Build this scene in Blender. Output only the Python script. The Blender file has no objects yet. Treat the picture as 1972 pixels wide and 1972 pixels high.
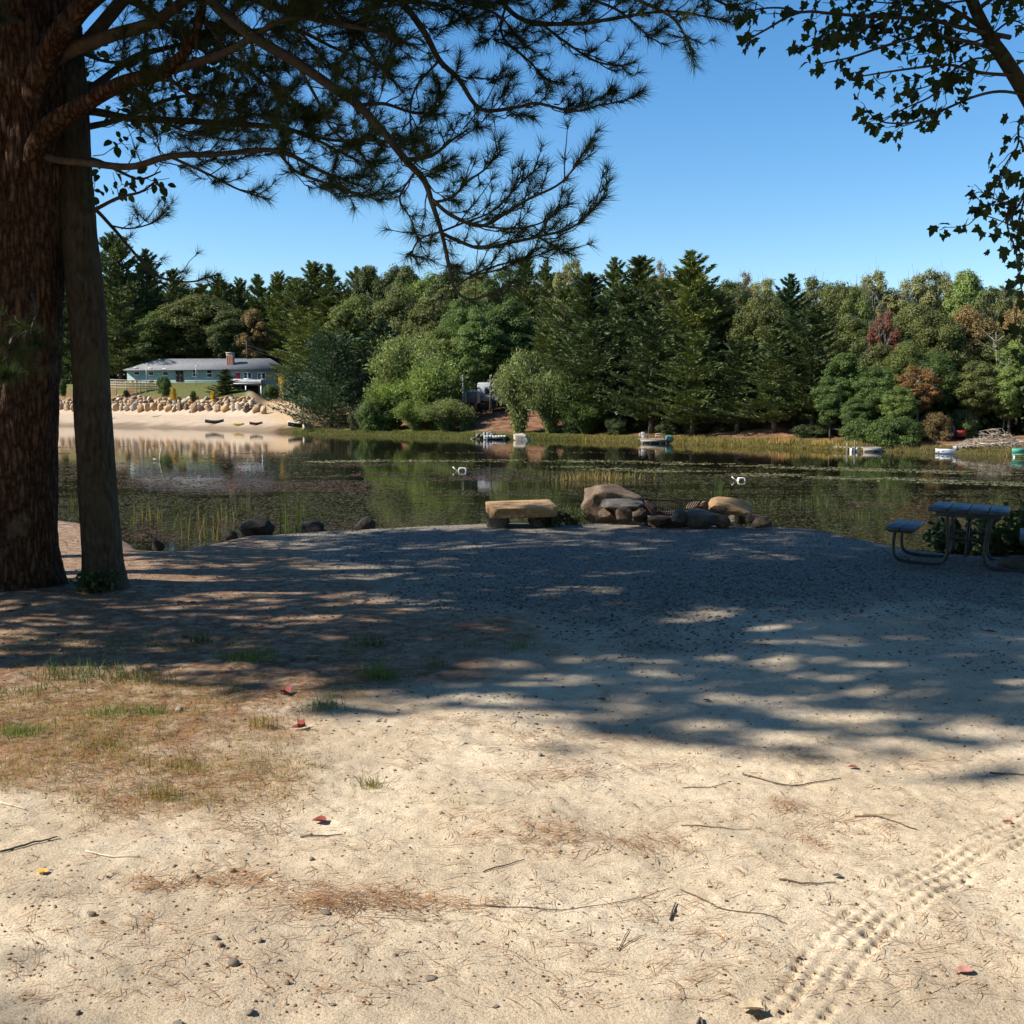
import bpy, math, random
import numpy as np
from mathutils import Vector, Matrix

# ------------------------------------------------------------------ camera, world, sun, exposure
SC = bpy.context.scene
COL = SC.collection
rng = np.random.default_rng(7)
random.seed(7)
F = 2114.0; HC = 3.6; PITCH = math.atan((986 - 783) / F)
cam_d = bpy.data.cameras.new('camera'); cam = bpy.data.objects.new('camera', cam_d); COL.objects.link(cam)
cam_d.sensor_width = 36; cam_d.angle = 2 * math.atan(986 / F); cam_d.clip_start = 0.05; cam_d.clip_end = 5000
cam.location = (0, 0, HC); cam.rotation_euler = (math.pi / 2 - PITCH, 0, 0)
SC.camera = cam
SUN_EL = math.radians(38); SUN_A = math.radians(8)
sdir = Vector((-math.cos(SUN_EL) * math.cos(SUN_A), -math.cos(SUN_EL) * math.sin(SUN_A), math.sin(SUN_EL)))
W = bpy.data.worlds.new('World'); SC.world = W; W.use_nodes = True
nt = W.node_tree; bg = nt.nodes['Background']
sky = nt.nodes.new('ShaderNodeTexSky'); sky.sky_type = 'NISHITA'; sky.sun_disc = False
sky.sun_elevation = SUN_EL; sky.sun_rotation = math.atan2(sdir.x, sdir.y)
sky.air_density = 1.0; sky.dust_density = 0.25; sky.ozone_density = 2.2; sky.altitude = 300
hs = nt.nodes.new('ShaderNodeHueSaturation'); hs.inputs['Saturation'].default_value = 1.32
nt.links.new(sky.outputs[0], hs.inputs['Color']); nt.links.new(hs.outputs[0], bg.inputs[0]); bg.inputs[1].default_value = 0.096
sl = bpy.data.lights.new('sun', 'SUN'); sl.energy = 5.0; sl.angle = math.radians(0.53); sl.color = (1.0, 0.94, 0.84)
sun = bpy.data.objects.new('sun', sl); COL.objects.link(sun)
sun.rotation_euler = sdir.to_track_quat('Z', 'Y').to_euler()
sun.location = (-30, -5, 40)
vs = SC.view_settings; vs.view_transform = 'Standard'; vs.look = 'None'; vs.gamma = 1.0; vs.exposure = 0.9; vs.use_curve_mapping = False
SC.render.engine = 'CYCLES'
cy = SC.cycles
cy.use_denoising = True
try: cy.denoiser = 'OPENIMAGEDENOISE'; cy.denoising_prefilter = 'ACCURATE'
except Exception: pass
cy.max_bounces = 5; cy.diffuse_bounces = 3; cy.glossy_bounces = 3; cy.transmission_bounces = 3; cy.transparent_max_bounces = 6
cy.use_adaptive_sampling = True; cy.adaptive_threshold = 0.015
cy.caustics_reflective = False; cy.caustics_refractive = False

# ------------------------------------------------------------------ pixel helpers (photo pixels, 1972 x 1972)
_cp, _sp = math.cos(PITCH), math.sin(PITCH)
def ray(px, py):
    a = (px - 986) / F; b = (986 - py) / F
    return Vector((a, _cp + b * _sp, -_sp + b * _cp))
def P(px, py, Y):
    r = ray(px, py); t = Y / r.y
    return Vector((r.x * t, Y, HC + r.z * t))
def G(px, py, z):
    r = ray(px, py); t = (z - HC) / r.z
    return Vector((r.x * t, r.y * t, z))

# ------------------------------------------------------------------ numpy noise
def _h(ix, iy, iz, s):
    n = (ix * 374761393 + iy * 668265263 + iz * 2147483647 + s * 974634533) & 0xFFFFFFFF
    n = ((n ^ (n >> 13)) * 1274126177) & 0xFFFFFFFF
    n = (n ^ (n >> 16)) & 0xFFFFFF
    return n / float(0xFFFFFF)
def vn(x, y, z=None, s=0):
    x = np.asarray(x, float); y = np.asarray(y, float)
    z = np.zeros_like(x) if z is None else np.asarray(z, float)
    ix = np.floor(x).astype(np.int64); iy = np.floor(y).astype(np.int64); iz = np.floor(z).astype(np.int64)
    fx = x - ix; fy = y - iy; fz = z - iz
    fx = fx * fx * (3 - 2 * fx); fy = fy * fy * (3 - 2 * fy); fz = fz * fz * (3 - 2 * fz)
    r = 0
    for a in (0, 1):
        wx = fx if a else 1 - fx
        for b in (0, 1):
            wy = fy if b else 1 - fy
            for c in (0, 1):
                wz = fz if c else 1 - fz
                r = r + wx * wy * wz * _h(ix + a, iy + b, iz + c, s)
    return r
def fbm(x, y, z=None, o=4, s=0):
    t = 0; a = 1; n = 0
    x = np.asarray(x, float); y = np.asarray(y, float)
    for i in range(o):
        t = t + a * vn(x * 2 ** i, y * 2 ** i, None if z is None else np.asarray(z) * 2 ** i, s + i); n += a; a *= 0.5
    return t / n
def ss(a, b, x):
    t = np.clip((np.asarray(x, float) - a) / (b - a), 0, 1)
    return t * t * (3 - 2 * t)
def nrm(v):
    return v / np.maximum(np.linalg.norm(v, axis=-1, keepdims=True), 1e-9)

# ------------------------------------------------------------------ mesh helpers
def raw_mesh(name, V, T=None, Q=None, smooth=False, attrs=None):
    V = np.asarray(V, np.float32).reshape(-1, 3)
    T = np.zeros((0, 3), np.int32) if T is None else np.asarray(T, np.int32).reshape(-1, 3)
    Q = np.zeros((0, 4), np.int32) if Q is None else np.asarray(Q, np.int32).reshape(-1, 4)
    m = bpy.data.meshes.new(name)
    m.vertices.add(len(V)); m.vertices.foreach_set('co', V.ravel())
    li = np.concatenate([T.ravel(), Q.ravel()]).astype(np.int32)
    m.loops.add(len(li)); m.loops.foreach_set('vertex_index', li)
    nT, nQ = len(T), len(Q)
    st = np.concatenate([np.arange(nT) * 3, nT * 3 + np.arange(nQ) * 4]).astype(np.int32)
    tot = np.concatenate([np.full(nT, 3), np.full(nQ, 4)]).astype(np.int32)
    m.polygons.add(nT + nQ)
    m.polygons.foreach_set('loop_start', st); m.polygons.foreach_set('loop_total', tot)
    if smooth: m.polygons.foreach_set('use_smooth', np.ones(nT + nQ, bool))
    for k, c in (attrs or {}).items():
        a = m.color_attributes.new(k, 'FLOAT_COLOR', 'POINT')
        c = np.asarray(c, np.float32)
        if c.shape[1] == 3: c = np.concatenate([c, np.ones((len(c), 1), np.float32)], 1)
        a.data.foreach_set('color', c.ravel())
    m.update(); m.validate()
    return m

class MB:
    def __init__(s): s.v = []; s.t = []; s.q = []; s.n = 0
    def add(s, V, T=None, Q=None):
        V = np.asarray(V, float).reshape(-1, 3)
        if T is not None and len(T): s.t.append(np.asarray(T).reshape(-1, 3) + s.n)
        if Q is not None and len(Q): s.q.append(np.asarray(Q).reshape(-1, 4) + s.n)
        s.v.append(V); s.n += len(V); return s
    def box(s, x0, x1, y0, y1, z0, z1, M=None, bev=0):
        if bev:
            b = bev
            V = []
            for z, i in ((z0, b), (z0 + b, 0), (z1 - b, 0), (z1, b)):
                for (x, y) in ((x0 + b + 0, y0 + i), (x1 - b, y0 + i), (x1 - i, y0 + b), (x1 - i, y1 - b), (x1 - b, y1 - i), (x0 + b, y1 - i), (x0 + i, y1 - b), (x0 + i, y0 + b)):
                    V.append((x, y, z))
            Q = []
            for k in range(3):
                for i in range(8):
                    j = (i + 1) % 8; Q.append((k * 8 + i, k * 8 + j, k * 8 + 8 + j, k * 8 + 8 + i))
            T = []
            for i in range(1, 7): T.append((24, 24 + i, 25 + i)); T.append((0, i + 1, i))
            V = np.array(V)
            if M is not None: V = V @ np.array(M.to_3x3()).T + np.array(M.translation)
            return s.add(V, T, Q)
        V = np.array([(x, y, z) for z in (z0, z1) for (x, y) in ((x0, y0), (x1, y0), (x1, y1), (x0, y1))])
        if M is not None: V = V @ np.array(M.to_3x3()).T + np.array(M.translation)
        return s.add(V, None, [(3, 2, 1, 0), (4, 5, 6, 7), (0, 1, 5, 4), (1, 2, 6, 5), (2, 3, 7, 6), (3, 0, 4, 7)])
    def tube(s, pts, rad, sides=6, cap=True):
        V, Q, T = tube_geo(pts, rad, sides, cap); return s.add(V, T, Q)
    def poly(s, pts, tris=None):
        n = len(pts); return s.add(pts, [(0, i, i + 1) for i in range(1, n - 1)] if tris is None else tris)
    def mesh(s, name, smooth=False):
        V = np.concatenate(s.v) if s.v else np.zeros((0, 3))
        return raw_mesh(name, V, np.concatenate(s.t) if s.t else None, np.concatenate(s.q) if s.q else None, smooth)

def tube_geo(pts, rad, sides=6, cap=True):
    p = np.array([tuple(a) for a in pts], float); n = len(p)
    r = np.full(n, rad, float) if np.isscalar(rad) else np.asarray(rad, float)
    t = np.gradient(p, axis=0); t = nrm(t)
    up = np.array((0, 0, 1.0)) if abs(t[0][2]) < 0.9 else np.array((1.0, 0, 0))
    U = np.zeros_like(p); u = nrm(np.cross(t[0], up)[None])[0]
    for i in range(n):
        u = u - t[i] * np.dot(u, t[i]); u = u / max(np.linalg.norm(u), 1e-9); U[i] = u
    Wv = np.cross(t, U)
    an = np.arange(sides) / sides * 2 * np.pi
    V = p[:, None] + r[:, None, None] * (np.cos(an)[None, :, None] * U[:, None] + np.sin(an)[None, :, None] * Wv[:, None])
    V = V.reshape(-1, 3)
    i = np.arange(n - 1)[:, None] * sides; j = np.arange(sides)[None]; k = (j + 1) % sides
    Q = np.stack([i + j, i + k, i + sides + k, i + sides + j], -1).reshape(-1, 4)
    T = []
    if cap:
        b = len(V); V = np.concatenate([V, p[[0, -1]]])
        T = [(b, (a + 1) % sides, a) for a in range(sides)] + [(b + 1, (n - 1) * sides + a, (n - 1) * sides + (a + 1) % sides) for a in range(sides)]
    return V, Q, T

def spline(pts, n):
    p = np.array([tuple(a) for a in pts], float); m = len(p)
    if m < 3:
        t = np.linspace(0, 1, n)[:, None]; return p[0] * (1 - t) + p[-1] * t
    e = np.concatenate([[2 * p[0] - p[1]], p, [2 * p[-1] - p[-2]]])
    u = np.linspace(0, m - 1 - 1e-6, n); i = u.astype(int); f = (u - i)[:, None]
    a, b, c, d = e[i], e[i + 1], e[i + 2], e[i + 3]
    return 0.5 * (2 * b + (c - a) * f + (2 * a - 5 * b + 4 * c - d) * f ** 2 + (3 * b - a - 3 * c + d) * f ** 3)

def link(name, data, mat=None, parent=None, loc=None, world=False):
    o = bpy.data.objects.new(name, data); COL.objects.link(o)
    if mat is not None and data is not None and not data.materials: data.materials.append(mat)
    if parent is not None:
        o.parent = parent
        if world: o.matrix_parent_inverse = Matrix.Translation(-parent.location)
    if loc is not None: o.location = loc
    return o
def tag(o, label=None, cat=None, group=None, kind=None):
    if label: o['label'] = label
    if cat: o['category'] = cat
    if group: o['group'] = group
    if kind: o['kind'] = kind
    return o
def empty(name, loc, rz=0, label=None, cat=None, group=None):
    o = bpy.data.objects.new(name, None); COL.objects.link(o); o.location = loc; o.rotation_euler = (0, 0, rz)
    o.empty_display_size = 0.1
    return tag(o, label, cat, group)

# ------------------------------------------------------------------ materials
def _new(name):
    m = bpy.data.materials.new(name); m.use_nodes = True
    n = m.node_tree; b = n.nodes['Principled BSDF']
    return m, n, b
def N(n, t, **kw):
    x = n.nodes.new(t)
    for k, v in kw.items(): setattr(x, k, v)
    return x
def noise(n, co, scale, detail=4, rough=0.6, out='Fac'):
    x = N(n, 'ShaderNodeTexNoise'); x.inputs['Scale'].default_value = scale; x.inputs['Detail'].default_value = detail; x.inputs['Roughness'].default_value = rough
    if co is not None: n.links.new(co, x.inputs['Vector'])
    return x.outputs[out]
def ramp(n, fac, stops):
    r = N(n, 'ShaderNodeValToRGB'); e = r.color_ramp.elements
    while len(e) < len(stops): e.new(0.5)
    for i, (p, c) in enumerate(stops):
        e[i].position = p; e[i].color = (*c, 1) if len(c) == 3 else c
    n.links.new(fac, r.inputs[0]); return r.outputs[0]
def mix(n, fac, a, b, mode='MIX'):
    m = N(n, 'ShaderNodeMix', data_type='RGBA', blend_type=mode)
    for s, v in ((m.inputs[0], fac), (m.inputs[6], a), (m.inputs[7], b)):
        if hasattr(v, 'is_linked') or isinstance(v, bpy.types.NodeSocket): n.links.new(v, s)
        elif isinstance(v, (int, float)): s.default_value = v
        else: s.default_value = (*v, 1) if len(v) == 3 else v
    return m.outputs[2]
def mmath(n, op, a, b=None):
    m = N(n, 'ShaderNodeMath', operation=op)
    for s, v in ((m.inputs[0], a), (m.inputs[1], b)):
        if v is None: continue
        if isinstance(v, (int, float)): s.default_value = v
        else: n.links.new(v, s)
    return m.outputs[0]
def bump(n, b, h, strength, dist=0.01):
    x = N(n, 'ShaderNodeBump'); x.inputs['Strength'].default_value = strength; x.inputs['Distance'].default_value = dist
    n.links.new(h, x.inputs['Height']); n.links.new(x.outputs[0], b.inputs['Normal']); return x
def coords(n, world=True):
    if world: return N(n, 'ShaderNodeNewGeometry').outputs['Position']
    return N(n, 'ShaderNodeTexCoord').outputs['Object']
def M_noise(name, stops, scale=3, rough=0.8, bmp=0.3, bscale=None, bdist=0.01, stretch=None, world=False, spec=0.3, metal=0, detail=5):
    m, n, b = _new(name)
    co = coords(n, world)
    if stretch:
        mp = N(n, 'ShaderNodeMapping'); mp.inputs['Scale'].default_value = stretch; n.links.new(co, mp.inputs[0]); co = mp.outputs[0]
    f = noise(n, co, scale, detail)
    n.links.new(ramp(n, f, stops), b.inputs['Base Color'])
    b.inputs['Roughness'].default_value = rough; b.inputs['Specular IOR Level'].default_value = spec; b.inputs['Metallic'].default_value = metal
    if bmp: bump(n, b, noise(n, co, bscale or scale * 3, 5), bmp, bdist)
    return m
def M_plain(name, c, rough=0.6, var=0.15, scale=4, bmp=0.05, spec=0.3, metal=0):
    c = np.array(c)
    return M_noise(name, [(0.3, tuple(c * (1 - var))), (0.7, tuple(np.minimum(c * (1 + var), 1)))], scale, rough, bmp, spec=spec, metal=metal)
def M_leaf(name, color=None, var=0.35, trans=0.35, scale=0.6, world=False, hue2=None, rough=0.6, spec=0.25):
    m, n, b = _new(name)
    oi = N(n, 'ShaderNodeObjectInfo')
    co = coords(n, world)
    f = noise(n, co, scale, 3)
    f2 = noise(n, co, scale * 6, 2)
    base = oi.outputs['Color'] if color is None else None
    if base is None:
        c = N(n, 'ShaderNodeRGB'); c.outputs[0].default_value = (*color, 1); base = c.outputs[0]
    br = ramp(n, f, [(0.3, (1 - var,) * 3), (0.7, (1 + var,) * 3)])
    col = mix(n, 1.0, base, br, 'MULTIPLY')
    if hue2 is not None: col = mix(n, ramp(n, f2, [(0.52, (0, 0, 0)), (0.72, (0.7,) * 3)]), col, hue2)
    else:
        yel = mix(n, 1.0, col, (1.35, 1.1, 0.7), 'MULTIPLY')
        col = mix(n, ramp(n, f2, [(0.45, (0, 0, 0)), (0.7, (0.8,) * 3)]), col, yel)
    n.links.new(col, b.inputs['Base Color']); b.inputs['Roughness'].default_value = rough; b.inputs['Specular IOR Level'].default_value = spec
    tr = N(n, 'ShaderNodeBsdfTranslucent'); n.links.new(mix(n, 1.0, col, (1.2, 1.25, 0.6), 'MULTIPLY'), tr.inputs[0])
    ms = N(n, 'ShaderNodeMixShader'); ms.inputs[0].default_value = trans
    n.links.new(b.outputs[0], ms.inputs[1]); n.links.new(tr.outputs[0], ms.inputs[2])
    n.links.new(ms.outputs[0], n.nodes['Material Output'].inputs[0])
    return m

MT = {}
MT['leaf'] = M_leaf('tree_leaves', None, 0.35, 0.3, 0.35)
MT['pine'] = M_leaf('far_pine_needles', None, 0.4, 0.15, 0.4, rough=0.55)
MT['needle'] = M_leaf('pine_needles', (0.055, 0.085, 0.032), 0.4, 0.35, 1.2, world=True)
MT['maple'] = M_leaf('maple_leaves', (0.05, 0.072, 0.022), 0.6, 0.45, 2.0, world=True, hue2=(0.13, 0.09, 0.025))
MT['broad'] = M_leaf('broad_leaves', (0.035, 0.065, 0.022), 0.4, 0.3, 1.5, world=True)
MT['grass'] = M_leaf('grass_blades', None, 0.35, 0.35, 6.0)
MT['reed'] = M_leaf('reed_blades', None, 0.4, 0.35, 2.0)
MT['bark_far'] = M_noise('far_bark', [(0.3, (0.05, 0.04, 0.032)), (0.7, (0.14, 0.115, 0.09))], 2, 0.9, 0.3)
MT['bark_pale'] = M_noise('pale_bark', [(0.35, (0.11, 0.1, 0.088)), (0.65, (0.27, 0.25, 0.225))], 3, 0.85, 0.2)
def bark_pine():
    m, n, b = _new('pine_bark'); co = coords(n, False)
    mp = N(n, 'ShaderNodeMapping'); mp.inputs['Scale'].default_value = (10, 10, 1.9); n.links.new(co, mp.inputs[0])
    v = N(n, 'ShaderNodeTexVoronoi'); v.feature = 'DISTANCE_TO_EDGE'; v.inputs['Scale'].default_value = 2.3
    wrp = mix(n, 0.7, mp.outputs[0], noise(n, mp.outputs[0], 1.3, 4, 0.7, out='Color'), 'ADD')
    n.links.new(wrp, v.inputs['Vector'])
    f = noise(n, co, 22, 5)
    c1 = ramp(n, v.outputs['Distance'], [(0.0, (0.035, 0.021, 0.015)), (0.12, (0.075, 0.045, 0.03)), (0.35, (0.12, 0.076, 0.052))])
    col = mix(n, 0.8, c1, ramp(n, f, [(0.3, (0.4,) * 3), (0.7, (1.6, 1.5, 1.4))]), 'MULTIPLY')
    lich = ramp(n, noise(n, co, 3.5, 5), [(0.58, (0, 0, 0)), (0.7, (0.5,) * 3)])
    col = mix(n, lich, col, (0.2, 0.17, 0.13))
    n.links.new(col, b.inputs['Base Color']); b.inputs['Roughness'].default_value = 0.95; b.inputs['Specular IOR Level'].default_value = 0.1
    h = mmath(n, 'ADD', mmath(n, 'MULTIPLY', f, 0.6), mmath(n, 'MINIMUM', mmath(n, 'MULTIPLY', v.outputs['Distance'], 4.0), 1.0))
    bump(n, b, h, 0.75, 0.03); return m
MT['bark_pine'] = bark_pine()
def bark_maple():
    m, n, b = _new('hardwood_bark'); co = coords(n, False)
    mp = N(n, 'ShaderNodeMapping'); mp.inputs['Scale'].default_value = (16, 16, 4.5); n.links.new(co, mp.inputs[0])
    f = noise(n, mp.outputs[0], 2.0, 6, 0.65); g = noise(n, co, 3.0, 4)
    col = ramp(n, f, [(0.3, (0.028, 0.022, 0.016)), (0.55, (0.07, 0.058, 0.04)), (0.75, (0.125, 0.105, 0.075))])
    col = mix(n, ramp(n, g, [(0.5, (0, 0, 0)), (0.7, (0.6,) * 3)]), col, (0.085, 0.085, 0.05))
    n.links.new(col, b.inputs['Base Color']); b.inputs['Roughness'].default_value = 0.9; b.inputs['Specular IOR Level'].default_value = 0.15
    bump(n, b, f, 0.9, 0.03); return m
MT['bark_hard'] = bark_maple()
MT['twig'] = M_noise('twig_bark', [(0.3, (0.06, 0.045, 0.035)), (0.7, (0.13, 0.1, 0.075))], 12, 0.9, 0.2)
MT['limb'] = M_noise('limb_bark', [(0.3, (0.045, 0.035, 0.027)), (0.55, (0.085, 0.068, 0.05)), (0.75, (0.14, 0.115, 0.085))], 9, 0.9, 0.5, 25, stretch=(1, 1, 1))
def rockmat(name, a, b_, c, sc=2.5, bm=0.7):
    m, n, b = _new(name); co = coords(n, False)
    f = noise(n, co, sc, 8, 0.65); g = noise(n, co, sc * 7, 6, 0.75); k = noise(n, co, sc * 0.5, 3)
    col = ramp(n, f, [(0.28, a), (0.5, b_), (0.72, c)])
    col = mix(n, 0.7, col, ramp(n, g, [(0.35, (0.45, 0.43, 0.42)), (0.52, (1, 1, 1)), (0.7, (1.25, 1.24, 1.2))]), 'MULTIPLY')
    col = mix(n, ramp(n, k, [(0.5, (0, 0, 0)), (0.7, (0.45,) * 3)]), col, mix(n, 1.0, col, (0.55, 0.6, 0.6), 'MULTIPLY'))
    n.links.new(col, b.inputs['Base Color']); b.inputs['Roughness'].default_value = 0.92; b.inputs['Specular IOR Level'].default_value = 0.12
    bump(n, b, mmath(n, 'ADD', f, mmath(n, 'MULTIPLY', g, 0.6)), bm, 0.12); return m
MT['rock_tan'] = rockmat('tan_rock', (0.30, 0.20, 0.12), (0.46, 0.33, 0.21), (0.55, 0.43, 0.30))
MT['rock_orange'] = rockmat('orange_sandstone', (0.34, 0.20, 0.10), (0.48, 0.30, 0.15), (0.56, 0.38, 0.22), 3)
MT['rock_grey'] = rockmat('grey_rock', (0.09, 0.082, 0.072), (0.155, 0.14, 0.125), (0.23, 0.21, 0.19))
MT['rock_brown'] = rockmat('brown_rock', (0.10, 0.068, 0.046), (0.18, 0.125, 0.085), (0.27, 0.20, 0.145))
MT['rock_shaded'] = rockmat('shaded_rock', (0.03, 0.027, 0.024), (0.055, 0.05, 0.045), (0.09, 0.082, 0.074))  # darker copy of the grey rock: shade on the bank put into colour
MT['rock_pale'] = rockmat('pale_rock', (0.36, 0.29, 0.21), (0.50, 0.42, 0.32), (0.6, 0.53, 0.43))
def wood(name, c, ax='y'):
    st = {'x': (1, 12, 12), 'y': (12, 1, 12), 'z': (12, 12, 1)}[ax]; c = np.array(c)
    return M_noise(name, [(0.3, tuple(c * 0.65)), (0.7, tuple(c * 1.3))], 2.2, 0.75, 0.3, 6, 0.01, stretch=st)
MT['table_wood'] = M_noise('weathered_table_paint', [(0.3, (0.034, 0.044, 0.058)), (0.7, (0.07, 0.083, 0.102))], 5, 0.55, 0.3, 14, 0.01, stretch=(8, 1, 8), spec=0.4)
MT['steel_dark'] = M_plain('dark_steel_tube', (0.035, 0.035, 0.036), 0.5, 0.3, 20, 0.1, 0.5, 0.3)
MT['rust'] = M_noise('rusty_iron', [(0.3, (0.022, 0.016, 0.014)), (0.7, (0.07, 0.04, 0.03))], 14, 0.85, 0.4)
MT['deck_wood'] = wood('weathered_deck_wood', (0.36, 0.29, 0.21), 'x')
MT['grey_wood'] = wood('grey_dock_wood', (0.30, 0.27, 0.24), 'x')
MT['pink_wood'] = wood('pinkish_dock_wood', (0.42, 0.29, 0.24), 'x')
MT['white'] = M_plain('white_paint', (0.75, 0.74, 0.70), 0.5, 0.07)
MT['teal'] = M_noise('teal_siding', [(0.3, (0.22, 0.32, 0.29)), (0.7, (0.28, 0.38, 0.345))], 0.8, 0.7, 0.1)
MT['roof'] = M_noise('grey_shingle_roof', [(0.3, (0.12, 0.123, 0.128)), (0.7, (0.175, 0.178, 0.183))], 1.6, 0.9, 0.3, 12)
MT['brick'] = M_noise('red_brick', [(0.35, (0.25, 0.10, 0.07)), (0.65, (0.38, 0.17, 0.12))], 6, 0.9, 0.3)
MT['mortar'] = M_plain('mortar', (0.42, 0.38, 0.34), 0.9)
MT['glass'] = M_plain('dark_window_glass', (0.02, 0.025, 0.03), 0.08, 0.2, 1, 0, 0.8)
MT['red_door'] = M_plain('red_door_paint', (0.45, 0.04, 0.07), 0.5)
MT['brown_door'] = M_plain('brown_door_paint', (0.13, 0.06, 0.05), 0.5)
MT['dark'] = M_plain('dark_void', (0.03, 0.028, 0.025), 0.9)
MT['yellow_plastic'] = M_plain('yellow_plastic', (0.65, 0.5, 0.06), 0.4)
MT['brown_plastic'] = M_plain('maroon_plastic', (0.10, 0.035, 0.03), 0.4)
MT['black_plastic'] = M_plain('dark_green_plastic', (0.025, 0.035, 0.03), 0.4)
MT['grey_plastic'] = M_plain('grey_plastic', (0.3, 0.3, 0.3), 0.5)
MT['green_plastic'] = M_plain('green_canvas', (0.06, 0.3, 0.22), 0.6)
MT['red_plastic'] = M_plain('red_plastic', (0.4, 0.05, 0.03), 0.5)
MT['orange_plastic'] = M_plain('orange_plastic', (0.75, 0.12, 0.03), 0.5)
MT['purple'] = M_plain('purple_tarp', (0.14, 0.05, 0.22), 0.6)
MT['trailer'] = M_plain('greyed_trailer_metal', (0.34, 0.35, 0.36), 0.5, 0.1)  # white trailer body toned down to an even grey
MT['white_metal'] = M_plain('white_metal', (0.7, 0.71, 0.72), 0.35, 0.05)
MT['galv'] = M_plain('galvanised_metal', (0.35, 0.35, 0.36), 0.5, 0.1, metal=0.4)
MT['deadwood'] = M_noise('bleached_wood', [(0.3, (0.4, 0.34, 0.25)), (0.7, (0.62, 0.56, 0.45))], 8, 0.85, 0.3)
MT['foam'] = M_plain('white_foam', (0.72, 0.69, 0.6), 0.7, 0.12, 8)
MT['drygrass'] = M_leaf('dry_needles', (0.28, 0.14, 0.06), 0.5, 0.1, 5.0, world=True, hue2=(0.42, 0.27, 0.13))
MT['straw'] = M_leaf('straw', (0.42, 0.33, 0.16), 0.3, 0.1, 5.0, world=True)
MT['redleaf'] = M_plain('dead_red_leaf', (0.22, 0.05, 0.035), 0.7, 0.3, 30, 0.3)
MT['pinkleaf'] = M_plain('faded_pink_leaf', (0.42, 0.2, 0.15), 0.7, 0.3, 30, 0.3)
MT['yellowleaf'] = M_plain('yellow_leaf', (0.6, 0.33, 0.05), 0.7, 0.2, 30, 0.3)
MT['tanleaf'] = M_plain('curled_tan_leaf', (0.42, 0.33, 0.22), 0.7, 0.3, 30, 0.3)

# ------------------------------------------------------------------ ground, shore and far terrain
ZG = 2.0
_e = [(-900, 985), (-200, 985), (60, 990), (150, 1000), (205, 1022), (245, 1050), (340, 1056), (420, 1042), (490, 1027), (600, 1021), (700, 1015), (820, 1009), (950, 1003), (1170, 1004), (1300, 1007), (1480, 1011), (1560, 1017), (1620, 1029), (1720, 1046), (1800, 1054), (1972, 1068), (2300, 1085)]
_ep = [G(a, b, ZG) for a, b in _e]
EX = np.array([p.x for p in _ep]); EY = np.array([p.y for p in _ep])
_o = np.argsort(EX); EX = EX[_o]; EY = EY[_o]
def y_edge(x): return np.interp(x, EX, EY)
_tt = [G(1460, 2010, ZG), G(1545, 1925, ZG), G(1600, 1840, ZG), G(1670, 1770, ZG), G(1760, 1715, ZG), G(1860, 1660, ZG), G(1990, 1595, ZG), G(2200, 1500, ZG)]
TP = spline(_tt, 160)
def track(x, y):
    z = np.zeros_like(x); sel = (x > 0.6) & (x < 4) & (y < 5.2) & (y > 2)
    if not sel.any(): return z
    xs, ys = x[sel], y[sel]
    T = TP[:, :2]; tg = nrm(np.gradient(T, axis=0)); S = np.concatenate([[0], np.cumsum(np.linalg.norm(np.diff(T, axis=0), axis=1))])
    best = np.full(len(xs), 9.0); u = np.zeros(len(xs)); s = np.zeros(len(xs))
    for i in range(len(T)):
        dx = xs - T[i, 0]; dy = ys - T[i, 1]; d = dx * dx + dy * dy
        k = d < best; best[k] = d[k]
        u[k] = (-dx[k] * tg[i, 1] + dy[k] * tg[i, 0]); s[k] = S[i] + dx[k] * tg[i, 0] + dy[k] * tg[i, 1]
    w = ss(0.12, 0.095, np.abs(u))
    wob = 0.012 * (vn(s * 9, u * 0 + 3, s=3) - 0.5)
    h = np.zeros_like(u)
    for k, u0 in enumerate((-0.075, -0.025, 0.025, 0.075)):
        g = np.exp(-((u - u0 - wob) / 0.0115) ** 2)
        chunk = 0.5 + 0.5 * np.sin((s + (k % 2) * 0.025 + 0.4 * np.abs(u - u0)) * 2 * np.pi / 0.05 + 5 * vn(s * 6, u * 0 + k, s=17))
        h -= g * (0.001 + 0.017 * ss(0.25, 0.8, chunk)) * (1.15 * ss(.15, .6, vn(s * 8, u * 0 + k * 9.1, s=11))) * (.5 + vn(s * 40, u * 60, s=14))
    for u0 in (-0.05, 0.0, 0.05, 0.1, -0.1):
        h += 0.004 * np.exp(-((u - u0) / 0.012) ** 2) * (0.4 + vn(s * 25, u * 40, s=5))
    gap = 1 - 0.9 * (np.exp(-((s - 1.0) / 0.07) ** 2))
    z[sel] = h * w * gap * ss(0.06, 0.2, s)
    return z
def zones(x, y):
    n1 = fbm(x * 0.9, y * 0.9, o=4, s=21); n2 = fbm(x * 3.1, y * 3.1, o=3, s=31)
    nn = (n1 - 0.5) * 3.4 + (n2 - 0.5) * 1.5
    xl = np.interp(y, [2.6, 3.6, 4.4, 5.2, 6.0, 7.5, 9, 12, 14], [-4.2, -2.9, -1.7, -1.0, -0.55, 0.0, -0.6, -2.2, -3.4])
    lit = ss(0.6, -0.7, x - xl + nn * 0.65)
    grv_shade = ss(5.9, 9.0, y + nn * 1.1 - 0.15 * x) * (1 - 0.8 * lit)  # gravel zone, also drawn nearer to darken the shaded sand
    peb = ss(3.0, 2.2, y + (x + 1.5) * 0.5 + nn * 0.4) * ss(1.2, 0, x)
    return lit, grv_shade, peb
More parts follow.
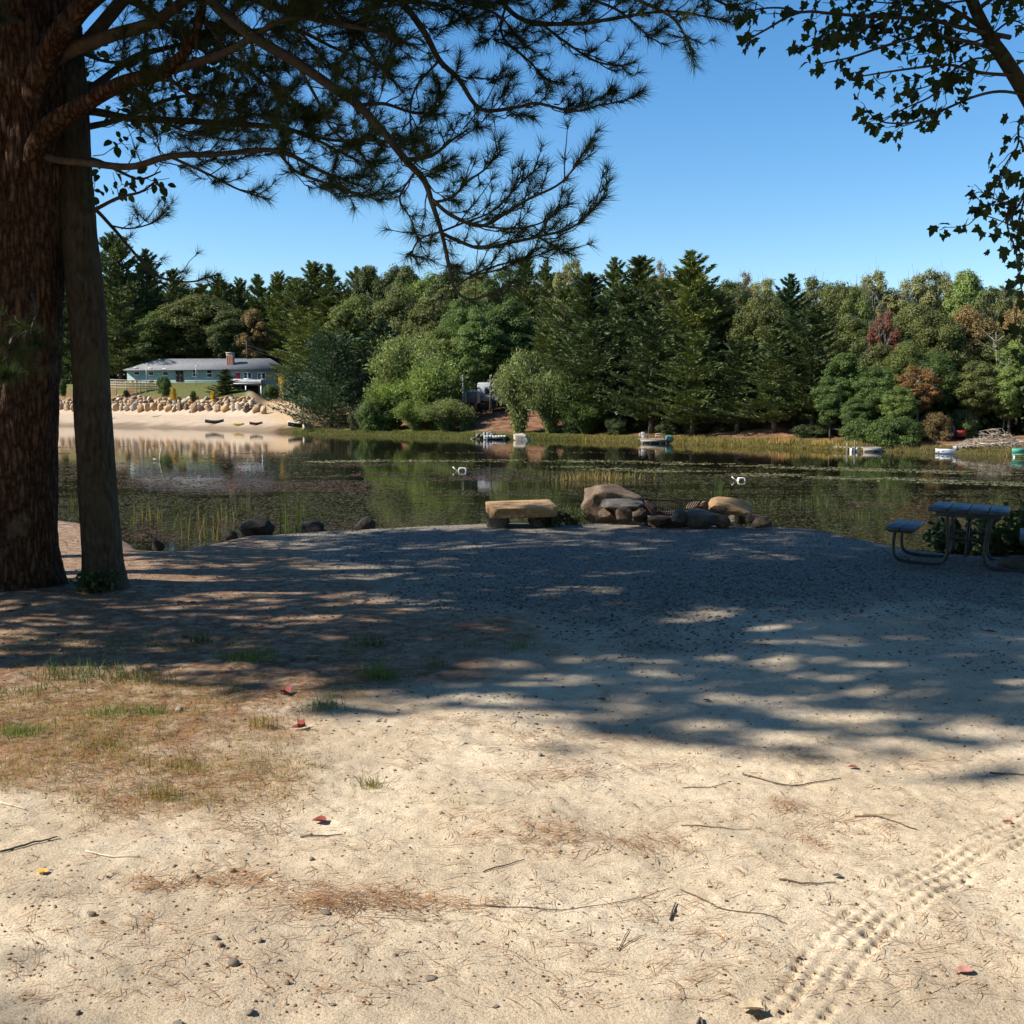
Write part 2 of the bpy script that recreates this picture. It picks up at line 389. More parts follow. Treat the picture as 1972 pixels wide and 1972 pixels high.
def gz(x, y, fine=True):
    x = np.asarray(x, float); y = np.asarray(y, float)
    z = ZG + 0.09 * (fbm(x * 0.35, y * 0.35, o=3, s=1) - 0.5) + 0.035 * (fbm(x * 1.7, y * 1.7, o=3, s=2) - 0.5)
    z = z + 0.10 * np.exp(-((x + 4.3) ** 2 + (y - 9.2) ** 2) / 2.5)
    if fine:
        lit, grv_shade, peb = zones(x, y)
        near = ss(9, 5, y)
        z = z + near * (0.03 * (fbm(x * 3.3, y * 3.3, o=2, s=6) - 0.5) + 0.022 * (fbm(x * 8, y * 8, o=3, s=4) - 0.5) + 0.011 * (fbm(x * 26, y * 26, o=2, s=5) - 0.5)) * (0.7 + 0.6 * peb + 0.5 * lit)
        z = z + track(x, y)
    ye = y_edge(x); b = y - ye
    z = z - np.where(b > -0.6, 0.14 * np.clip(b + 0.6, 0, 1.2) ** 2, 0) - np.clip(b - 0.4, 0, None) * 0.62
    return np.maximum(z, -1.3)
def axis(segs):
    out = []
    for a, b, st in segs:
        n = max(1, int(round((b - a) / st))); out.append(np.linspace(a, b, n, endpoint=False))
    out.append([segs[-1][1]]); return np.concatenate(out)
def grid(xs, ys, zf):
    X, Y = np.meshgrid(xs, ys); Z = zf(X.ravel(), Y.ravel())
    V = np.stack([X.ravel(), Y.ravel(), Z], 1); nx, ny = len(xs), len(ys)
    i = np.arange(ny - 1)[:, None] * nx; j = np.arange(nx - 1)[None]
    Q = np.stack([i + j, i + j + 1, i + nx + j + 1, i + nx + j], -1).reshape(-1, 4)
    return V, Q
def geom(a, b, s0, r):
    o = [a]; s = s0
    while o[-1] < b: o.append(o[-1] + s); s *= r
    return np.array(o)
gy = np.concatenate([axis([(-60, -10, 5), (-10, 1.5, 0.6), (1.5, 2.5, 0.08), (2.5, 4.6, 0.0115)])[:-1], geom(4.6, 19, 0.012, 1.0075), [21, 24, 30]])
gx = axis([(-60, -12, 3), (-12, -6, 0.2), (-6, -2.9, 0.035), (-2.9, -1.4, 0.018), (-1.4, 0.75, 0.015), (0.75, 2.3, 0.0105), (2.3, 3.5, 0.03), (3.5, 8, 0.08), (8, 16, 0.5), (16, 60, 4)])
V, Q = grid(gx, gy, gz)
lit, grv_shade, peb = zones(V[:, 0], V[:, 1])
gm = raw_mesh('ground', V, None, Q, True, {'zone': np.stack([lit, grv_shade, peb], 1)})
def ground_mat():
    m, n, b = _new('sand_litter_gravel'); co = coords(n)
    at = N(n, 'ShaderNodeVertexColor'); at.layer_name = 'zone'
    sp = N(n, 'ShaderNodeSeparateColor'); n.links.new(at.outputs[0], sp.inputs[0])
    f1 = noise(n, co, 1.3, 4); f2 = noise(n, co, 14, 5, 0.7); f3 = noise(n, co, 120, 4, 0.8); f4 = noise(n, co, 330, 3, 0.8)
    sand = ramp(n, f1, [(0.3, (0.53, 0.425, 0.295)), (0.5, (0.61, 0.50, 0.36)), (0.7, (0.69, 0.585, 0.44))])
    sand = mix(n, 0.8, sand, ramp(n, f2, [(0.3, (0.84, 0.82, 0.79)), (0.65, (1.08, 1.08, 1.08))]), 'MULTIPLY')
    fp_ = noise(n, co, 0.55, 6, 0.7); fq = noise(n, co, 3.2, 5, 0.7)
    sand = mix(n, ramp(n, fp_, [(0.5, (0, 0, 0)), (0.66, (0.55,) * 3)]), sand, (0.40, 0.32, 0.235))
    sand = mix(n, ramp(n, fq, [(0.52, (0, 0, 0)), (0.7, (0.5,) * 3)]), sand, (0.42, 0.345, 0.255))
    grain = ramp(n, f3, [(0.36, (0.42, 0.37, 0.32)), (0.47, (0.95, 0.95, 0.95)), (0.62, (1.12, 1.12, 1.1))])
    sand = mix(n, 0.75, sand, grain, 'MULTIPLY')
    sand = mix(n, 0.6, sand, ramp(n, f4, [(0.36, (0.5, 0.46, 0.42)), (0.52, (1.05, 1.05, 1.05))]), 'MULTIPLY')
    # pebbly patch: grey and brown stones set in the dirt
    vo = N(n, 'ShaderNodeTexVoronoi'); vo.inputs['Scale'].default_value = 34; n.links.new(co, vo.inputs['Vector'])
    pebc = ramp(n, vo.outputs['Distance'], [(0.18, (0.62, 0.58, 0.54)), (0.3, (1.0, 1.0, 1.0))])
    sand = mix(n, mmath(n, 'MULTIPLY', sp.outputs[2], 0.55), sand, mix(n, 1.0, mix(n, 1.0, sand, pebc, 'MULTIPLY'), (0.92, 0.92, 0.92), 'MULTIPLY'))
    lt = noise(n, co, 9, 6, 0.75)
    mp = N(n, 'ShaderNodeMapping'); mp.inputs['Scale'].default_value = (35, 140, 60); mp.inputs['Rotation'].default_value = (0, 0, 0.5); n.links.new(co, mp.inputs[0])
    ln = noise(n, mp.outputs[0], 1.0, 4, 0.7)
    litc = ramp(n, ln, [(0.3, (0.10, 0.05, 0.028)), (0.5, (0.21, 0.11, 0.058)), (0.7, (0.36, 0.22, 0.125))])
    litf = mmath(n, 'MULTIPLY', sp.outputs[0], ramp(n, lt, [(0.36, (0.35,) * 3), (0.55, (1, 1, 1))]))
    c = mix(n, litf, sand, litc)
    gv = N(n, 'ShaderNodeTexVoronoi'); gv.inputs['Scale'].default_value = 55; n.links.new(co, gv.inputs['Vector'])
    gcol = ramp(n, gv.outputs['Color'], [(0.2, (0.075, 0.068, 0.06)), (0.5, (0.155, 0.14, 0.12)), (0.8, (0.30, 0.27, 0.235))])
    gcol = mix(n, 0.8, gcol, ramp(n, gv.outputs['Distance'], [(0.3, (1.1,) * 3), (0.7, (0.4,) * 3)]), 'MULTIPLY')
    c = mix(n, mmath(n, 'MULTIPLY', sp.outputs[1], 0.85), c, gcol)  # gravel colour doubles as painted shade on the nearer sand
    n.links.new(c, b.inputs['Base Color']); b.inputs['Roughness'].default_value = 0.95; b.inputs['Specular IOR Level'].default_value = 0.1
    h = mmath(n, 'ADD', mmath(n, 'MULTIPLY', f2, 1.1), mmath(n, 'ADD', mmath(n, 'MULTIPLY', f3, 0.55), mmath(n, 'MULTIPLY', f4, 0.2)))
    h = mmath(n, 'ADD', h, mmath(n, 'MULTIPLY', mmath(n, 'MULTIPLY', gv.outputs['Distance'], sp.outputs[1]), -0.8))
    bump(n, b, h, 0.8, 0.012); return m
tag(link('ground', gm, ground_mat()), kind='structure')

_s = [(-900, 811), (-200, 814), (100, 819.5), (250, 822.5), (400, 826.5), (480, 830), (560, 834), (620, 837), (800, 841), (950, 846), (1100, 848), (1250, 853), (1400, 858), (1500, 862), (1650, 868), (1800, 873), (1972, 880), (2300, 893), (2900, 915)]
_spn = [G(a, b, 0) for a, b in _s]
SX = np.array([p.x for p in _spn]); SY = np.array([p.y for p in _spn])
SPX = np.array([a for a, b in _s], float)
def y_shore(x): return np.interp(x, SX, SY)
def px_of(x, y): return 986 + F * x / np.maximum(y * 1.0, 1)
def tz(x, y):
    x = np.asarray(x, float); y = np.asarray(y, float)
    s = y - y_shore(x); px = px_of(x, y)
    mid = np.interp(s, [-8, 0, 0.6, 3, 7, 22, 60, 140, 400, 900], [-1.4, -0.02, 0.32, 0.5, 0.9, 3.6, 6.5, 9.5, 14, 20])
    rgt = np.interp(s, [-8, 0, 0.6, 3, 12, 40, 60, 140, 400, 900], [-1.4, -0.02, 0.3, 0.42, 0.75, 1.5, 3.0, 7.5, 14, 20])
    lft = np.interp(s, [-8, 0, 13, 14, 19, 22, 38, 60, 140, 400, 900], [-1.2, -0.02, 2.1, 2.6, 4.85, 5.2, 8.0, 8.4, 10, 14, 20])
    lf2 = np.interp(s, [-8, 0, 3, 14, 30, 45, 60, 140, 400, 900], [-1.2, -0.02, 0.5, 2.2, 4.6, 5.6, 7, 10, 14, 20])
    ya = y_shore(x) + 19.5; yb = np.maximum(ya + 4, 226.0)
    lawn = 4.95 + 3.5 * ss(0, 1, (y - ya) / (yb - ya))
    lft = np.where((s > 19.5) & (s < 75), np.maximum(lawn, lft), lft)
    wl = ss(520, 480, px); l = lft * wl + lf2 * (1 - wl)
    wm = ss(610, 560, px); z = l * wm + mid * (1 - wm)
    wr = ss(1450, 1650, px); z = z * (1 - wr) + rgt * wr
    wh = ss(30, 40, s) * ss(452, 462, px) * ss(640, 560, px); z = z - wh * np.clip(z - 5.4, 0, 3)
    n = fbm(x * 0.25, y * 0.25, o=3, s=41) - 0.5
    return z + n * 0.5 * ss(1, 8, s) * (1 - 0.6 * wm)
tx = axis([(-900, -140, 40), (-140, -80, 4), (-80, 50, 0.55), (50, 120, 4), (120, 900, 40)])
us = np.concatenate([[-12, -8, -5, -3, -1.5, -0.7], axis([(0, 5, 0.35), (5, 46, 0.55), (46, 90, 2), (90, 200, 10), (200, 1400, 100)])])
X, U = np.meshgrid(tx, us); X = X.ravel(); U = U.ravel(); Yt = y_shore(X) + U
Z = tz(X, Yt); nx = len(tx); i = np.arange(len(us) - 1)[:, None] * nx; j = np.arange(nx - 1)[None]
Qt = np.stack([i + j, i + j + 1, i + nx + j + 1, i + nx + j], -1).reshape(-1, 4)
pxs = px_of(X, Yt)
nz = fbm(X * 0.3, Yt * 0.3, o=3, s=61)
beach = ss(545, 500, pxs + (nz - 0.5) * 60) * ss(20.5, 17, U + (nz - 0.5) * 3)
dirt = np.maximum(beach, ss(470, 490, pxs) * ss(600, 560, pxs + (nz - 0.5) * 50) * ss(3, 6, U + (nz - .5) * 5) * ss(34, 26, U) * 0.9)
grs = np.maximum(ss(6.5, 3.5, U + (nz - 0.5) * 4) * ss(520, 580, pxs), ss(20, 23, U + (nz - .5) * 4) * ss(520, 480, pxs))
tm = raw_mesh('far_shore', np.stack([X, Yt, Z], 1), None, Qt, True, {'zone': np.stack([beach, dirt, grs], 1), 'wet': np.stack([ss(6.5, 1.0, U + (nz - .5) * 5)] * 3, 1)})
def shore_mat():
    m, n, b = _new('far_shore_soil'); co = coords(n)
    at = N(n, 'ShaderNodeVertexColor'); at.layer_name = 'zone'
    sp = N(n, 'ShaderNodeSeparateColor'); n.links.new(at.outputs[0], sp.inputs[0])
    f = noise(n, co, 0.7, 5); g = noise(n, co, 3, 4)
    c = ramp(n, f, [(0.35, (0.085, 0.045, 0.025)), (0.55, (0.19, 0.10, 0.055)), (0.7, (0.30, 0.18, 0.11))])
    grass = ramp(n, g, [(0.3, (0.06, 0.07, 0.02)), (0.7, (0.13, 0.125, 0.04))])
    dirt = ramp(n, g, [(0.3, (0.32, 0.22, 0.12)), (0.7, (0.48, 0.35, 0.21))])
    sand = ramp(n, f, [(0.3, (0.33, 0.25, 0.175)), (0.7, (0.42, 0.325, 0.235))])
    c = mix(n, sp.outputs[2], c, grass); c = mix(n, sp.outputs[1], c, dirt); c = mix(n, sp.outputs[0], c, sand)
    aw = N(n, 'ShaderNodeVertexColor'); aw.layer_name = 'wet'; c = mix(n, aw.outputs[0], c, mix(n, 1.0, c, (0.5, 0.47, 0.44), 'MULTIPLY'))
    n.links.new(c, b.inputs['Base Color']); b.inputs['Roughness'].default_value = 0.95; b.inputs['Specular IOR Level'].default_value = 0.1
    bump(n, b, g, 0.4, 0.1); return m
tag(link('far_shore', tm, shore_mat()), kind='structure')

wm_ = MB(); wm_.add([(-900, 6, 0), (900, 6, 0), (900, 600, 0), (-900, 600, 0)], None, [(0, 1, 2, 3)])
def water_mat():
    m, n, b = _new('pond_water'); co = coords(n)
    b.inputs['Base Color'].default_value = (0.009, 0.008, 0.005, 1); b.inputs['Roughness'].default_value = 0.035; b.inputs['IOR'].default_value = 1.33
    b.inputs['Specular IOR Level'].default_value = 0.5
    mp = N(n, 'ShaderNodeMapping'); mp.inputs['Scale'].default_value = (0.6, 1.0, 1.0); n.links.new(co, mp.inputs[0])
    h = mmath(n, 'ADD', noise(n, mp.outputs[0], 2.2, 2), mmath(n, 'MULTIPLY', noise(n, mp.outputs[0], 9, 2), 0.25))
    bump(n, b, h, 0.13, 0.013); return m
tag(link('lake_water', wm_.mesh('lake_water'), water_mat()), kind='structure')
def on_ground(x, y): return float(gz(np.array([x]), np.array([y]))[0])
def on_shore(x, y): return float(tz(np.array([x]), np.array([y]))[0])
#__PART2__
# ------------------------------------------------------------------ far trees
def tri_cards(C, A, B):
    # C centre, A long half vector, B half width vector: one triangle each
    n = len(C); V = np.stack([C - A + B, C - A - B, C + A], 1).reshape(-1, 3)
    return V, np.arange(n * 3).reshape(-1, 3)
def rdir(r, n):
    v = r.normal(size=(n, 3)); return nrm(v)
def pine_mesh(seed, H=20, R=4.2, low=0.12, lev=26, per=6, power=0.75, droop=0.05, dens=1.0, dead=True):
    r = np.random.default_rng(seed); Cs = []; As = []; Bs = []
    tr = MB(); bend = r.normal(0, 0.15, 2)
    tpts = [(bend[0] * t * t, bend[1] * t * t, H * t) for t in np.linspace(-0.02, 1, 9)]
    tr.tube(tpts, np.linspace(0.018 * H, 0.003 * H, 9), 7)
    for L in range(lev):
        t = low + (1 - low) * (L + r.uniform(0, 0.7)) / lev
        prof = (1 - t) ** power * (0.45 + 0.55 * min(1, (t - low) / 0.12 + 0.4))
        off = r.uniform(0, 6.3)
        for k in range(per):
            a = off + k * 6.283 / per + r.normal(0, 0.25)
            ln = R * prof * r.uniform(0.5, 1.25) * (0.55 + 0.9 * float(vn(np.array([math.cos(a) * 1.6 + seed * 3.3]), np.array([math.sin(a) * 1.6]), np.array([t * 7.0]), seed)[0])) + 0.3
            if r.random() < 0.12: continue
            up0 = 0.12 + 0.9 * t * t - 0.1
            o = np.array([bend[0] * t * t, bend[1] * t * t, H * t]); d = np.array([math.cos(a), math.sin(a), 0])
            u = np.linspace(0, 1, 6)
            pts = o + d * (u * ln)[:, None] + np.array([0, 0, 1.0]) * ((up0 * u - droop * 4 * u * (1 - u) + 0.22 * u * u) * ln)[:, None]
            if ln > 1.0: tr.tube(pts[:5], np.linspace(0.05, 0.015, 5) * H / 20, 3, False)
            m = int((16 + 64 * ln / 2.2) * dens)
            uu = r.beta(1.9, 1.0, m); idx = np.minimum((uu * 5).astype(int), 4); f = (uu * 5 - idx)[:, None]
            c = pts[idx] * (1 - f) + pts[idx + 1] * f
            side = np.cross(d, (0, 0, 1.0))
            w = 0.36 * ln * (0.35 + 0.65 * np.sin(np.pi * np.minimum(uu * 0.95 + 0.05, 1)))
            sp = r.uniform(-1, 1, m)
            c = c + side * (sp * w)[:, None] + np.array([0, 0, 1.0]) * (r.normal(0.05, 0.11, m) - 0.1 * np.abs(sp))[:, None] - d * (np.abs(sp) * w * 0.5)[:, None]
            ax = nrm(d[None] * 0.9 + side * sp[:, None] * 0.8 + np.array([0, 0, 0.55]) + r.normal(0, 0.35, (m, 3)))
            sz = r.uniform(0.16, 0.38, m) * H / 20
            bx = nrm(np.cross(ax, rdir(r, m)))
            Cs.append(c); As.append(ax * sz[:, None]); Bs.append(bx * (sz * 0.34)[:, None])
    m = int(320 * dens)  # leader
    z = H * r.uniform(0.9, 1.02, m); rad = 0.16 * (H * 1.04 - z) + 0.1; d = rdir(r, m)
    Cs.append(np.stack([bend[0] + d[:, 0] * rad, bend[1] + d[:, 1] * rad, z], 1)); ax = nrm(d * 0.6 + np.array([0, 0, 1.0]))
    As.append(ax * 0.22); Bs.append(nrm(np.cross(ax, rdir(r, m))) * 0.07)
    V, T = tri_cards(np.concatenate(Cs), np.concatenate(As), np.concatenate(Bs))
    return raw_mesh('pine_crown', V, T), tr.mesh('pine_trunk', True)
def broad_mesh(seed, H=16, R=4.5, low=0.2, clumps=170, leaves=46000, size=0.125, sparse=0.0, flat=1.0, trunkr=0.2):
    r = np.random.default_rng(seed); tr = MB()
    cz0 = H * (low + 1) / 2; hz = H * (1 - low) / 2
    cen = []
    while len(cen) < clumps:
        p = r.uniform(-1, 1, 3); q = np.linalg.norm(p)
        if q > 1 or q < 0.35: continue
        wdt = 1 - 0.35 * max(0, p[2]) ** 2 - 0.25 * max(0, -p[2])
        cen.append((p[0] * R * 0.8 * wdt, p[1] * R * 0.8 * wdt, cz0 + p[2] * hz * 0.86))
    cen = np.array(cen); rad = r.uniform(0.07, 0.25, clumps) * R * flat
    tr.tube([(0, 0, -0.3), (0.05, 0, H * 0.2), (r.normal(0, 0.2), r.normal(0, .2), H * 0.5), (r.normal(0, .3), r.normal(0, .3), H * 0.85)], [trunkr * H / 16 * 1.2, trunkr * H / 16, trunkr * H / 16 * 0.6, 0.04], 7)
    for c in cen[::4 if sparse < 0.2 else 2]:
        z0 = max(H * 0.15, c[2] - np.hypot(c[0], c[1]) * 0.9)
        tr.tube(spline([(0, 0, z0), (c[0] * 0.45, c[1] * 0.45, z0 + (c[2] - z0) * 0.6), c], 5), np.linspace(0.09, 0.02, 5) * H / 16, 4, False)
        if sparse > 0:
            for _ in range(7):
                e = c + rdir(r, 1)[0] * r.uniform(0.5, 1.1) * R * 0.3 + np.array([0, 0, 0.25 * R * 0.5])
                tr.tube(spline([c, (c + e) / 2 + r.normal(0, .12, 3), e], 4), np.linspace(0.03, 0.012, 4), 3, False)
    n = int(leaves * (1 - sparse)); wt = rad ** 2; k = r.choice(clumps, n, p=wt / wt.sum())
    d = rdir(r, n); d[:, 2] = np.where(d[:, 2] < -0.2, d[:, 2] * 0.6, d[:, 2]); d = nrm(d)
    # sub-lobes break each clump up
    lob = 0.75 + 0.5 * fbm(d[:, 0] * 2.2 + k * 3.1, d[:, 1] * 2.2, d[:, 2] * 2.2, 2, seed)
    q = rad[k] * lob * (r.uniform(0.3, 1.05, n) ** 0.6 + np.abs(r.normal(0, 0.22, n)))
    c = cen[k] + d * q[:, None] * np.array([1.0, 1.0, 0.8])
    nor = nrm(d + np.array([-0.1, 0, 0.5]) + r.normal(0, 0.55, (n, 3)))
    ax = nrm(np.cross(nor, rdir(r, n))); bx = np.cross(nor, ax); sz = r.uniform(0.6, 1.3, n) * size
    V, T = tri_cards(c, ax * sz[:, None], bx * (sz * 0.7)[:, None])
    return raw_mesh('broadleaf_crown', V, T), tr.mesh('broadleaf_trunk', True)
def willow_mesh(seed, H=8, R=3.4, leaves=22000):
    r = np.random.default_rng(seed); tr = MB(); Cs = []; As = []; Bs = []
    ns = 70
    for i in range(ns):
        a = r.uniform(0, 6.283); q = math.sqrt(r.random()); h = H * (0.45 + 0.55 * r.random() * (1 - 0.45 * q * q))
        e = np.array([math.cos(a) * R * q, math.sin(a) * R * q, h])
        p = spline([(math.cos(a) * .25, math.sin(a) * .25, -0.1), (e[0] * 0.45, e[1] * 0.45, h * 0.62), e, (e[0] * 1.12, e[1] * 1.12, h * 0.93)], 9)
        tr.tube(p, np.linspace(0.06, 0.012, 9), 3, False)
        m = leaves // ns; u = r.beta(1.25, 1.0, m) * 7.99; ii = u.astype(int); f = (u - ii)[:, None]
        c = p[ii] * (1 - f) + p[ii + 1] * f; sp = 0.22 + 0.36 * (u / 8)
        c = c + r.normal(0, 1, (m, 3)) * sp[:, None] * np.array([1, 1, 0.8])
        ax = nrm(np.array([e[0] * 0.12, e[1] * 0.12, 0.5]) + r.normal(0, 0.5, (m, 3))); s = r.uniform(0.09, 0.2, m)
        Cs.append(c); As.append(ax * s[:, None]); Bs.append(nrm(np.cross(ax, rdir(r, m))) * (s * 0.5)[:, None])
    V, T = tri_cards(np.concatenate(Cs), np.concatenate(As), np.concatenate(Bs))
    return raw_mesh('willow_crown', V, T), tr.mesh('willow_stems', True)

KIND = {
    'pineA': (pine_mesh(1, low=0.05, R=5.0), 20, 3.7, 'pine', 'white pine'),
    'pineB': (pine_mesh(2, low=0.05, R=4.4, lev=30, power=0.65), 20, 3.4, 'pine', 'white pine'),
    'pineC': (pine_mesh(3, R=5.2, lev=22, low=0.08, power=0.5, droop=0.0), 20, 4.2, 'pine', 'white pine'),
    'pineL': (pine_mesh(4, R=5.2, lev=20, low=0.1, per=6, power=0.5, dens=1.1), 20, 4.0, 'pine', 'layered pine'),
    'bushpine': (pine_mesh(5, H=13, R=6.6, low=0.0, lev=26, per=9, power=0.55, dens=0.9), 13, 5.6, 'pine', 'bushy pine'),
    'oakA': (broad_mesh(11), 16, 4.9, 'leaf', 'broadleaf tree'),
    'oakB': (broad_mesh(12, R=5.2, clumps=210, leaves=54000), 16, 5.6, 'leaf', 'broadleaf tree'),
    'oakC': (broad_mesh(13, R=3.8, clumps=130, leaves=38000, low=0.25), 16, 4.2, 'leaf', 'broadleaf tree'),
    'airy': (broad_mesh(14, R=4.6, clumps=110, leaves=36000, sparse=0.3, low=0.35, flat=0.75), 16, 5.0, 'leaf', 'airy broadleaf tree'),
    'bare': (broad_mesh(15, R=4.2, clumps=70, leaves=26000, sparse=0.75, low=0.35, flat=0.9), 16, 4.6, 'leaf', 'thin half bare tree'),
    'willow': (willow_mesh(16), 8, 4.0, 'leaf', 'willow'),
    'willowB': (willow_mesh(17, R=2.8), 8, 3.2, 'leaf', 'willow'),
    'bush': (broad_mesh(18, H=5, R=4.2, low=-0.25, clumps=110, leaves=26000, size=0.11, trunkr=0.3), 5, 4.4, 'leaf', 'shrub'),
}
TC = {'dark': (0.034, 0.048, 0.019), 'pine': (0.046, 0.060, 0.021), 'blue': (0.028, 0.048, 0.024), 'ypine': (0.068, 0.085, 0.024),
      'olive': (0.066, 0.076, 0.025), 'green': (0.052, 0.08, 0.024), 'lgreen': (0.085, 0.115, 0.034), 'willow': (0.095, 0.115, 0.045), 'pale': (0.12, 0.125, 0.05),
      'red': (0.10, 0.042, 0.028), 'orange': (0.115, 0.066, 0.026), 'brown': (0.11, 0.08, 0.035), 'bright': (0.052, 0.08, 0.022), 'yellow': (0.35, 0.25, 0.03)}
CN = {'dark': 'dark green', 'pine': 'deep green', 'blue': 'blue green', 'ypine': 'sunlit yellow green', 'olive': 'olive green', 'green': 'mid green', 'lgreen': 'light green', 'willow': 'grey green', 'pale': 'pale green',
      'red': 'red', 'orange': 'orange', 'brown': 'brownish', 'bright': 'bright green', 'yellow': 'yellow'}
ORD = ['first', 'second', 'third', 'fourth', 'fifth', 'sixth', 'seventh', 'eighth', 'ninth', 'tenth', 'eleventh', 'twelfth', 'thirteenth', 'fourteenth', 'fifteenth', 'sixteenth', 'seventeenth', 'eighteenth', 'nineteenth', 'twentieth']
for _t in ('twenty', 'thirty', 'forty', 'fifty'):
    ORD += [_t + '-' + o for o in ORD[:9]] + [{'twenty': 'thirtieth', 'thirty': 'fortieth', 'forty': 'fiftieth', 'fifty': 'sixtieth'}[_t]]
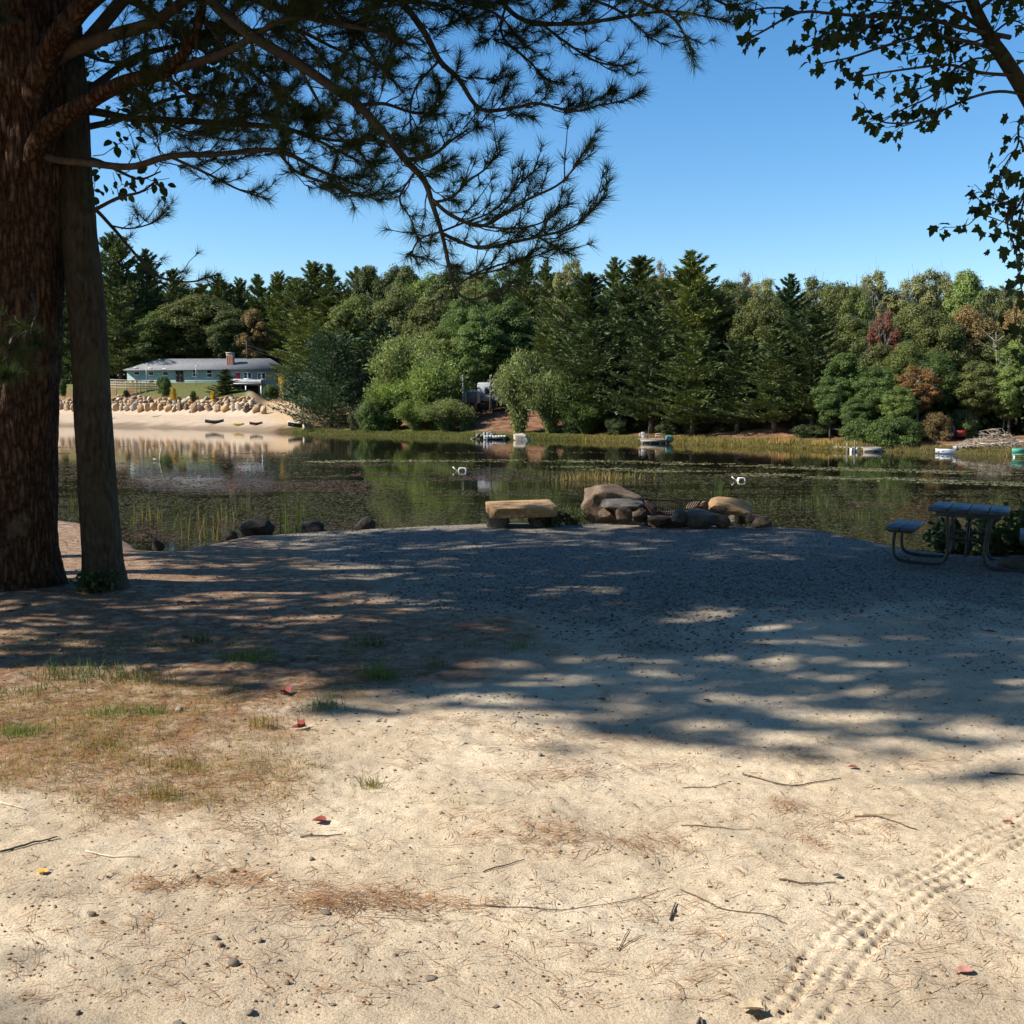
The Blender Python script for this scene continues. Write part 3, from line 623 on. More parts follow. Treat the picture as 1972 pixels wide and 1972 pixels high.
# (photo x, photo top y, metres beyond the waterline, kind, colour, width px or None, row, own label)
TREES = [
 (10,468,46,'pineA','dark',None,'b',0),(60,475,50,'pineB','dark',None,'b',0),(120,470,40,'pineC','dark',None,'b',0),(165,478,52,'pineA','dark',None,'b',0),
 (205,457,44,'pineC','dark',120,'b','tall dark pine rising just right of the smooth leaning trunk'),(250,470,50,'pineL','dark',110,'b',0),(290,484,56,'pineA','dark',100,'b',0),
 (235,560,34,'pineL','pine',110,'m',0),(340,522,70,'pineB','pine',None,'b',0),
 (388,560,56,'oakB','olive',190,'m','broad olive tree rising directly behind the teal house'),(320,590,50,'oakA','green',130,'m',0),(455,590,58,'oakA','pine',110,'m',0),
 (430,530,80,'pineA','pine',None,'b',0),(470,540,85,'pineB','pine',None,'b',0),(506,533,85,'pineA','pine',None,'b',0),(545,527,75,'pineB','ypine',None,'b',0),
 (490,590,60,'oakC','brown',80,'m',0),(570,545,75,'pineC','pine',None,'b',0),(605,508,80,'pineB','pine',90,'b',0),(640,513,84,'pineA','pine',90,'b',0),
 (590,600,46,'pineC','ypine',110,'m',0),(635,575,48,'pineA','ypine',140,'m',0),(680,522,75,'pineC','pine',None,'b',0),(715,505,75,'oakC','pine',100,'b',0),
 (750,503,80,'oakA','pine',110,'b',0),(790,505,75,'oakC','pine',100,'b',0),(830,518,72,'oakA','olive',None,'b',0),(875,508,70,'oakB','olive',None,'b',0),(925,515,66,'oakA','olive',None,'b',0),
 (970,508,66,'airy','olive',None,'b',0),(1015,500,62,'pineB','pine',None,'b',0),(1058,505,58,'pineA','pine',None,'b',0),(1100,490,58,'airy','pale',100,'b','pale airy tree standing behind the tip of the drooping pine bough'),
 (690,560,36,'oakB','ypine',150,'m',0),(765,545,40,'oakB','olive',150,'m',0),(840,560,36,'oakA','olive',140,'m',0),(905,560,34,'oakB','green',140,'m',0),(665,600,26,'pineA','pine',120,'m',0),(975,570,34,'oakA','green',130,'m',0),
 (638,652,7,'bushpine','blue',175,'f','wide bushy dark pine on the shore right of the teal house'),(738,615,16,'pineA','blue',110,'f',0),
 (800,635,12,'willow','willow',150,'f','tall grey green willow right of the wide bushy pine'),(760,722,6,'willow','lgreen',110,'f',0),(838,690,7,'willowB','lgreen',110,'f',0),(862,625,18,'oakB','lgreen',140,'f',0),
 (722,762,3,'bush','bright',80,'f','low bright green shrub under the willows at the water'),(800,765,4,'willow','lgreen',90,'f',0),(862,770,4,'willowB','willow',80,'f',0),
 (922,600,18,'oakC','bright',120,'f','bright green maple above the brown leaf slope'),(962,640,22,'oakC','green',110,'f',0),
 (1000,680,5,'willowB','willow',90,'f','slender grey green birch clump beside the tilted boulder'),(1062,705,5,'willow','willow',95,'f',0),(1098,725,4.5,'willowB','green',80,'f',0),
 (1080,560,26,'pineC','pine',140,'m',0),(1130,530,24,'pineB','dark',130,'m',0),(1175,500,38,'pineA','pine',110,'b',0),(1235,497,36,'pineB','pine',120,'b',0),(1205,560,14,'pineL','dark',130,'m',0),
 (1268,494,70,'bare','brown',80,'b','thin half bare treetop just left of the tallest pine'),(1335,487,16,'pineA','ypine',165,'f','tallest pine on the far shore with sunlit yellow green crown'),(1290,545,34,'pineC','pine',120,'b',0),
 (1385,575,20,'pineL','pine',120,'m',0),(1432,516,56,'bare','brown',80,'b','thin half bare treetop right of the tallest pine'),(1462,560,22,'oakB','olive',130,'m',0),(1402,532,50,'airy','olive',110,'b',0),(1512,533,34,'pineA','blue',110,'b',0),(1472,530,54,'airy','pale',100,'b',0),
 (1255,605,7,'pineL','dark',130,'f',0),(1150,625,7,'pineL','dark',130,'f',0),(1335,645,6,'pineL','pine',130,'f',0),(1105,650,8,'pineL','dark',110,'f',0),(1420,660,8,'pineL','dark',110,'f',0),
 (1492,640,9,'pineL','pine',120,'f','layered pine with bare lower trunk beside the brown pavilion'),(1565,600,12,'pineL','dark',130,'f',0),(1530,620,14,'pineL','dark',110,'f',0),
 (1568,526,44,'airy','olive',130,'b',0),(1615,533,42,'oakB','olive',140,'b',0),(1675,511,52,'airy','pale',110,'b',0),(1640,545,40,'airy','olive',90,'b',0),(1762,520,56,'airy','pale',120,'b',0),(1805,508,58,'airy','pale',110,'b',0),(1848,512,58,'oakC','olive',100,'b',0),
 (1703,592,22,'airy','red',80,'m','red autumn tree crown standing out among the olive trees'),(1745,575,32,'oakB','olive',150,'m',0),(1795,590,28,'oakB','olive',150,'m',0),(1850,580,34,'oakB','brown',150,'m',0),
 (1908,545,44,'airy','olive',130,'b',0),(1965,552,42,'oakB','brown',130,'b',0),(2020,550,40,'oakA','olive',None,'b',0),(2075,560,36,'oakB','olive',None,'b',0),
 (1632,675,10,'oakC','bright',110,'f',0),(1685,700,9,'oakA','green',100,'f',0),(1768,700,12,'airy','orange',120,'f','orange brown low tree above the white pedal boat'),(1800,670,20,'oakB','olive',130,'m',0),(1625,600,24,'oakA','olive',120,'m',0),(1680,610,24,'oakA','olive',120,'m',0),
 (1838,650,30,'oakB','olive',130,'m',0),(1905,630,36,'oakB','olive',150,'m',0),(1965,640,32,'oakA','lgreen',130,'m',0),(2030,640,26,'oakB','olive',None,'m',0),
 (1690,655,17,'oakA','olive',110,'m',0),(1738,650,17,'oakB','olive',110,'m',0),(1730,740,7,'oakA','olive',90,'f',0),(1600,720,7,'oakA','green',80,'f',0),(1130,770,4,'willow','green',80,'f',0),(1190,800,5,'bush','dark',60,'f',0),(1290,805,6,'bush','dark',60,'f',0),(1880,690,22,'oakA','olive',110,'m',0),(1945,700,24,'oakA','lgreen',110,'m',0),(1650,760,6,'oakA','green',70,'f',0),
 (1115,805,6,'bush','dark',70,'f',0),(1220,812,8,'bush','dark',70,'f',0),(1345,815,8,'bush','dark',70,'f',0),(1400,818,9,'bush','dark',60,'f',0),(1450,820,10,'bush','dark',60,'f',0),(1560,815,9,'bush','dark',70,'f',0),(690,790,4,'bush','dark',50,'f',0),(900,800,6,'bush','green',40,'f',0),
 (1722,797,3,'bush','bright',125,'f','large rounded bright green shrub at the water beside the floating dock'),(1655,800,5,'bush','green',70,'f',0),(1855,785,18,'bush','olive',70,'f',0),(1800,790,10,'bush','brown',80,'f',0),
]
_r = np.random.default_rng(5)
for _i in range(46):
    _px = -60 + _i * 46 + _r.uniform(-12, 12)
    _top = np.interp(_px, [0, 300, 400, 560, 1000, 1300, 1500, 1900, 2100], [500, 510, 548, 540, 522, 520, 550, 540, 560]) + _r.uniform(0, 30)
    _k = _r.choice(['pineA', 'pineB', 'pineC', 'oakA', 'oakB']) if _px < 1450 else _r.choice(['oakA', 'oakB', 'airy', 'pineC'])
    TREES.append((float(_px), float(_top), 95 + float(_r.uniform(-8, 8)) if _px > 0 else 70, str(_k), 'pine' if str(_k).startswith('p') else 'olive', 130, 'd', 0))
def shore_at(px, s):
    # find depth d along photo column px so that d - y_shore = s
    lo, hi = 40.0, 700.0
    k = (px - 986) / F
    for _ in range(50):
        m = (lo + hi) / 2
        if m - float(y_shore(k * m)) > s: hi = m
        else: lo = m
    x = k * lo * 1.0
    return x, lo
rows = {'b': [], 'm': [], 'f': [], 'd': []}
_rc = random.Random(3)
for t in TREES:
    if t[4] == 'olive' and not t[7] and _rc.random() < .4: t = t[:4] + (_rc.choice(['green', 'lgreen', 'ypine', 'pine']),) + t[5:]
    rows[t[6]].append(t)
RN = {'d': 'rearmost row', 'b': 'back row', 'm': 'middle row', 'f': 'front row'}
def far_tree(px, top, s, kind, colr, wpx, label, name, cat, group, rot=None):
    (cm, tmn), H0, R0, mk, kn = KIND[kind]
    x, y = shore_at(px, s); zb = on_shore(x, y) - 0.1
    x = P(px, 783, y).x
    zt = P(px, top, y).z; h = zt - zb
    sxy = h / H0 if wpx is None else (wpx * y / F / 2) / (R0 * 0.92)
    root = empty(name, (x, y, zb), random.uniform(0, 6.28) if rot is None else rot, label, cat, group)
    root.scale = (sxy * random.uniform(.9, 1.1), sxy * random.uniform(.9, 1.1), h / H0); root.rotation_euler.x = random.gauss(0, .02); root.rotation_euler.y = random.gauss(0, .02)
    tk = link('trunk', tmn, MT['bark_pale'] if kind in ('airy', 'bare') else MT['bark_far'], root)
    cr = link('crown', cm, MT[mk], root)
    c = np.array(TC[colr]) * random.uniform(0.85, 1.15) * (1.75 if mk == 'leaf' else 1.9); cr.color = (*c, 1)
    return root
for rk in 'dbmf':
    L = sorted(rows[rk], key=lambda t: t[0])
    for i, t in enumerate(L):
        kn = KIND[t[3]][4]
        lab = t[7] or '%s %s, %s from left in the %s across the water' % (CN[t[4]], kn, ORD[i], RN[rk])
        nm = {'pine': 'pine_tree', 'leaf': 'broadleaf_tree'}[KIND[t[3]][3]]
        if t[3].startswith('willow'): nm = 'willow_tree'
        if t[3] == 'bush': nm = 'shrub'
        far_tree(t[0], t[1], t[2], t[3], t[4], t[5], lab, nm, 'shrub' if nm == 'shrub' else 'tree', RN[rk] + ' of trees on the far shore')
# scattered understorey filling the wood behind, too dense to count
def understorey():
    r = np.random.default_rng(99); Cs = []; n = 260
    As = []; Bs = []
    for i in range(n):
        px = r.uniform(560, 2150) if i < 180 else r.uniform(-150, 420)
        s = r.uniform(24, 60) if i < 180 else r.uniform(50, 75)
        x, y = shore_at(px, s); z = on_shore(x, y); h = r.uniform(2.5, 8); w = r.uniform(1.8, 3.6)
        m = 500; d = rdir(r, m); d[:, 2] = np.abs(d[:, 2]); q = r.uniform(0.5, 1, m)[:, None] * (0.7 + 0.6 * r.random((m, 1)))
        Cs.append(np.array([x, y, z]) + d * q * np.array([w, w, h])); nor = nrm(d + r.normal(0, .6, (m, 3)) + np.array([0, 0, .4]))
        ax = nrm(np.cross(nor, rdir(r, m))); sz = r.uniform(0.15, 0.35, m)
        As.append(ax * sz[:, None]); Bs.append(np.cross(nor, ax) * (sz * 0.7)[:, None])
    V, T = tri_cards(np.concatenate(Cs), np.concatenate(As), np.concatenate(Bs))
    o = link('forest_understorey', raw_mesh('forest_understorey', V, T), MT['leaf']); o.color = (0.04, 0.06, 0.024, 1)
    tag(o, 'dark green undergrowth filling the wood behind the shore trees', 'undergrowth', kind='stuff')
understorey()
#__PART3__
# ------------------------------------------------------------------ near trees
def wall_disp(rings, sides, amp, fz, fa, seed):
    pass
def trunk_mesh(cpts, radii, sides=56, n=150, amp=0.02, ridge=9, vert=3.0, seed=0, flare=None, knots=()):
    p = spline(cpts, n); r = np.interp(np.linspace(0, 1, n), np.linspace(0, 1, len(radii)), radii)
    V, Q, T = tube_geo(p, r, sides, True)
    R_ = V[:n * sides].reshape(n, sides, 3); c = p[:, None]; d = R_ - c; rr = np.linalg.norm(d, axis=2, keepdims=True); dn = d / rr
    an = np.arctan2(dn[..., 1], dn[..., 0]); z = R_[..., 2]
    cx, sy = np.cos(an) * ridge / 2, np.sin(an) * ridge / 2
    nz = fbm(cx, sy, z * vert, 4, seed); nb = fbm(cx * 0.3, sy * 0.3, z * 0.9, 2, seed + 7)
    q = 1 - np.abs(nz - 0.5) * 4
    disp = amp * (q - 0.3) + (nb - 0.5) * amp * 3.0
    for (ka, kz, kr, kh) in knots:
        da = np.abs((an - ka + np.pi) % (2 * np.pi) - np.pi) * rr[..., 0]; dd = np.hypot(da, z - kz)
        disp += kh * np.exp(-(dd / kr) ** 2) - 1.2 * kh * np.exp(-(dd / (kr * 0.35)) ** 2)
    if flare:
        h, f, lob = flare
        k = np.clip(1 - (z - z.min()) / h, 0, 1) ** 2.2
        disp += k * f * (0.55 + 0.45 * np.cos(an * lob + 0.8) + 0.3 * np.sin(an * (lob + 2)))
    R2 = c + dn * (rr[..., 0] + disp)[..., None]
    V[:n * sides] = R2.reshape(-1, 3)
    return V, Q, T
def needle_tufts(r, C, D, per, ln, wd, spread=(0.25, 1.25)):
    # C tuft centres, D directions -> thin triangles
    n = len(C); k = per
    C = np.repeat(C, k, 0); D = np.repeat(D, k, 0)
    a = r.uniform(*spread, n * k); ph = r.uniform(0, 6.283, n * k)
    u = nrm(np.cross(D, nrm(np.stack([r.normal(size=n * k), r.normal(size=n * k), r.normal(size=n * k)], 1)))); v = np.cross(D, u)
    ax = D * np.cos(a)[:, None] + (u * np.cos(ph)[:, None] + v * np.sin(ph)[:, None]) * np.sin(a)[:, None]
    L = ln * r.uniform(0.75, 1.15, n * k); C = C + D * r.uniform(-0.03, 0.02, (n * k, 1))
    b = nrm(np.cross(ax, rdir(r, n * k))) * wd
    tip = C + ax * L[:, None] + np.array([0, 0, -0.12]) * (L * r.uniform(0, 1, n * k))[:, None]
    V = np.stack([C + b, C - b, tip], 1).reshape(-1, 3)
    return V, np.arange(n * k * 3).reshape(-1, 3)
def grow_twigs(r, pts, t0, spacing, length, tuft_gap, up=0.35, mb=None, sub=True, rad=0.006, side=1.0, taper=0.5):
    """side shoots along a limb; returns tuft centres and directions"""
    p = np.asarray(pts); seg = np.linalg.norm(np.diff(p, axis=0), axis=1); S = np.concatenate([[0], np.cumsum(seg)]); tot = S[-1]
    C = []; D = []
    s = t0 * tot; flip = 1
    while s < tot:
        i = min(np.searchsorted(S, s) - 1, len(p) - 2); i = max(i, 0); f = (s - S[i]) / max(seg[i], 1e-6)
        o = p[i] * (1 - f) + p[i + 1] * f; t = nrm((p[i + 1] - p[i])[None])[0]
        sd = nrm(np.cross(t, (0, 0, 1.0))[None])[0] * flip; flip *= -1
        w = nrm((t * r.uniform(0.35, 1.0) + sd * r.uniform(0.3, 1.0) * side + np.array([0, 0, r.uniform(-0.35, 0.6)]) + r.normal(0, 0.25, 3))[None])[0]
        L = length * r.uniform(0.4, 1.2) * (1 - taper * s / tot)
        m = 6; u = np.linspace(0, 1, m)
        sag = -0.25 * r.random()
        q = o + w * (u * L)[:, None] + np.array([0, 0, 1.0]) * ((sag * u + (up + 0.2 * r.random()) * u * u) * L)[:, None] + np.cumsum(r.normal(0, 0.035 * L, (m, 3)), 0)
        if mb is not None: mb.tube(q, np.linspace(rad, rad * 0.5, m), 3, False)
        tg = nrm(np.gradient(q, axis=0))
        if sub and L > 0.35:
            c2, d2 = grow_twigs(r, q, 0.3, 0.13, L * 0.45, tuft_gap, up, mb, False, rad * 0.6, side, 0.4); C += c2; D += d2
        nT = max(2, int(L * 0.55 / tuft_gap))
        for uu in np.linspace(0.5, 1.0, nT):
            x = uu * (m - 1); j = min(int(x), m - 2); g = x - j
            C.append(q[j] * (1 - g) + q[j + 1] * g); D.append(nrm((tg[j] + r.normal(0, 0.12, 3))[None])[0])
        s += spacing * r.uniform(0.6, 1.5)
    tg = nrm((p[-1] - p[-2])[None])[0]
    for k in range(4): C.append(p[-1] - tg * 0.05 * k); D.append(tg)
    return C, D

TY = 9.3
PB = P(22, 1128, TY); pine_base = Vector((PB.x, PB.y, on_ground(PB.x, PB.y)))
pine_root = empty('pine_tree', pine_base, 0, 'massive rough barked pine at the left edge with drooping boughs', 'tree')
def W3(px, py, Y): return np.array(P(px, py, Y))
tp = [np.array(pine_base) + (0, 0, -0.25), W3(22, 1050, TY), W3(28, 850, TY), W3(34, 650, TY), W3(45, 400, TY), W3(62, 150, TY), W3(75, 0, TY), W3(80, -300, TY) , W3(78, -1200, TY + 0.3), W3(90, -2300, TY + 0.3)]
V, Q, T = trunk_mesh(tp, [0.42, 0.365, 0.33, 0.325, 0.315, 0.29, 0.25, 0.22, 0.15, 0.05], 72, 330, 0.022, 14, 3.2, 3, (0.9, 0.16, 5), [(-1.75, float(P(20, 990, TY).z), 0.13, 0.05), (-1.2, float(P(60, 940, TY).z), 0.16, 0.035)])
link('trunk', raw_mesh('pine_trunk_near', V, T, Q, True), MT['bark_pine'], pine_root, world=True)
rp = np.random.default_rng(42)
def limb(root, pl, rads, t0=0.35, spacing=0.2, length=0.8, per=38, up=0.35, gap=0.08, ln=0.12, wd=0.0019, mat='limb', sub=True, seed=None, taper=0.5):
    r = rp if seed is None else np.random.default_rng(seed)
    pts = spline(pl, max(14, 5 * len(pl))); mb = MB()
    mb.tube(pts, np.interp(np.linspace(0, 1, len(pts)), np.linspace(0, 1, len(rads)), rads), 9)
    tw = MB()
    C, D = grow_twigs(r, pts, t0, spacing * 0.5, length, gap, up, tw, sub, taper=taper)
    b = link('branch', mb.mesh('branch', True), MT[mat], root, world=True)
    tg_ = tw.mesh('twigs', True)
    if len(tg_.vertices): 
        o = link('twigs', tg_, MT['twig'], b); o['kind'] = 'stuff'
    if C:
        V, T = needle_tufts(r, np.array(C), np.array(D), per, ln, wd)
        o = link('needles', raw_mesh('needles', V, T), MT['needle'], b); o['kind'] = 'stuff'
    return pts
def LP(*a): return [W3(*p) for p in a]
# boughs seen in the photograph (pixel, pixel, depth)
limb(pine_root, LP((38,440,9.22),(48,340,9.1),(85,255,9.0),(150,208,8.9),(230,163,8.7),(310,140,8.5),(350,108,8.4),(385,40,8.3),(400,-60,8.2)), [0.05,0.07,0.085,0.062,0.055,0.045,0.03,0.02], 0.55, 0.25, 0.9, mat='bark_pine')
limb(pine_root, LP((310,140,8.5),(380,120,8.4),(430,103,8.2),(490,70,8.0),(540,40,7.9),(620,30,7.8)), [0.035,0.03,0.022,0.01], 0.2, 0.2, 0.8)
limb(pine_root, LP((45,330,9.22),(55,220,9.1),(80,135,9.0),(130,45,8.8),(200,-20,8.6),(330,-90,8.3)), [0.06,0.08,0.1,0.085,0.065,0.03], 0.75, 0.3, 0.8, mat='bark_pine')
limb(pine_root, LP((70,130,9.2),(140,95,8.95),(215,68,8.8),(290,45,8.6),(345,8,8.5),(420,-50,8.3)), [0.07,0.055,0.05,0.045,0.035,0.02], 0.5, 0.3, 0.8)
limb(pine_root, LP((345,-130,8.8),(400,-10,8.3),(480,65,8.0),(570,120,7.9),(650,175,7.8),(690,203,7.75),(738,254,7.7),(781,308,7.6),(817,348,7.6),(832,391,7.55),(850,446,7.5),(864,507,7.5),(875,554,7.45),(900,576,7.4),(937,569,7.35),(991,543,7.3)), [0.05,0.042,0.036,0.032,0.028,0.023,0.018,0.013,0.0105,0.009,0.007], 0.42, 0.21, 0.62)
limb(pine_root, LP((832,384,7.55),(870,415,7.5),(926,435,7.45),(975,410,7.4),(1017,384,7.4),(1085,348,7.35),(1136,275,7.3)), [0.014,0.012,0.009,0.005], 0.15, 0.115, 0.36)
limb(pine_root, LP((850,449,7.5),(885,465,7.5),(926,478,7.45),(980,468,7.45),(1035,456,7.4),(1107,435,7.4),(1165,380,7.35)), [0.013,0.011,0.009,0.005], 0.12, 0.115, 0.34)
limb(pine_root, LP((832,391,7.55),(870,380,7.6),(900,350,7.6),(935,325,7.6),(965,290,7.65)), [0.011,0.008,0.005], 0.2, 0.12, 0.35)
limb(pine_root, LP((700,-60,8.6),(770,0,8.4),(817,62,8.2),(846,116,8.1),(883,152,8.05),(926,210,8.0),(998,206,7.95),(1035,199,7.9),(1107,214,7.9),(1162,200,7.9)), [0.03,0.026,0.022,0.018,0.014,0.011,0.009,0.005], 0.25, 0.16, 0.6)
limb(pine_root, LP((900,-60,8.7),(962,0,8.5),(998,33,8.4),(1042,45,8.3),(1125,45,8.2),(1180,36,8.15),(1290,22,8.1),(1400,40,8.0)), [0.022,0.018,0.015,0.012,0.006], 0.2, 0.16, 0.5)
limb(pine_root, LP((1042,45,8.3),(1085,78,8.3),(1143,116,8.25),(1190,126,8.2),(1216,122,8.2)), [0.01,0.008,0.005], 0.15, 0.13, 0.35)
limb(pine_root, LP((980,-10,8.5),(966,65,8.5),(1017,116,8.45),(1053,152,8.4),(1080,160,8.4)), [0.01,0.008,0.005], 0.2, 0.13, 0.36)
limb(pine_root, LP((1150,-60,8.2),(1220,-5,8.1),(1290,30,8.0),(1320,70,7.95),(1335,100,7.9)), [0.013,0.01,0.006], 0.15, 0.12, 0.4)
limb(pine_root, LP((1250,-70,8.4),(1340,-20,8.3),(1400,10,8.2),(1430,20,8.1)), [0.013,0.01,0.006], 0.2, 0.12, 0.45)
limb(pine_root, LP((70,230,9.3),(163,214,9.6),(250,228,9.6),(340,232,9.5),(430,238,9.4),(560,250,9.2),(690,310,9.0)), [0.04,0.035,0.03,0.025,0.02,0.008], 0.25, 0.17, 0.75)
limb(pine_root, LP((60,290,9.25),(105,306,9.05),(177,315,8.95),(254,321,8.8),(326,301,8.6),(420,297,8.5),(533,290,8.4),(620,330,8.3),(700,360,8.3)), [0.035,0.03,0.026,0.022,0.016,0.006], 0.33, 0.15, 0.6)
limb(pine_root, LP((533,290,8.4),(570,330,8.35),(620,350,8.3),(690,375,8.3),(745,372,8.25)), [0.012,0.01,0.005], 0.1, 0.14, 0.45)
limb(pine_root, LP((326,301,8.6),(400,335,8.6),(460,365,8.6),(515,383,8.55)), [0.012,0.009,0.005], 0.35, 0.16, 0.4)
limb(pine_root, LP((95,380,9.6),(170,395,10.0),(214,435,10.2),(254,482,10.3),(300,530,10.4),(362,543,10.4),(415,530,10.4)), [0.02,0.016,0.012,0.005], 0.45, 0.2, 0.45)
limb(pine_root, LP((214,435,10.2),(250,440,10.2),(290,430,10.1),(320,405,10.1)), [0.009,0.007,0.004], 0.2, 0.17, 0.3)
limb(pine_root, LP((400,-40,8.2),(520,10,8.0),(620,40,7.9),(720,60,7.8),(800,90,7.7)), [0.03,0.025,0.016,0.006], 0.1, 0.14, 0.7)
limb(pine_root, LP((430,-80,8.6),(560,-20,8.5),(700,-5,8.4),(850,10,8.3),(900,40,8.2)), [0.03,0.025,0.016,0.006], 0.1, 0.14, 0.7)
limb(pine_root, LP((385,40,8.3),(470,60,8.8),(560,55,9.0),(650,95,9.0),(740,130,9.0)), [0.02,0.016,0.006], 0.1, 0.15, 0.7)
limb(pine_root, LP((570,120,7.9),(610,190,8.0),(640,250,8.0),(690,290,8.0),(720,330,8.0)), [0.012,0.009,0.005], 0.2, 0.15, 0.45)
limb(pine_root, LP((738,254,7.7),(700,270,7.9),(650,300,8.0),(640,345,8.0)), [0.009,0.007,0.004], 0.3, 0.15, 0.4)
limb(pine_root, LP((846,116,8.1),(800,170,8.1),(790,230,8.1),(800,290,8.0)), [0.01,0.007,0.004], 0.3, 0.15, 0.4)
limb(pine_root, LP((30,640,9.0),(20,660,8.4),(15,700,8.0),(12,725,7.7)), [0.012,0.009,0.006], 0.5, 0.1, 0.24, per=56, ln=0.13)
limb(pine_root, LP((60,560,9.1),(70,600,8.7),(60,640,8.4),(75,665,8.2)), [0.012,0.009,0.006], 0.5, 0.2, 0.3, per=40, ln=0.13)
limb(pine_root, LP((40,40,9.1),(-40,30,8.6),(-120,60,8.2)), [0.03,0.02,0.008], 0.2, 0.2, 0.7)
for (i_, q_) in enumerate((((380,20,8.6),(450,110,8.6),(520,170,8.6),(600,215,8.5)), ((300,130,8.6),(380,190,8.8),(460,215,8.9),(540,225,8.9)), ((480,65,8.2),(500,130,8.4),(560,190,8.5),(600,260,8.5)), ((200,160,9.0),(270,210,9.2),(350,250,9.3),(440,270,9.3)), ((250,-20,9.0),(330,60,9.1),(420,110,9.2),(520,130,9.2)), ((600,-40,8.6),(660,40,8.5),(720,110,8.4),(770,170,8.3)), ((560,250,9.2),(640,270,9.1),(720,270,9.0),(800,290,9.0)), ((690,203,7.9),(740,200,8.1),(790,215,8.2),(850,220,8.2)), ((781,308,7.7),(830,300,7.8),(870,270,7.9),(900,250,8.0)), ((480,-60,8.8),(560,40,8.9),(640,130,8.9),(700,180,8.9)), ((760,-50,8.4),(880,0,8.3),(960,30,8.3),(1010,90,8.3)), ((1060,-60,8.3),(1120,-10,8.2),(1190,20,8.1),(1250,70,8.1)), ((150,100,9.2),(220,120,9.6),(300,100,9.8),(380,80,9.9)))):
    limb(pine_root, LP(*q_), [0.016,0.011,0.005], 0.12, 0.15, 0.6)
for q_ in (((875,554,7.45),(920,525,7.45),(980,505,7.4),(1040,490,7.4),(1085,470,7.4)), ((864,507,7.5),(900,528,7.5),(950,522,7.45),(1015,497,7.4)), ((850,446,7.5),(890,430,7.6),(950,405,7.6),(1010,345,7.6),(1040,320,7.6)), ((926,435,7.45),(980,440,7.4),(1040,430,7.4),(1090,395,7.4)), ((1035,456,7.4),(1080,480,7.4),(1100,490,7.4)), ((800,330,7.7),(770,380,7.8),(790,420,7.8),(810,470,7.8)), ((640,345,8.0),(680,370,8.0),(730,385,8.0)), ((850,446,7.5),(810,460,7.6),(795,490,7.6),(830,500,7.6))):
    limb(pine_root, LP(*q_), [0.008,0.006,0.004], 0.15, 0.16, 0.3)
# crown above the frame: whorls round the trunk, coarser tufts
def upper_crown(root, axis_pts, z0, z1, R, n, seed, wd=0.012, per=9, ln=0.2):
    r = np.random.default_rng(seed)
    ax = spline(axis_pts, 60)
    for i in range(n):
        t = (i + 0.5) / n; z = z0 + (z1 - z0) * t; k = np.argmin(np.abs(ax[:, 2] - z)); o = ax[k]
        a = i * 2.4 + r.normal(0, 0.3); L = R * (0.75 + 0.5 * r.random()) * (1 - 0.75 * t ** 1.3)
        d = np.array([math.cos(a), math.sin(a), 0.0])
        pl = [o, o + d * L * 0.4 + (0, 0, 0.12 * L), o + d * L * 0.75 + (0, 0, 0.16 * L), o + d * L + (0, 0, 0.22 * L)]
        limb(root, pl, [0.055 * (1 - t) + 0.015, 0.03 * (1 - t) + 0.012, 0.008], 0.15, 0.3, 1.4, per, 0.2, 0.16, ln, wd, sub=True, seed=seed * 100 + i)
upper_crown(pine_root, [tuple(tp[6]), tuple(tp[7]), tuple(tp[8]), tuple(tp[9])], 8.0, 17.0, 5.2, 40, 8)

# smooth-barked tree beside it
HB = P(203, 1150, 9.25); hbase = Vector((HB.x, HB.y, on_ground(HB.x, HB.y)))
hard = empty('hardwood_tree', hbase, 0, 'smooth grey barked leaning tree beside the massive pine', 'tree')
hp = [np.array(hbase) + (0, 0, -0.15), W3(201, 1100, 9.25), W3(188, 950, 9.25), W3(179, 800, 9.25), W3(167, 600, 9.3), W3(149, 420, 9.35), W3(135, 200, 9.4), W3(120, 0, 9.4), W3(90, -500, 9.5), W3(50, -1300, 9.8)]
V, Q, T = trunk_mesh(hp, [0.19, 0.162, 0.15, 0.148, 0.143, 0.14, 0.135, 0.13, 0.1, 0.05], 48, 220, 0.011, 11, 1.3, 13, (0.5, 0.09, 4), [(-1.3, 3.3, .1, .02), (-1.9, 4.6, .09, .02)])
link('trunk', raw_mesh('hardwood_trunk', V, T, Q, True), MT['bark_hard'], hard, world=True)
def leaf_shape(kind='maple'):
    if kind == 'maple':
        o = [(0, -0.1), (0.18, 0.02), (0.5, 0.05), (0.42, 0.25), (0.55, 0.5), (0.28, 0.5), (0.2, 0.72), (0.0, 1.0), (-0.2, 0.72), (-0.28, 0.5), (-0.55, 0.5), (-0.42, 0.25), (-0.5, 0.05), (-0.18, 0.02)]
    else:
        o = [(0, 0), (0.28, 0.2), (0.34, 0.5), (0.2, 0.8), (0, 1.0), (-0.2, 0.8), (-0.34, 0.5), (-0.28, 0.2)]
    V = [(0, 0.3, 0.0)] + [(x, y, 0.16 * abs(x) + 0.05 * math.sin(5 * y + x * 3) - 0.12 * max(0, y - .4)) for x, y in o]
    n = len(o); T = [(0, 1 + i, 1 + (i + 1) % n) for i in range(n)]
    return np.array(V, float), np.array(T)
def leaf_frames(r, C, D, droop=0.5):
    ax = nrm(D * 0.6 + r.normal(0, 0.5, C.shape) + np.array([0, 0, -droop])); nor = nrm(np.cross(ax, nrm(r.normal(0, 1, C.shape) + np.array([0, 0, 0.3])))); 
    nor = np.where((nor[:, 2:3] < 0), -nor, nor); x = np.cross(ax, nor)
    return x, ax, nor
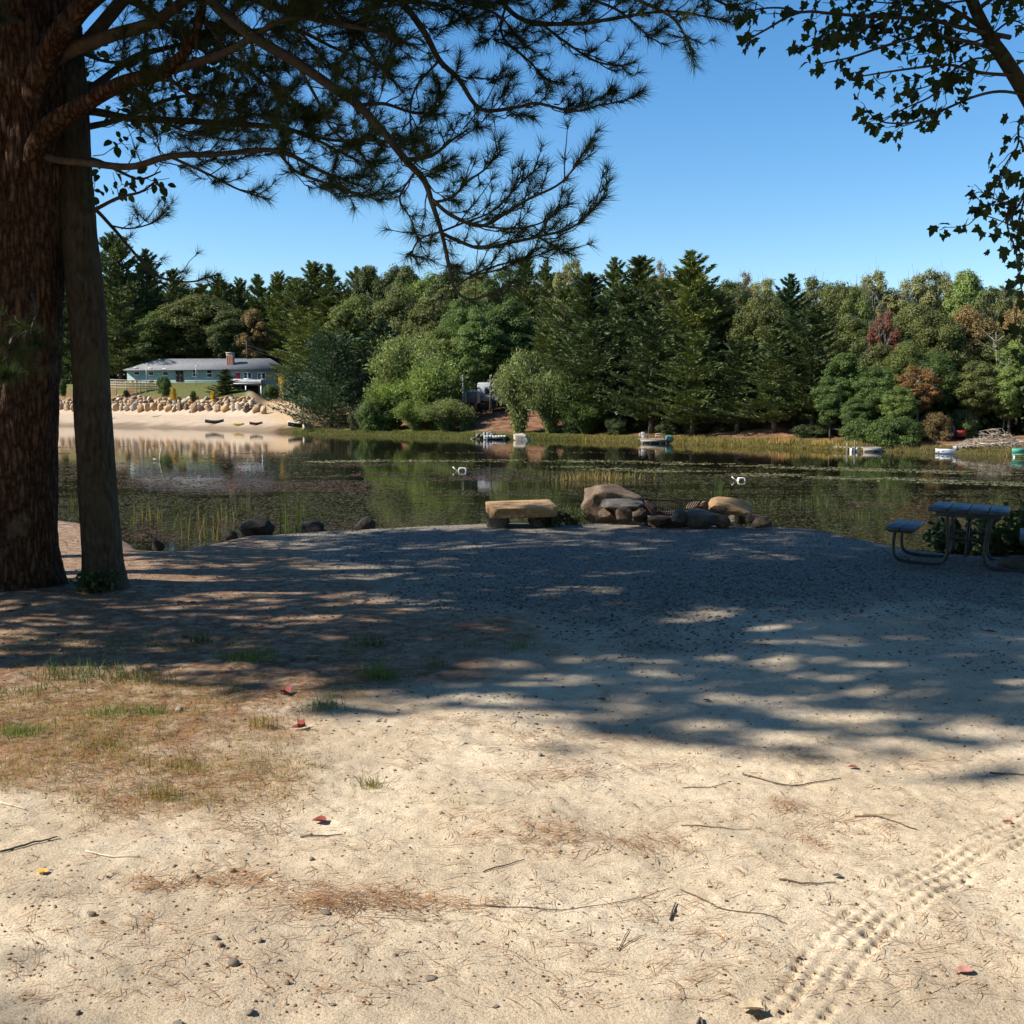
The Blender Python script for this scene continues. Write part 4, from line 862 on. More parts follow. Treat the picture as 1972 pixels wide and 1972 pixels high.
def leaf_mass(r, C, D, size, kind, droop=0.5):
    LV, LT = leaf_shape(kind); x, y, z = leaf_frames(r, C, D, droop); s = size * r.uniform(0.65, 1.2, len(C))
    V = C[:, None] + (LV[None, :, 0:1] * x[:, None] + LV[None, :, 1:2] * y[:, None] + LV[None, :, 2:3] * z[:, None]) * s[:, None, None]
    T = LT[None] + (np.arange(len(C)) * len(LV))[:, None, None]
    return V.reshape(-1, 3), T.reshape(-1, 3)
rh = np.random.default_rng(77)
def leafy(root, pl, rads, t0, spacing, length, size, kind, mat, gap=0.09, bark='limb', seed=1, collect=None, droop=0.5, up=0.0, jit=0.05):
    r = np.random.default_rng(seed); pts = spline(pl, max(12, 4 * len(pl))); mb = MB()
    mb.tube(pts, np.interp(np.linspace(0, 1, len(pts)), np.linspace(0, 1, len(rads)), rads), 8); tw = MB()
    C, D = grow_twigs(r, pts, t0, spacing * 1.0, length, gap, up, tw, True, 0.005, taper=0.4)
    b = link('branch', mb.mesh('branch', True), MT[bark], root, world=True)
    q_ = link('twigs', tw.mesh('twigs', True), MT['twig'], b); q_['kind'] = 'stuff'
    C = np.array(C); D = np.array(D); C = C + r.normal(0, jit, C.shape)
    if collect is not None: collect.append((C, D)); return b
    V, T = leaf_mass(r, C, D, size, kind, droop)
    o = link('leaves', raw_mesh('leaves', V, T), MT[mat], b); o['kind'] = 'stuff'; return b
leafy(hard, LP((150,420,9.35),(190,400,9.3),(230,380,9.3),(270,370,9.2),(300,350,9.2)), [0.02,0.014,0.006], 0.2, 0.12, 0.55, 0.085, 'oval', 'broad', 0.06, seed=3)
leafy(hard, LP((140,300,9.4),(190,310,9.5),(230,330,9.6),(270,345,9.6),(310,330,9.6)), [0.02,0.014,0.006], 0.2, 0.12, 0.55, 0.085, 'oval', 'broad', 0.06, seed=4)
leafy(hard, LP((135,200,9.4),(190,160,9.7),(260,110,9.9),(330,90,10.0),(400,70,10.0)), [0.04,0.03,0.01], 0.15, 0.14, 0.9, 0.09, 'oval', 'broad', 0.07, seed=5)
leafy(hard, LP((120,0,9.4),(220,-10,9.8),(320,40,10.0),(420,90,10.2)), [0.05,0.03,0.01], 0.15, 0.14, 0.9, 0.09, 'oval', 'broad', 0.07, seed=6)
leafy(hard, LP((130,100,9.4),(60,60,10.0),(0,80,10.3),(-60,60,10.5)), [0.04,0.03,0.01], 0.15, 0.14, 0.9, 0.09, 'oval', 'broad', 0.07, seed=7)
leafy(hard, LP((140,250,9.4),(230,230,9.8),(330,190,10.1),(420,180,10.2)), [0.03,0.02,0.008], 0.15, 0.14, 0.8, 0.085, 'oval', 'broad', 0.07, seed=8)
for i in range(16):
    t = i / 16; o = spline(hp[6:], 40)[int(6 + 32 * t)]; a = i * 2.4; L = 3.8 * (1 - 0.5 * t)
    d = np.array([math.cos(a), math.sin(a), 0.0])
    leafy(hard, [o, o + d * L * .4 + (0, 0, .4 * L), o + d * L * .8 + (0, 0, .5 * L), o + d * L + (0, 0, .45 * L)], [0.06, 0.04, 0.012], 0.3, 0.32, 1.4, 0.15, 'oval', 'broad', 0.14, seed=20 + i)

# left trees shade the ground; unseen trees behind and right added to block skylight
_r2 = np.random.default_rng(15); _k = 0
for (bx, by, bh, bk) in ((-14, -3.5, 15, 'oakB'), (-8, -6, 16, 'oakA'), (-2.5, -7.5, 15, 'oakB'), (2, -9.5, 17, 'oakB'), (8, -4.5, 16, 'oakA'), (13, -2, 15, 'oakB'), (17, 3, 15, 'oakA'), (-5, -11, 18, 'oakB'), (5.5, -12, 18, 'oakB'), (12, -9, 18, 'oakA'), (-13, -11, 18, 'oakB'), (0, -17, 19, 'oakA'), (19, -6, 17, 'oakB'), (-8.8, 9.6, 17, 'bare'), (-10.2, 5.7, 18, 'bare'), (-9.2, 7.4, 10, 'bare'), (-9.4, 11.0, 11, 'bare'),  (10.2, 5.0, 15, 'oakB'), (5, -4.4, 17, 'oakB'), (10, 0.5, 16, 'oakA')):
    (cm, tmn), H0, R0, mk_, kn = KIND[bk]; ro = empty('broadleaf_tree', (bx, by, on_ground(bx, by) - .1), float(_r2.uniform(0, 6)), ('added unseen broadleaf tree behind or beside the viewpoint blocking skylight, %s of them' if by < 5.5 else 'broadleaf tree shading the ground from left of the frame, %s of them') % ORD[_k], 'tree', 'wood behind the viewpoint'); _k += 1
    ro.scale = (bh / H0,) * 3; link('trunk', tmn, MT['bark_far'], ro); cr = link('crown', cm, MT['leaf'], ro); cr.color = (.07, .09, .03, 1)
# maple leaning in from the right
mx, my = 6.3, 9.9; mb_ = Vector((mx, my, on_ground(mx, my)))
maple = empty('maple_tree', mb_, 0, 'maple leaning in from the right edge with dark lobed leaves', 'tree')
mtp = [np.array((mx, my, mb_.z - .2)), np.array((mx - .02, my, mb_.z + 1.2)), W3(2180, 600, 9.8), W3(2060, 330, 9.7), W3(1972, 175, 9.6), W3(1935, 115, 9.55), W3(1905, 70, 9.5), W3(1868, -10, 9.4), W3(1830, -150, 9.3), W3(1780, -420, 9.2)]
V, Q, T = trunk_mesh(mtp, [0.2, 0.17, 0.13, 0.085, 0.06, 0.055, 0.05, 0.042, 0.03, 0.01], 24, 110, 0.004, 6, 1.0, 23, (0.4, 0.06, 4))
link('trunk', raw_mesh('maple_trunk', V, T, Q, True), MT['bark_hard'], maple, world=True)
LC = []
mk = dict(size=0.082, kind='maple', mat='maple', collect=LC, up=-0.05)
leafy(maple, LP((1945,72,9.55),(1860,55,9.4),(1790,38,9.3),(1700,33,9.2),(1620,28,9.1),(1540,24,9.0),(1470,60,8.9),(1425,85,8.9)), [0.022,0.018,0.014,0.01,0.005], 0.12, 0.15, 0.42, gap=0.028, seed=41, **mk)
leafy(maple, LP((1920,95,9.5),(1840,75,9.3),(1780,68,9.2),(1700,90,9.1),(1640,110,9.1),(1570,125,9.0)), [0.018,0.014,0.01,0.005], 0.1, 0.13, 0.4, gap=0.028, seed=42, **mk)
leafy(maple, LP((1950,145,9.55),(1890,140,9.4),(1830,125,9.3),(1770,130,9.2),(1700,140,9.1),(1640,150,9.1)), [0.016,0.012,0.009,0.005], 0.12, 0.12, 0.42, gap=0.027, seed=43, **mk)
leafy(maple, LP((1985,185,9.6),(1930,176,9.5),(1880,185,9.4),(1820,210,9.3),(1760,235,9.2),(1700,235,9.2),(1670,215,9.2)), [0.014,0.011,0.008,0.004], 0.35, 0.11, 0.33, gap=0.027, seed=44, **mk)
leafy(maple, LP((1900,60,9.5),(1830,15,9.5),(1750,-20,9.4),(1650,-30,9.3)), [0.02,0.014,0.006], 0.15, 0.13, 0.5, gap=0.027, seed=45, **mk)
leafy(maple, LP((1880,20,9.4),(1930,-10,9.2),(1985,20,9.1),(2030,80,9.0)), [0.02,0.014,0.006], 0.1, 0.13, 0.5, gap=0.028, seed=46, **mk)
leafy(maple, LP((2010,220,9.6),(1965,235,9.2),(1960,280,9.0),(1935,320,8.9),(1925,360,8.85)), [0.01,0.008,0.004], 0.35, 0.09, 0.26, gap=0.028, seed=47, **mk)
leafy(maple, LP((1965,270,9.0),(1985,330,8.9),(1965,390,8.85),(1940,430,8.8),(1955,480,8.8),(1965,540,8.8),(1970,575,8.8)), [0.01,0.008,0.004], 0.1, 0.085, 0.3, gap=0.028, seed=48, **mk)
leafy(maple, LP((1960,400,8.85),(1920,385,8.8),(1890,370,8.8),(1872,375,8.8)), [0.006,0.005,0.003], 0.2, 0.1, 0.2, gap=0.027, seed=49, **mk)
leafy(maple, LP((1940,430,8.8),(1890,415,8.8),(1860,435,8.8),(1815,438,8.8)), [0.005,0.004,0.0025], 0.45, 0.12, 0.12, gap=0.028, seed=50, **mk)
leafy(maple, LP((1965,560,8.8),(1958,600,8.8),(1955,640,8.8),(1965,670,8.8)), [0.005,0.004,0.0025], 0.2, 0.1, 0.2, gap=0.028, seed=51, **mk)
for i, q_ in enumerate((((1905,70,9.5),(1850,90,9.6),(1790,100,9.7),(1720,70,9.7)), ((1935,115,9.55),(1870,115,9.7),(1800,160,9.7),(1740,180,9.6)), ((1870,0,9.4),(1780,10,9.5),(1700,5,9.5),(1600,-5,9.4)), ((1905,70,9.5),(1950,40,9.3),(1990,60,9.2)), ((1700,33,9.2),(1650,60,9.1),(1590,80,9.0),(1540,95,9.0)), ((1540,24,9.0),(1500,15,8.9),(1450,20,8.9),(1410,40,8.9)), ((1830,125,9.3),(1800,180,9.3),(1740,210,9.3),(1690,240,9.3)), ((1935,320,8.9),(1925,350,8.9),(1950,400,8.9)), ((1985,330,8.9),(1960,450,8.8),(1975,520,8.8)))):
    leafy(maple, LP(*q_), [0.01, 0.007, 0.004], 0.1, 0.12, 0.36, gap=0.027, seed=80 + i, **mk)
for i, (a, b) in enumerate((((1985, 150), (2120, -60)), ((2060, 300), (2230, 60)), ((1850, -80), (1750, -350)), ((1830, -150), (2010, -330)), ((2100, 420), (2330, 300)))):
    leafy(maple, [W3(*a, 9.6), W3((a[0] + b[0]) / 2, (a[1] + b[1]) / 2 - 20, 9.8), W3(*b, 10.0)], [0.03, 0.02, 0.006], 0.2, 0.16, 0.8, gap=0.09, seed=60 + i, **mk)
C = np.concatenate([c for c, d in LC]); D = np.concatenate([d for c, d in LC])
pxl = 986 + F * C[:, 0] / C[:, 1]; pyl = 783 + F * (HC - C[:, 2]) / C[:, 1]
inv = (pxl > 1390) & (pxl < 1985) & (pyl > -15) & (pyl < 720); order = np.argsort(np.where(inv, C[:, 1], 99) + rh.random(len(C)) * 1.0)
ind = order[:300]; rest = order[300:]
LV, LT = leaf_shape('maple'); lm = raw_mesh('leaf', LV, LT); lm.materials.append(MT['maple'])
x, y, z = leaf_frames(rh, C[ind], D[ind], 0.5)
for k, i in enumerate(ind):
    o = link('leaf', lm, None, maple); s = 0.085 * rh.uniform(0.65, 1.2)
    M = Matrix((tuple(x[k]), tuple(y[k]), tuple(z[k]))).transposed().to_4x4() @ Matrix.Scale(s, 4)
    M.translation = Vector(C[i]) - maple.location; o.matrix_local = M
V, T = leaf_mass(rh, C[rest], D[rest], 0.085, 'maple')
o = link('leaves', raw_mesh('maple_leaves', V, T), MT['maple'], maple, world=True); o['kind'] = 'stuff'
#__PART4__
# ------------------------------------------------------------------ far shore things
def ico(sub):
    t = (1 + 5 ** 0.5) / 2
    V = [(-1,t,0),(1,t,0),(-1,-t,0),(1,-t,0),(0,-1,t),(0,1,t),(0,-1,-t),(0,1,-t),(t,0,-1),(t,0,1),(-t,0,-1),(-t,0,1)]
    Fc = [(0,11,5),(0,5,1),(0,1,7),(0,7,10),(0,10,11),(1,5,9),(5,11,4),(11,10,2),(10,7,6),(7,1,8),(3,9,4),(3,4,2),(3,2,6),(3,6,8),(3,8,9),(4,9,5),(2,4,11),(6,2,10),(8,6,7),(9,8,1)]
    V = [np.array(v, float) / np.linalg.norm(v) for v in V]
    for _ in range(sub):
        c = {}; N2 = []
        def mid(a, b):
            k = (min(a, b), max(a, b))
            if k not in c: m = V[a] + V[b]; V.append(m / np.linalg.norm(m)); c[k] = len(V) - 1
            return c[k]
        for a, b, d in Fc:
            x, y, z = mid(a, b), mid(b, d), mid(d, a); N2 += [(a, x, z), (b, y, x), (d, z, y), (x, y, z)]
        Fc = N2
    return np.array(V), np.array(Fc)
ICO = {k: ico(k) for k in (0, 1, 2, 3)}
def rock_geo(seed, sub=3, cuts=7, rough=0.12, box=0.0):
    r = np.random.default_rng(seed); V, T = ICO[sub]; V = V.copy()
    if box: V = np.sign(V) * np.abs(V) ** (1 - box); V = V / np.abs(V).max()
    for _ in range(cuts):
        n = rdir(r, 1)[0]; d = r.uniform(0.62, 0.9); k = V @ n - d; V = V - np.where(k > 0, k, 0)[:, None] * n
    q = 1 + rough * (fbm(V[:, 0] * 1.7 + seed, V[:, 1] * 1.7, V[:, 2] * 1.7, 3, seed) - 0.5) * 2 + rough * 0.7 * (vn(V[:, 0] * 7 + seed, V[:, 1] * 7, V[:, 2] * 7, seed) - 0.5)
    V = V * q[:, None]
    return V / np.abs(V).max(0), T
_rockm = {}
def rock_obj(name, c, dims, mat, seed, rz=0, parent=None, sub=3, cuts=7, box=0.0, tilt=(0, 0), label=None, cat='rock', group=None, share=None):
    key = (share, sub) if share is not None else None
    if key and key in _rockm: m = _rockm[key]
    else:
        V, T = rock_geo(seed, sub, cuts, box=box); m = raw_mesh(name, V, T, None, sub >= 3)
        if key: _rockm[key] = m
    if not m.materials: m.materials.append(None)
    o = bpy.data.objects.new(name, m); COL.objects.link(o)
    o.material_slots[0].link = 'OBJECT'; o.material_slots[0].material = MT[mat]
    o.location = c; o.scale = tuple(d / 2 for d in dims); o.rotation_euler = (tilt[0], tilt[1], rz)
    if parent is not None: o.parent = parent; o.matrix_parent_inverse = Matrix.Translation(-parent.location)
    return tag(o, label, cat if label else None, group)
# boulder retaining wall
wx, wy = shore_at(330, 16); wroot = empty('boulder_wall', (wx, wy, on_shore(wx, wy)), 0, 'retaining wall of big tan boulders above the sandy beach', 'wall'); wroot['kind'] = 'thing'
rw = np.random.default_rng(12)
def wall_row(px0, px1, s0, wmin, wmax, hmin, hmax, zoff, skip=0.0):
    px = px0; k = 0
    while px < px1:
        w = rw.uniform(wmin, wmax); x, y = shore_at(px, s0 + rw.uniform(-0.3, 0.3)); wpx = w * F / y
        if rw.random() > skip:
            h = rw.uniform(hmin, hmax); x2, y2 = shore_at(px + wpx / 2, s0 + rw.uniform(-0.4, 0.4))
            sd = int(rw.integers(0, 16))
            rock_obj('boulder', (x2, y2, on_shore(x2, y2) + h * 0.28 + zoff), (w * 1.06, w * rw.uniform(.8, 1.1), h), rw.choice(['rock_tan', 'rock_pale', 'rock_tan', 'rock_brown', 'rock_orange']), 300 + sd, rw.uniform(0, 6.28), wroot, 2, 14, .3, share=('w', sd), tilt=(rw.normal(0, .2), rw.normal(0, .2)))
        px += wpx * 0.97
wall_row(60, 502, 14.6, 0.9, 1.6, 1.3, 1.9, 0.0)
wall_row(60, 500, 16.2, 0.6, 1.2, 0.6, 1.0, 0.15)
wall_row(60, 495, 17.5, 0.6, 1.3, 0.6, 1.0, 0.1)
wall_row(60, 490, 18.9, 0.6, 1.4, 0.6, 0.95, 0.05, 0.25)
wall_row(60, 480, 20.8, 0.6, 1.3, 0.5, 0.8, 0.0, 0.6)
wall_row(190, 300, 27, 0.7, 1.4, 0.5, 0.8, 0.0, 0.3)
wall_row(190, 320, 31, 0.7, 1.6, 0.4, 0.7, 0.0, 0.4)

# teal house
hd = 232.0; hc = P(387, 739, hd); HZ = hc.z
house = empty('ranch_house', (hc.x, hc.y, HZ), math.radians(-5), 'long single storey teal house with grey hipped roof above the beach', 'house')
SCL = hd / F * 0.2693
def hx(zx): return (80 + zx * 0.26916 - 387) / F * hd
def hzz(zy): return (368 - zy) * SCL
L0, L1 = hx(600), hx(1680); WH = 2.95; DP = 10.0
mb = MB(); mb.box(L0, L1, 0, DP, -4.0, WH); link('wall', mb.mesh('house_wall'), MT['teal'], house)
for i in range(9):
    z = 0.15 + i * 0.31
    m2 = MB(); m2.box(L0 - 0.02, L1 + 0.02, -0.03, 0.0 - 0.001, z, z + 0.29); link('siding_board', m2.mesh('siding_board'), MT['teal'], house)
rise = 2.5; ov = 0.6
mb = MB(); a, b, c_, d_ = (L0 - ov, -ov, WH), (L1 + ov, -ov, WH), (L1 + ov, DP + ov, WH), (L0 - ov, DP + ov, WH)
e, f = (L0 + 5.0, DP / 2, WH + rise), (L1 - 2.6, DP / 2, WH + rise)
low = [(p[0], p[1], p[2] - 0.18) for p in (a, b, c_, d_)]
mb.add([a, b, c_, d_, e, f] + low, [(1, 2, 5), (3, 0, 4)], [(0, 1, 5, 4), (2, 3, 4, 5), (0, 6, 7, 1), (1, 7, 8, 2), (2, 8, 9, 3), (3, 9, 6, 0), (9, 8, 7, 6)])
roof = link('roof', mb.mesh('house_roof'), MT['roof'], house)
cxx = hx(1336); mb = MB(); mb.box(cxx - .72, cxx + .72, 1.6, 2.6, 2.8, hzz(152)); chim = link('chimney', mb.mesh('chimney'), MT['mortar'], roof)
bk = MB()
for lv in range(13):
    for q in range(4):
        x0 = cxx - .74 + q * .37 + (0.0 if lv % 2 else 0.0); z = 2.85 + lv * 0.245
        if z + .22 > hzz(152): break
        bk.box(x0 + .015, x0 + .355, 1.57, 1.62, z, z + .215)
        bk.box(cxx - .75, cxx - .70, 1.6 + q * .25 + .01, 1.6 + q * .25 + .24, z, z + .215)
o = link('bricks', bk.mesh('bricks'), MT['brick'], roof); o['kind'] = 'stuff'
mb = MB(); mb.box(cxx - .82, cxx + .82, 1.5, 2.7, hzz(152), hzz(145)); link('chimney_cap', mb.mesh('chimney_cap'), MT['mortar'], roof)
def window(zx0, zx1, zy0, zy1, mull=1):
    x0, x1, z0, z1 = hx(zx0), hx(zx1), hzz(zy1), hzz(zy0)
    m = MB(); m.box(x0, x1, -0.06, -0.035, z0, z1); w = link('window', m.mesh('window_glass'), MT['glass'], house)
    t = 0.1; m = MB(); m.box(x0 - t, x1 + t, -.1, -.04, z1, z1 + t); m.box(x0 - t, x1 + t, -.13, -.04, z0 - t * 1.6, z0); m.box(x0 - t, x0, -.1, -.04, z0, z1); m.box(x1, x1 + t, -.1, -.04, z0, z1)
    if mull == 1: m.box(x0, x1, -.09, -.055, (z0 + z1) / 2 - .05, (z0 + z1) / 2 + .05)
    else: m.box((x0 + x1) / 2 - .13, (x0 + x1) / 2 + .13, -.09, -.055, z0, z1)
    link('window_frame', m.mesh('window_frame'), MT['white'], w)
for q in ((655, 690, 255, 303), (760, 796, 258, 305), (866, 901, 262, 306), (1085, 1116, 272, 314), (1188, 1222, 274, 320)): window(*q)
for q in ((1458, 1508, 292, 332), (1558, 1610, 295, 336)): window(*q, mull=2)
for (a0, a1, y0, y1, mt, w) in ((957, 984, 275, 352, 'brown_door', 1), (986, 1014, 275, 352, 'brown_door', 1), (1395, 1428, 291, 369, 'red_door', 0)):
    m = MB(); m.box(hx(a0), hx(a1), -.08, -.033, hzz(y1), hzz(y0)); dr = link('door', m.mesh('door'), MT[mt], house)
    m = MB(); m.box(hx(a0) - .07, hx(a1) + .07, -.06, -.034, hzz(y0), hzz(y0) + .1); link('door_frame', m.mesh('door_frame'), MT['white'], dr)
    if w: m = MB(); m.box(hx(a0) + .18, hx(a1) - .18, -.09, -.081, hzz(y1) + .5, hzz(y0) - .2); link('door_pane', m.mesh('door_pane'), MT['glass'], dr)
    m = MB(); m.box(hx(a1) - .14, hx(a1) - .06, -.12, -.082, (hzz(y0) + hzz(y1)) / 2 - .06, (hzz(y0) + hzz(y1)) / 2); link('handle', m.mesh('handle'), MT['galv'], dr)
dx0, dx1 = hx(1382), hx(1608)
m = MB(); m.box(dx0, dx1, -2.6, -0.035, -.35, -.05); dk = link('deck', m.mesh('deck_floor'), MT['grey_wood'], house)
m = MB(); m.box(dx0, dx1, -2.66, -2.6, .78, .88); m.box(dx0, dx1, -2.66, -2.6, -.1, 0.0); link('rail', m.mesh('deck_rail'), MT['white'], dk)
for i in range(28):
    xx = dx0 + (i + .5) * (dx1 - dx0) / 28; m = MB(); m.box(xx - .07, xx + .07, -2.65, -2.61, 0.0, .78); link('baluster', m.mesh('baluster'), MT['white'], dk)
for xx in (dx0 + .1, (dx0 + dx1) / 2, dx1 - .1):
    m = MB(); m.box(xx - .1, xx + .1, -2.55, -2.35, -3.6, -.35); link('deck_post', m.mesh('deck_post'), MT['white'], dk)
m = MB(); m.box(hx(1440), hx(1560), -.06, -.035, -3.2, -.4); link('opening_shade', m.mesh('opening_shade'), MT['dark'], house)  # flat dark panel; shade inside the basement opening put into its colour
m = MB(); m.box(hx(1400), hx(1440), -.1, -.036, -3.2, -.4); link('pier', m.mesh('pier'), MT['mortar'], house)

# wooden ramp railing left of the house
fr = empty('ramp_railing', P(255, 750, 222), math.radians(-4), 'weathered wooden ramp railing left of the teal house', 'railing')
k = 222 / F
for i, zx in enumerate((482, 533, 606, 680, 708, 752, 824)):
    m = MB(); xx = (80 + zx * .26916 - 255) * k; m.box(xx - .09, xx + .09, -.09, .09, -1.2, 2.05 - i * .1); link('post', m.mesh('post'), MT['deck_wood'], fr)
x0, x1 = (80 + 480 * .26916 - 255) * k, (80 + 828 * .26916 - 255) * k
for z in (0.25, 0.75, 1.25, 1.75):
    m = MB(); m.box(x0, x1, -.13, -.09, z, z + .13, Matrix.Rotation(math.radians(2.4), 4, 'Y')); link('rail', m.mesh('rail'), MT['deck_wood'], fr)
for i in range(34):
    xx = x0 + (i + .5) * (x1 - x0) / 34; m = MB(); m.box(xx - .05, xx + .05, -.085, -.06, .1 - xx * .042, 1.75 - xx * .042); link('baluster', m.mesh('baluster'), MT['deck_wood'], fr)
# poles
def pole(px, top, bot, d, r, label, cat, arm=False, mat='galv'):
    b = P(px, bot, d); t = P(px, top, d); o = empty('lamp_post' if arm else 'utility_pole', b, 0, label, cat)
    m = MB(); m.tube([(0, 0, -0.5), (0, 0, t.z - b.z)], r, 8); link('post', m.mesh('post'), MT[mat], o)
    if arm: m = MB(); m.box(-.05, .55, -.08, .08, t.z - b.z, t.z - b.z + .1); link('lamp_head', m.mesh('lamp_head'), MT[mat], o)
    else:
        m = MB(); m.box(-.9, .9, -.06, .06, t.z - b.z - .7, t.z - b.z - .55); link('crossarm', m.mesh('crossarm'), MT[mat], o)
pole(282.5, 704, 742, 212, 0.06, 'thin light post standing before the ramp railing', 'lamp post', True)
pole(475.5, 656, 700, 236, 0.1, 'wooden utility pole rising behind the grey roof', 'pole', False, 'bark_far')
pole(378, 705, 737, 214, 0.05, 'thin white pole on the lawn before the teal wall', 'pole', True)
for i, (y0, y1) in enumerate(((664, 682), (670, 690))):
    m = MB(); m.tube([P(475 + 90 * t, y0 + (y1 - y0) * t + 5 * math.sin(3.14 * t), 236 - 10 * t) for t in np.linspace(0, 1, 8)], 0.03, 4)
    tag(link('overhead_wire', m.mesh('overhead_wire'), MT['dark']), 'overhead wire sagging right from the utility pole, ' + ('upper of two' if i == 0 else 'lower of two'), 'wire', 'overhead wires')
# shrubs by the house (px, top, bottom, depth, width px, colour, kind, label)
for (px, top, bot, d, w, colr, kd, lab) in (
    (436, 712, 765, 207, 44, 'dark', 'pineB', 'conical dark evergreen before the red door and deck'),
    (316, 722, 755, 208, 34, 'green', 'bush', 'rounded green shrub at the right end of the ramp railing'),
    (120, 728, 755, 208, 22, 'green', 'bush', 'small round shrub between the two near trunks'),
    (335, 747, 768, 199, 13, 'yellow', 'pineB', 'small golden conical shrub above the middle of the boulder wall'),
    (372, 751, 768, 199, 15, 'olive', 'bush', 'low olive shrub on top of the boulder wall'),
    (410, 752, 772, 199, 13, 'yellow', 'bush', 'small golden shrub left of the conical evergreen'),
    (243, 750, 760, 203, 13, 'dark', 'bush', 'tiny dark shrub among stones below the ramp railing'),
    (482, 757, 776, 202, 16, 'green', 'bush', 'small green shrub at the right end of the boulder wall'),
    (445, 757, 778, 200, 14, 'green', 'bush', 'small green shrub right below the conical evergreen'),
    (522, 738, 770, 208, 34, 'green', 'bush', 'green shrub under the right end of the deck'),
    (548, 715, 758, 206, 30, 'yellow', 'bush', 'bright yellow shrub between the house and the wide pine')):
    (cm, tmn), H0, R0, mk_, kn = KIND[kd]; b = P(px, bot, d); t = P(px, top, d); zb = b.z - 0.3
    ro = empty('shrub', (b.x, b.y, zb), random.uniform(0, 6), lab, 'shrub', 'shrubs round the teal house'); s = w * d / F / 2 / (R0 * .95); ro.scale = (s, s, (t.z - zb) / H0)
    link('stem', tmn, MT['bark_far'], ro); cr = link('crown', cm, MT[mk_], ro); cr.color = (*(np.array(TC[colr]) * 1.5), 1)
# orange cone under the deck
cb = P(469, 772, 205); o = empty('marker_post', cb, 0, 'small orange marker standing below the deck', 'marker')
m = MB(); m.tube([(0, 0, 0), (0, 0, .9), (0, 0, 1.2), (0, 0, 1.3)], [.28, .2, .2, .08], 10); link('body', m.mesh('marker_body', True), MT['orange_plastic'], o)
m = MB(); m.box(-.35, .35, -.35, .35, -.05, .06); link('base', m.mesh('marker_base'), MT['orange_plastic'], o)
# boats on the beach
def hull(L, Wd, Hh, deck=True, cock=True):
    n = 15; m = 9; V = []
    for i in range(n):
        t = i / (n - 1) * 2 - 1; w = Wd / 2 * (1 - abs(t) ** 2.4) + 0.015; sh = Hh * (1 + 0.45 * t * t)
        for j in range(m):
            a = math.pi * j / (m - 1); V.append((t * L / 2, -math.cos(a) * w, sh - math.sin(a) ** 0.7 * sh * (1 - 0.25 * t * t)))
    Q = [(i * m + j, i * m + j + 1, (i + 1) * m + j + 1, (i + 1) * m + j) for i in range(n - 1) for j in range(m - 1)]
    return np.array(V), Q, n, m
def boat(px, py, wpx, rz, mat, rim, label, name='canoe', cat='canoe', roll=0.0):
    g = None
    for d in np.linspace(150, 205, 300):
        p = P(px, py, d)
        if p.z <= on_shore(p.x, p.y): g = p; break
    g = g or P(px, py, 170); Lb = wpx * g.y / F / max(0.35, abs(math.cos(rz)))
    o = empty(name, (g.x, g.y, on_shore(g.x, g.y) + 0.02), rz, label, cat, 'small boats on the far beach'); o.rotation_euler = (roll, 0, rz)
    V, Q, n, mm = hull(Lb, Lb * 0.26, Lb * 0.17)
    link('hull', raw_mesh('hull', V, None, Q, True), MT[mat], o)
    m = MB()
    for j in (0, mm - 1): m.tube(V.reshape(n, mm, 3)[:, j], 0.05, 5)
    link('gunwale', m.mesh('gunwale', True), MT[rim], o)
    for t in (-0.3, 0.25):
        m = MB(); w = Lb * .1; m.box(t * Lb - .12, t * Lb + .12, -w, w, Lb * .095, Lb * .105); link('seat', m.mesh('boat_seat'), MT[rim], o)
boat(413, 816, 34, 0.25, 'black_plastic', 'grey_plastic', 'dark canoe pulled up on the beach, leftmost of the boats')
boat(459, 820, 21, 0.1, 'yellow_plastic', 'yellow_plastic', 'low yellow kayak on the beach', 'kayak', 'kayak')
boat(493, 819, 22, 0.5, 'brown_plastic', 'brown_plastic', 'maroon canoe drawn up beside the yellow kayak')
boat(577, 823, 42, 0.3, 'black_plastic', 'white', 'dark green canoe with white gunwale lying on the grass')
bx_ = P(591, 808, 150); rock_obj('boulder', (bx_.x, bx_.y, on_shore(bx_.x, bx_.y) + .4), (1.5, 1.1, 1.1), 'rock_pale', 501, .2, None, 2, 8, .3, label='pale block boulder at the foot of the wide bushy pine')
# middle shore: trailer, shed, stones, dock, boulder
def frame_px(px, py, d): p = P(px, py, d); return p
tb = P(953, 778, 139); tzb = tb.z
tr_ = empty('camper_trailer', tb, 0, 'white camper trailer half hidden behind the maple trunks', 'trailer')
m = MB(); m.box(-2.2, 2.2, 0, 2.2, .35, 2.7, bev=.15); link('body', m.mesh('trailer_body'), MT['trailer'], tr_)
m = MB(); m.box(-1.3, .2, -.05, -.01, 1.3, 2.1); link('window', m.mesh('trailer_window'), MT['glass'], tr_)
for xx in (-.4, .5):
    m = MB(); m.tube([(xx, -.06, .3), (xx, .12, .3)], .32, 14); link('wheel', m.mesh('wheel'), MT['dark'], tr_)
m = MB(); m.box(-2.19, 2.19, -.04, -.005, .9, 1.02); link('stripe', m.mesh('trailer_stripe'), MT['grey_plastic'], tr_)
sb = P(909, 776, 137); sh_ = empty('garden_shed', sb, 0, 'small pale arched shed beside the white birch trunk', 'shed')
m = MB(); n_ = 12; prof = [(-.95, 0)] + [(-.95 * math.cos(t), 1.15 + .55 * math.sin(t)) for t in np.linspace(0, math.pi, n_)] + [(.95, 0)]
V = [(x, 0, z) for x, z in prof] + [(x, 2, z) for x, z in prof]; q = len(prof)
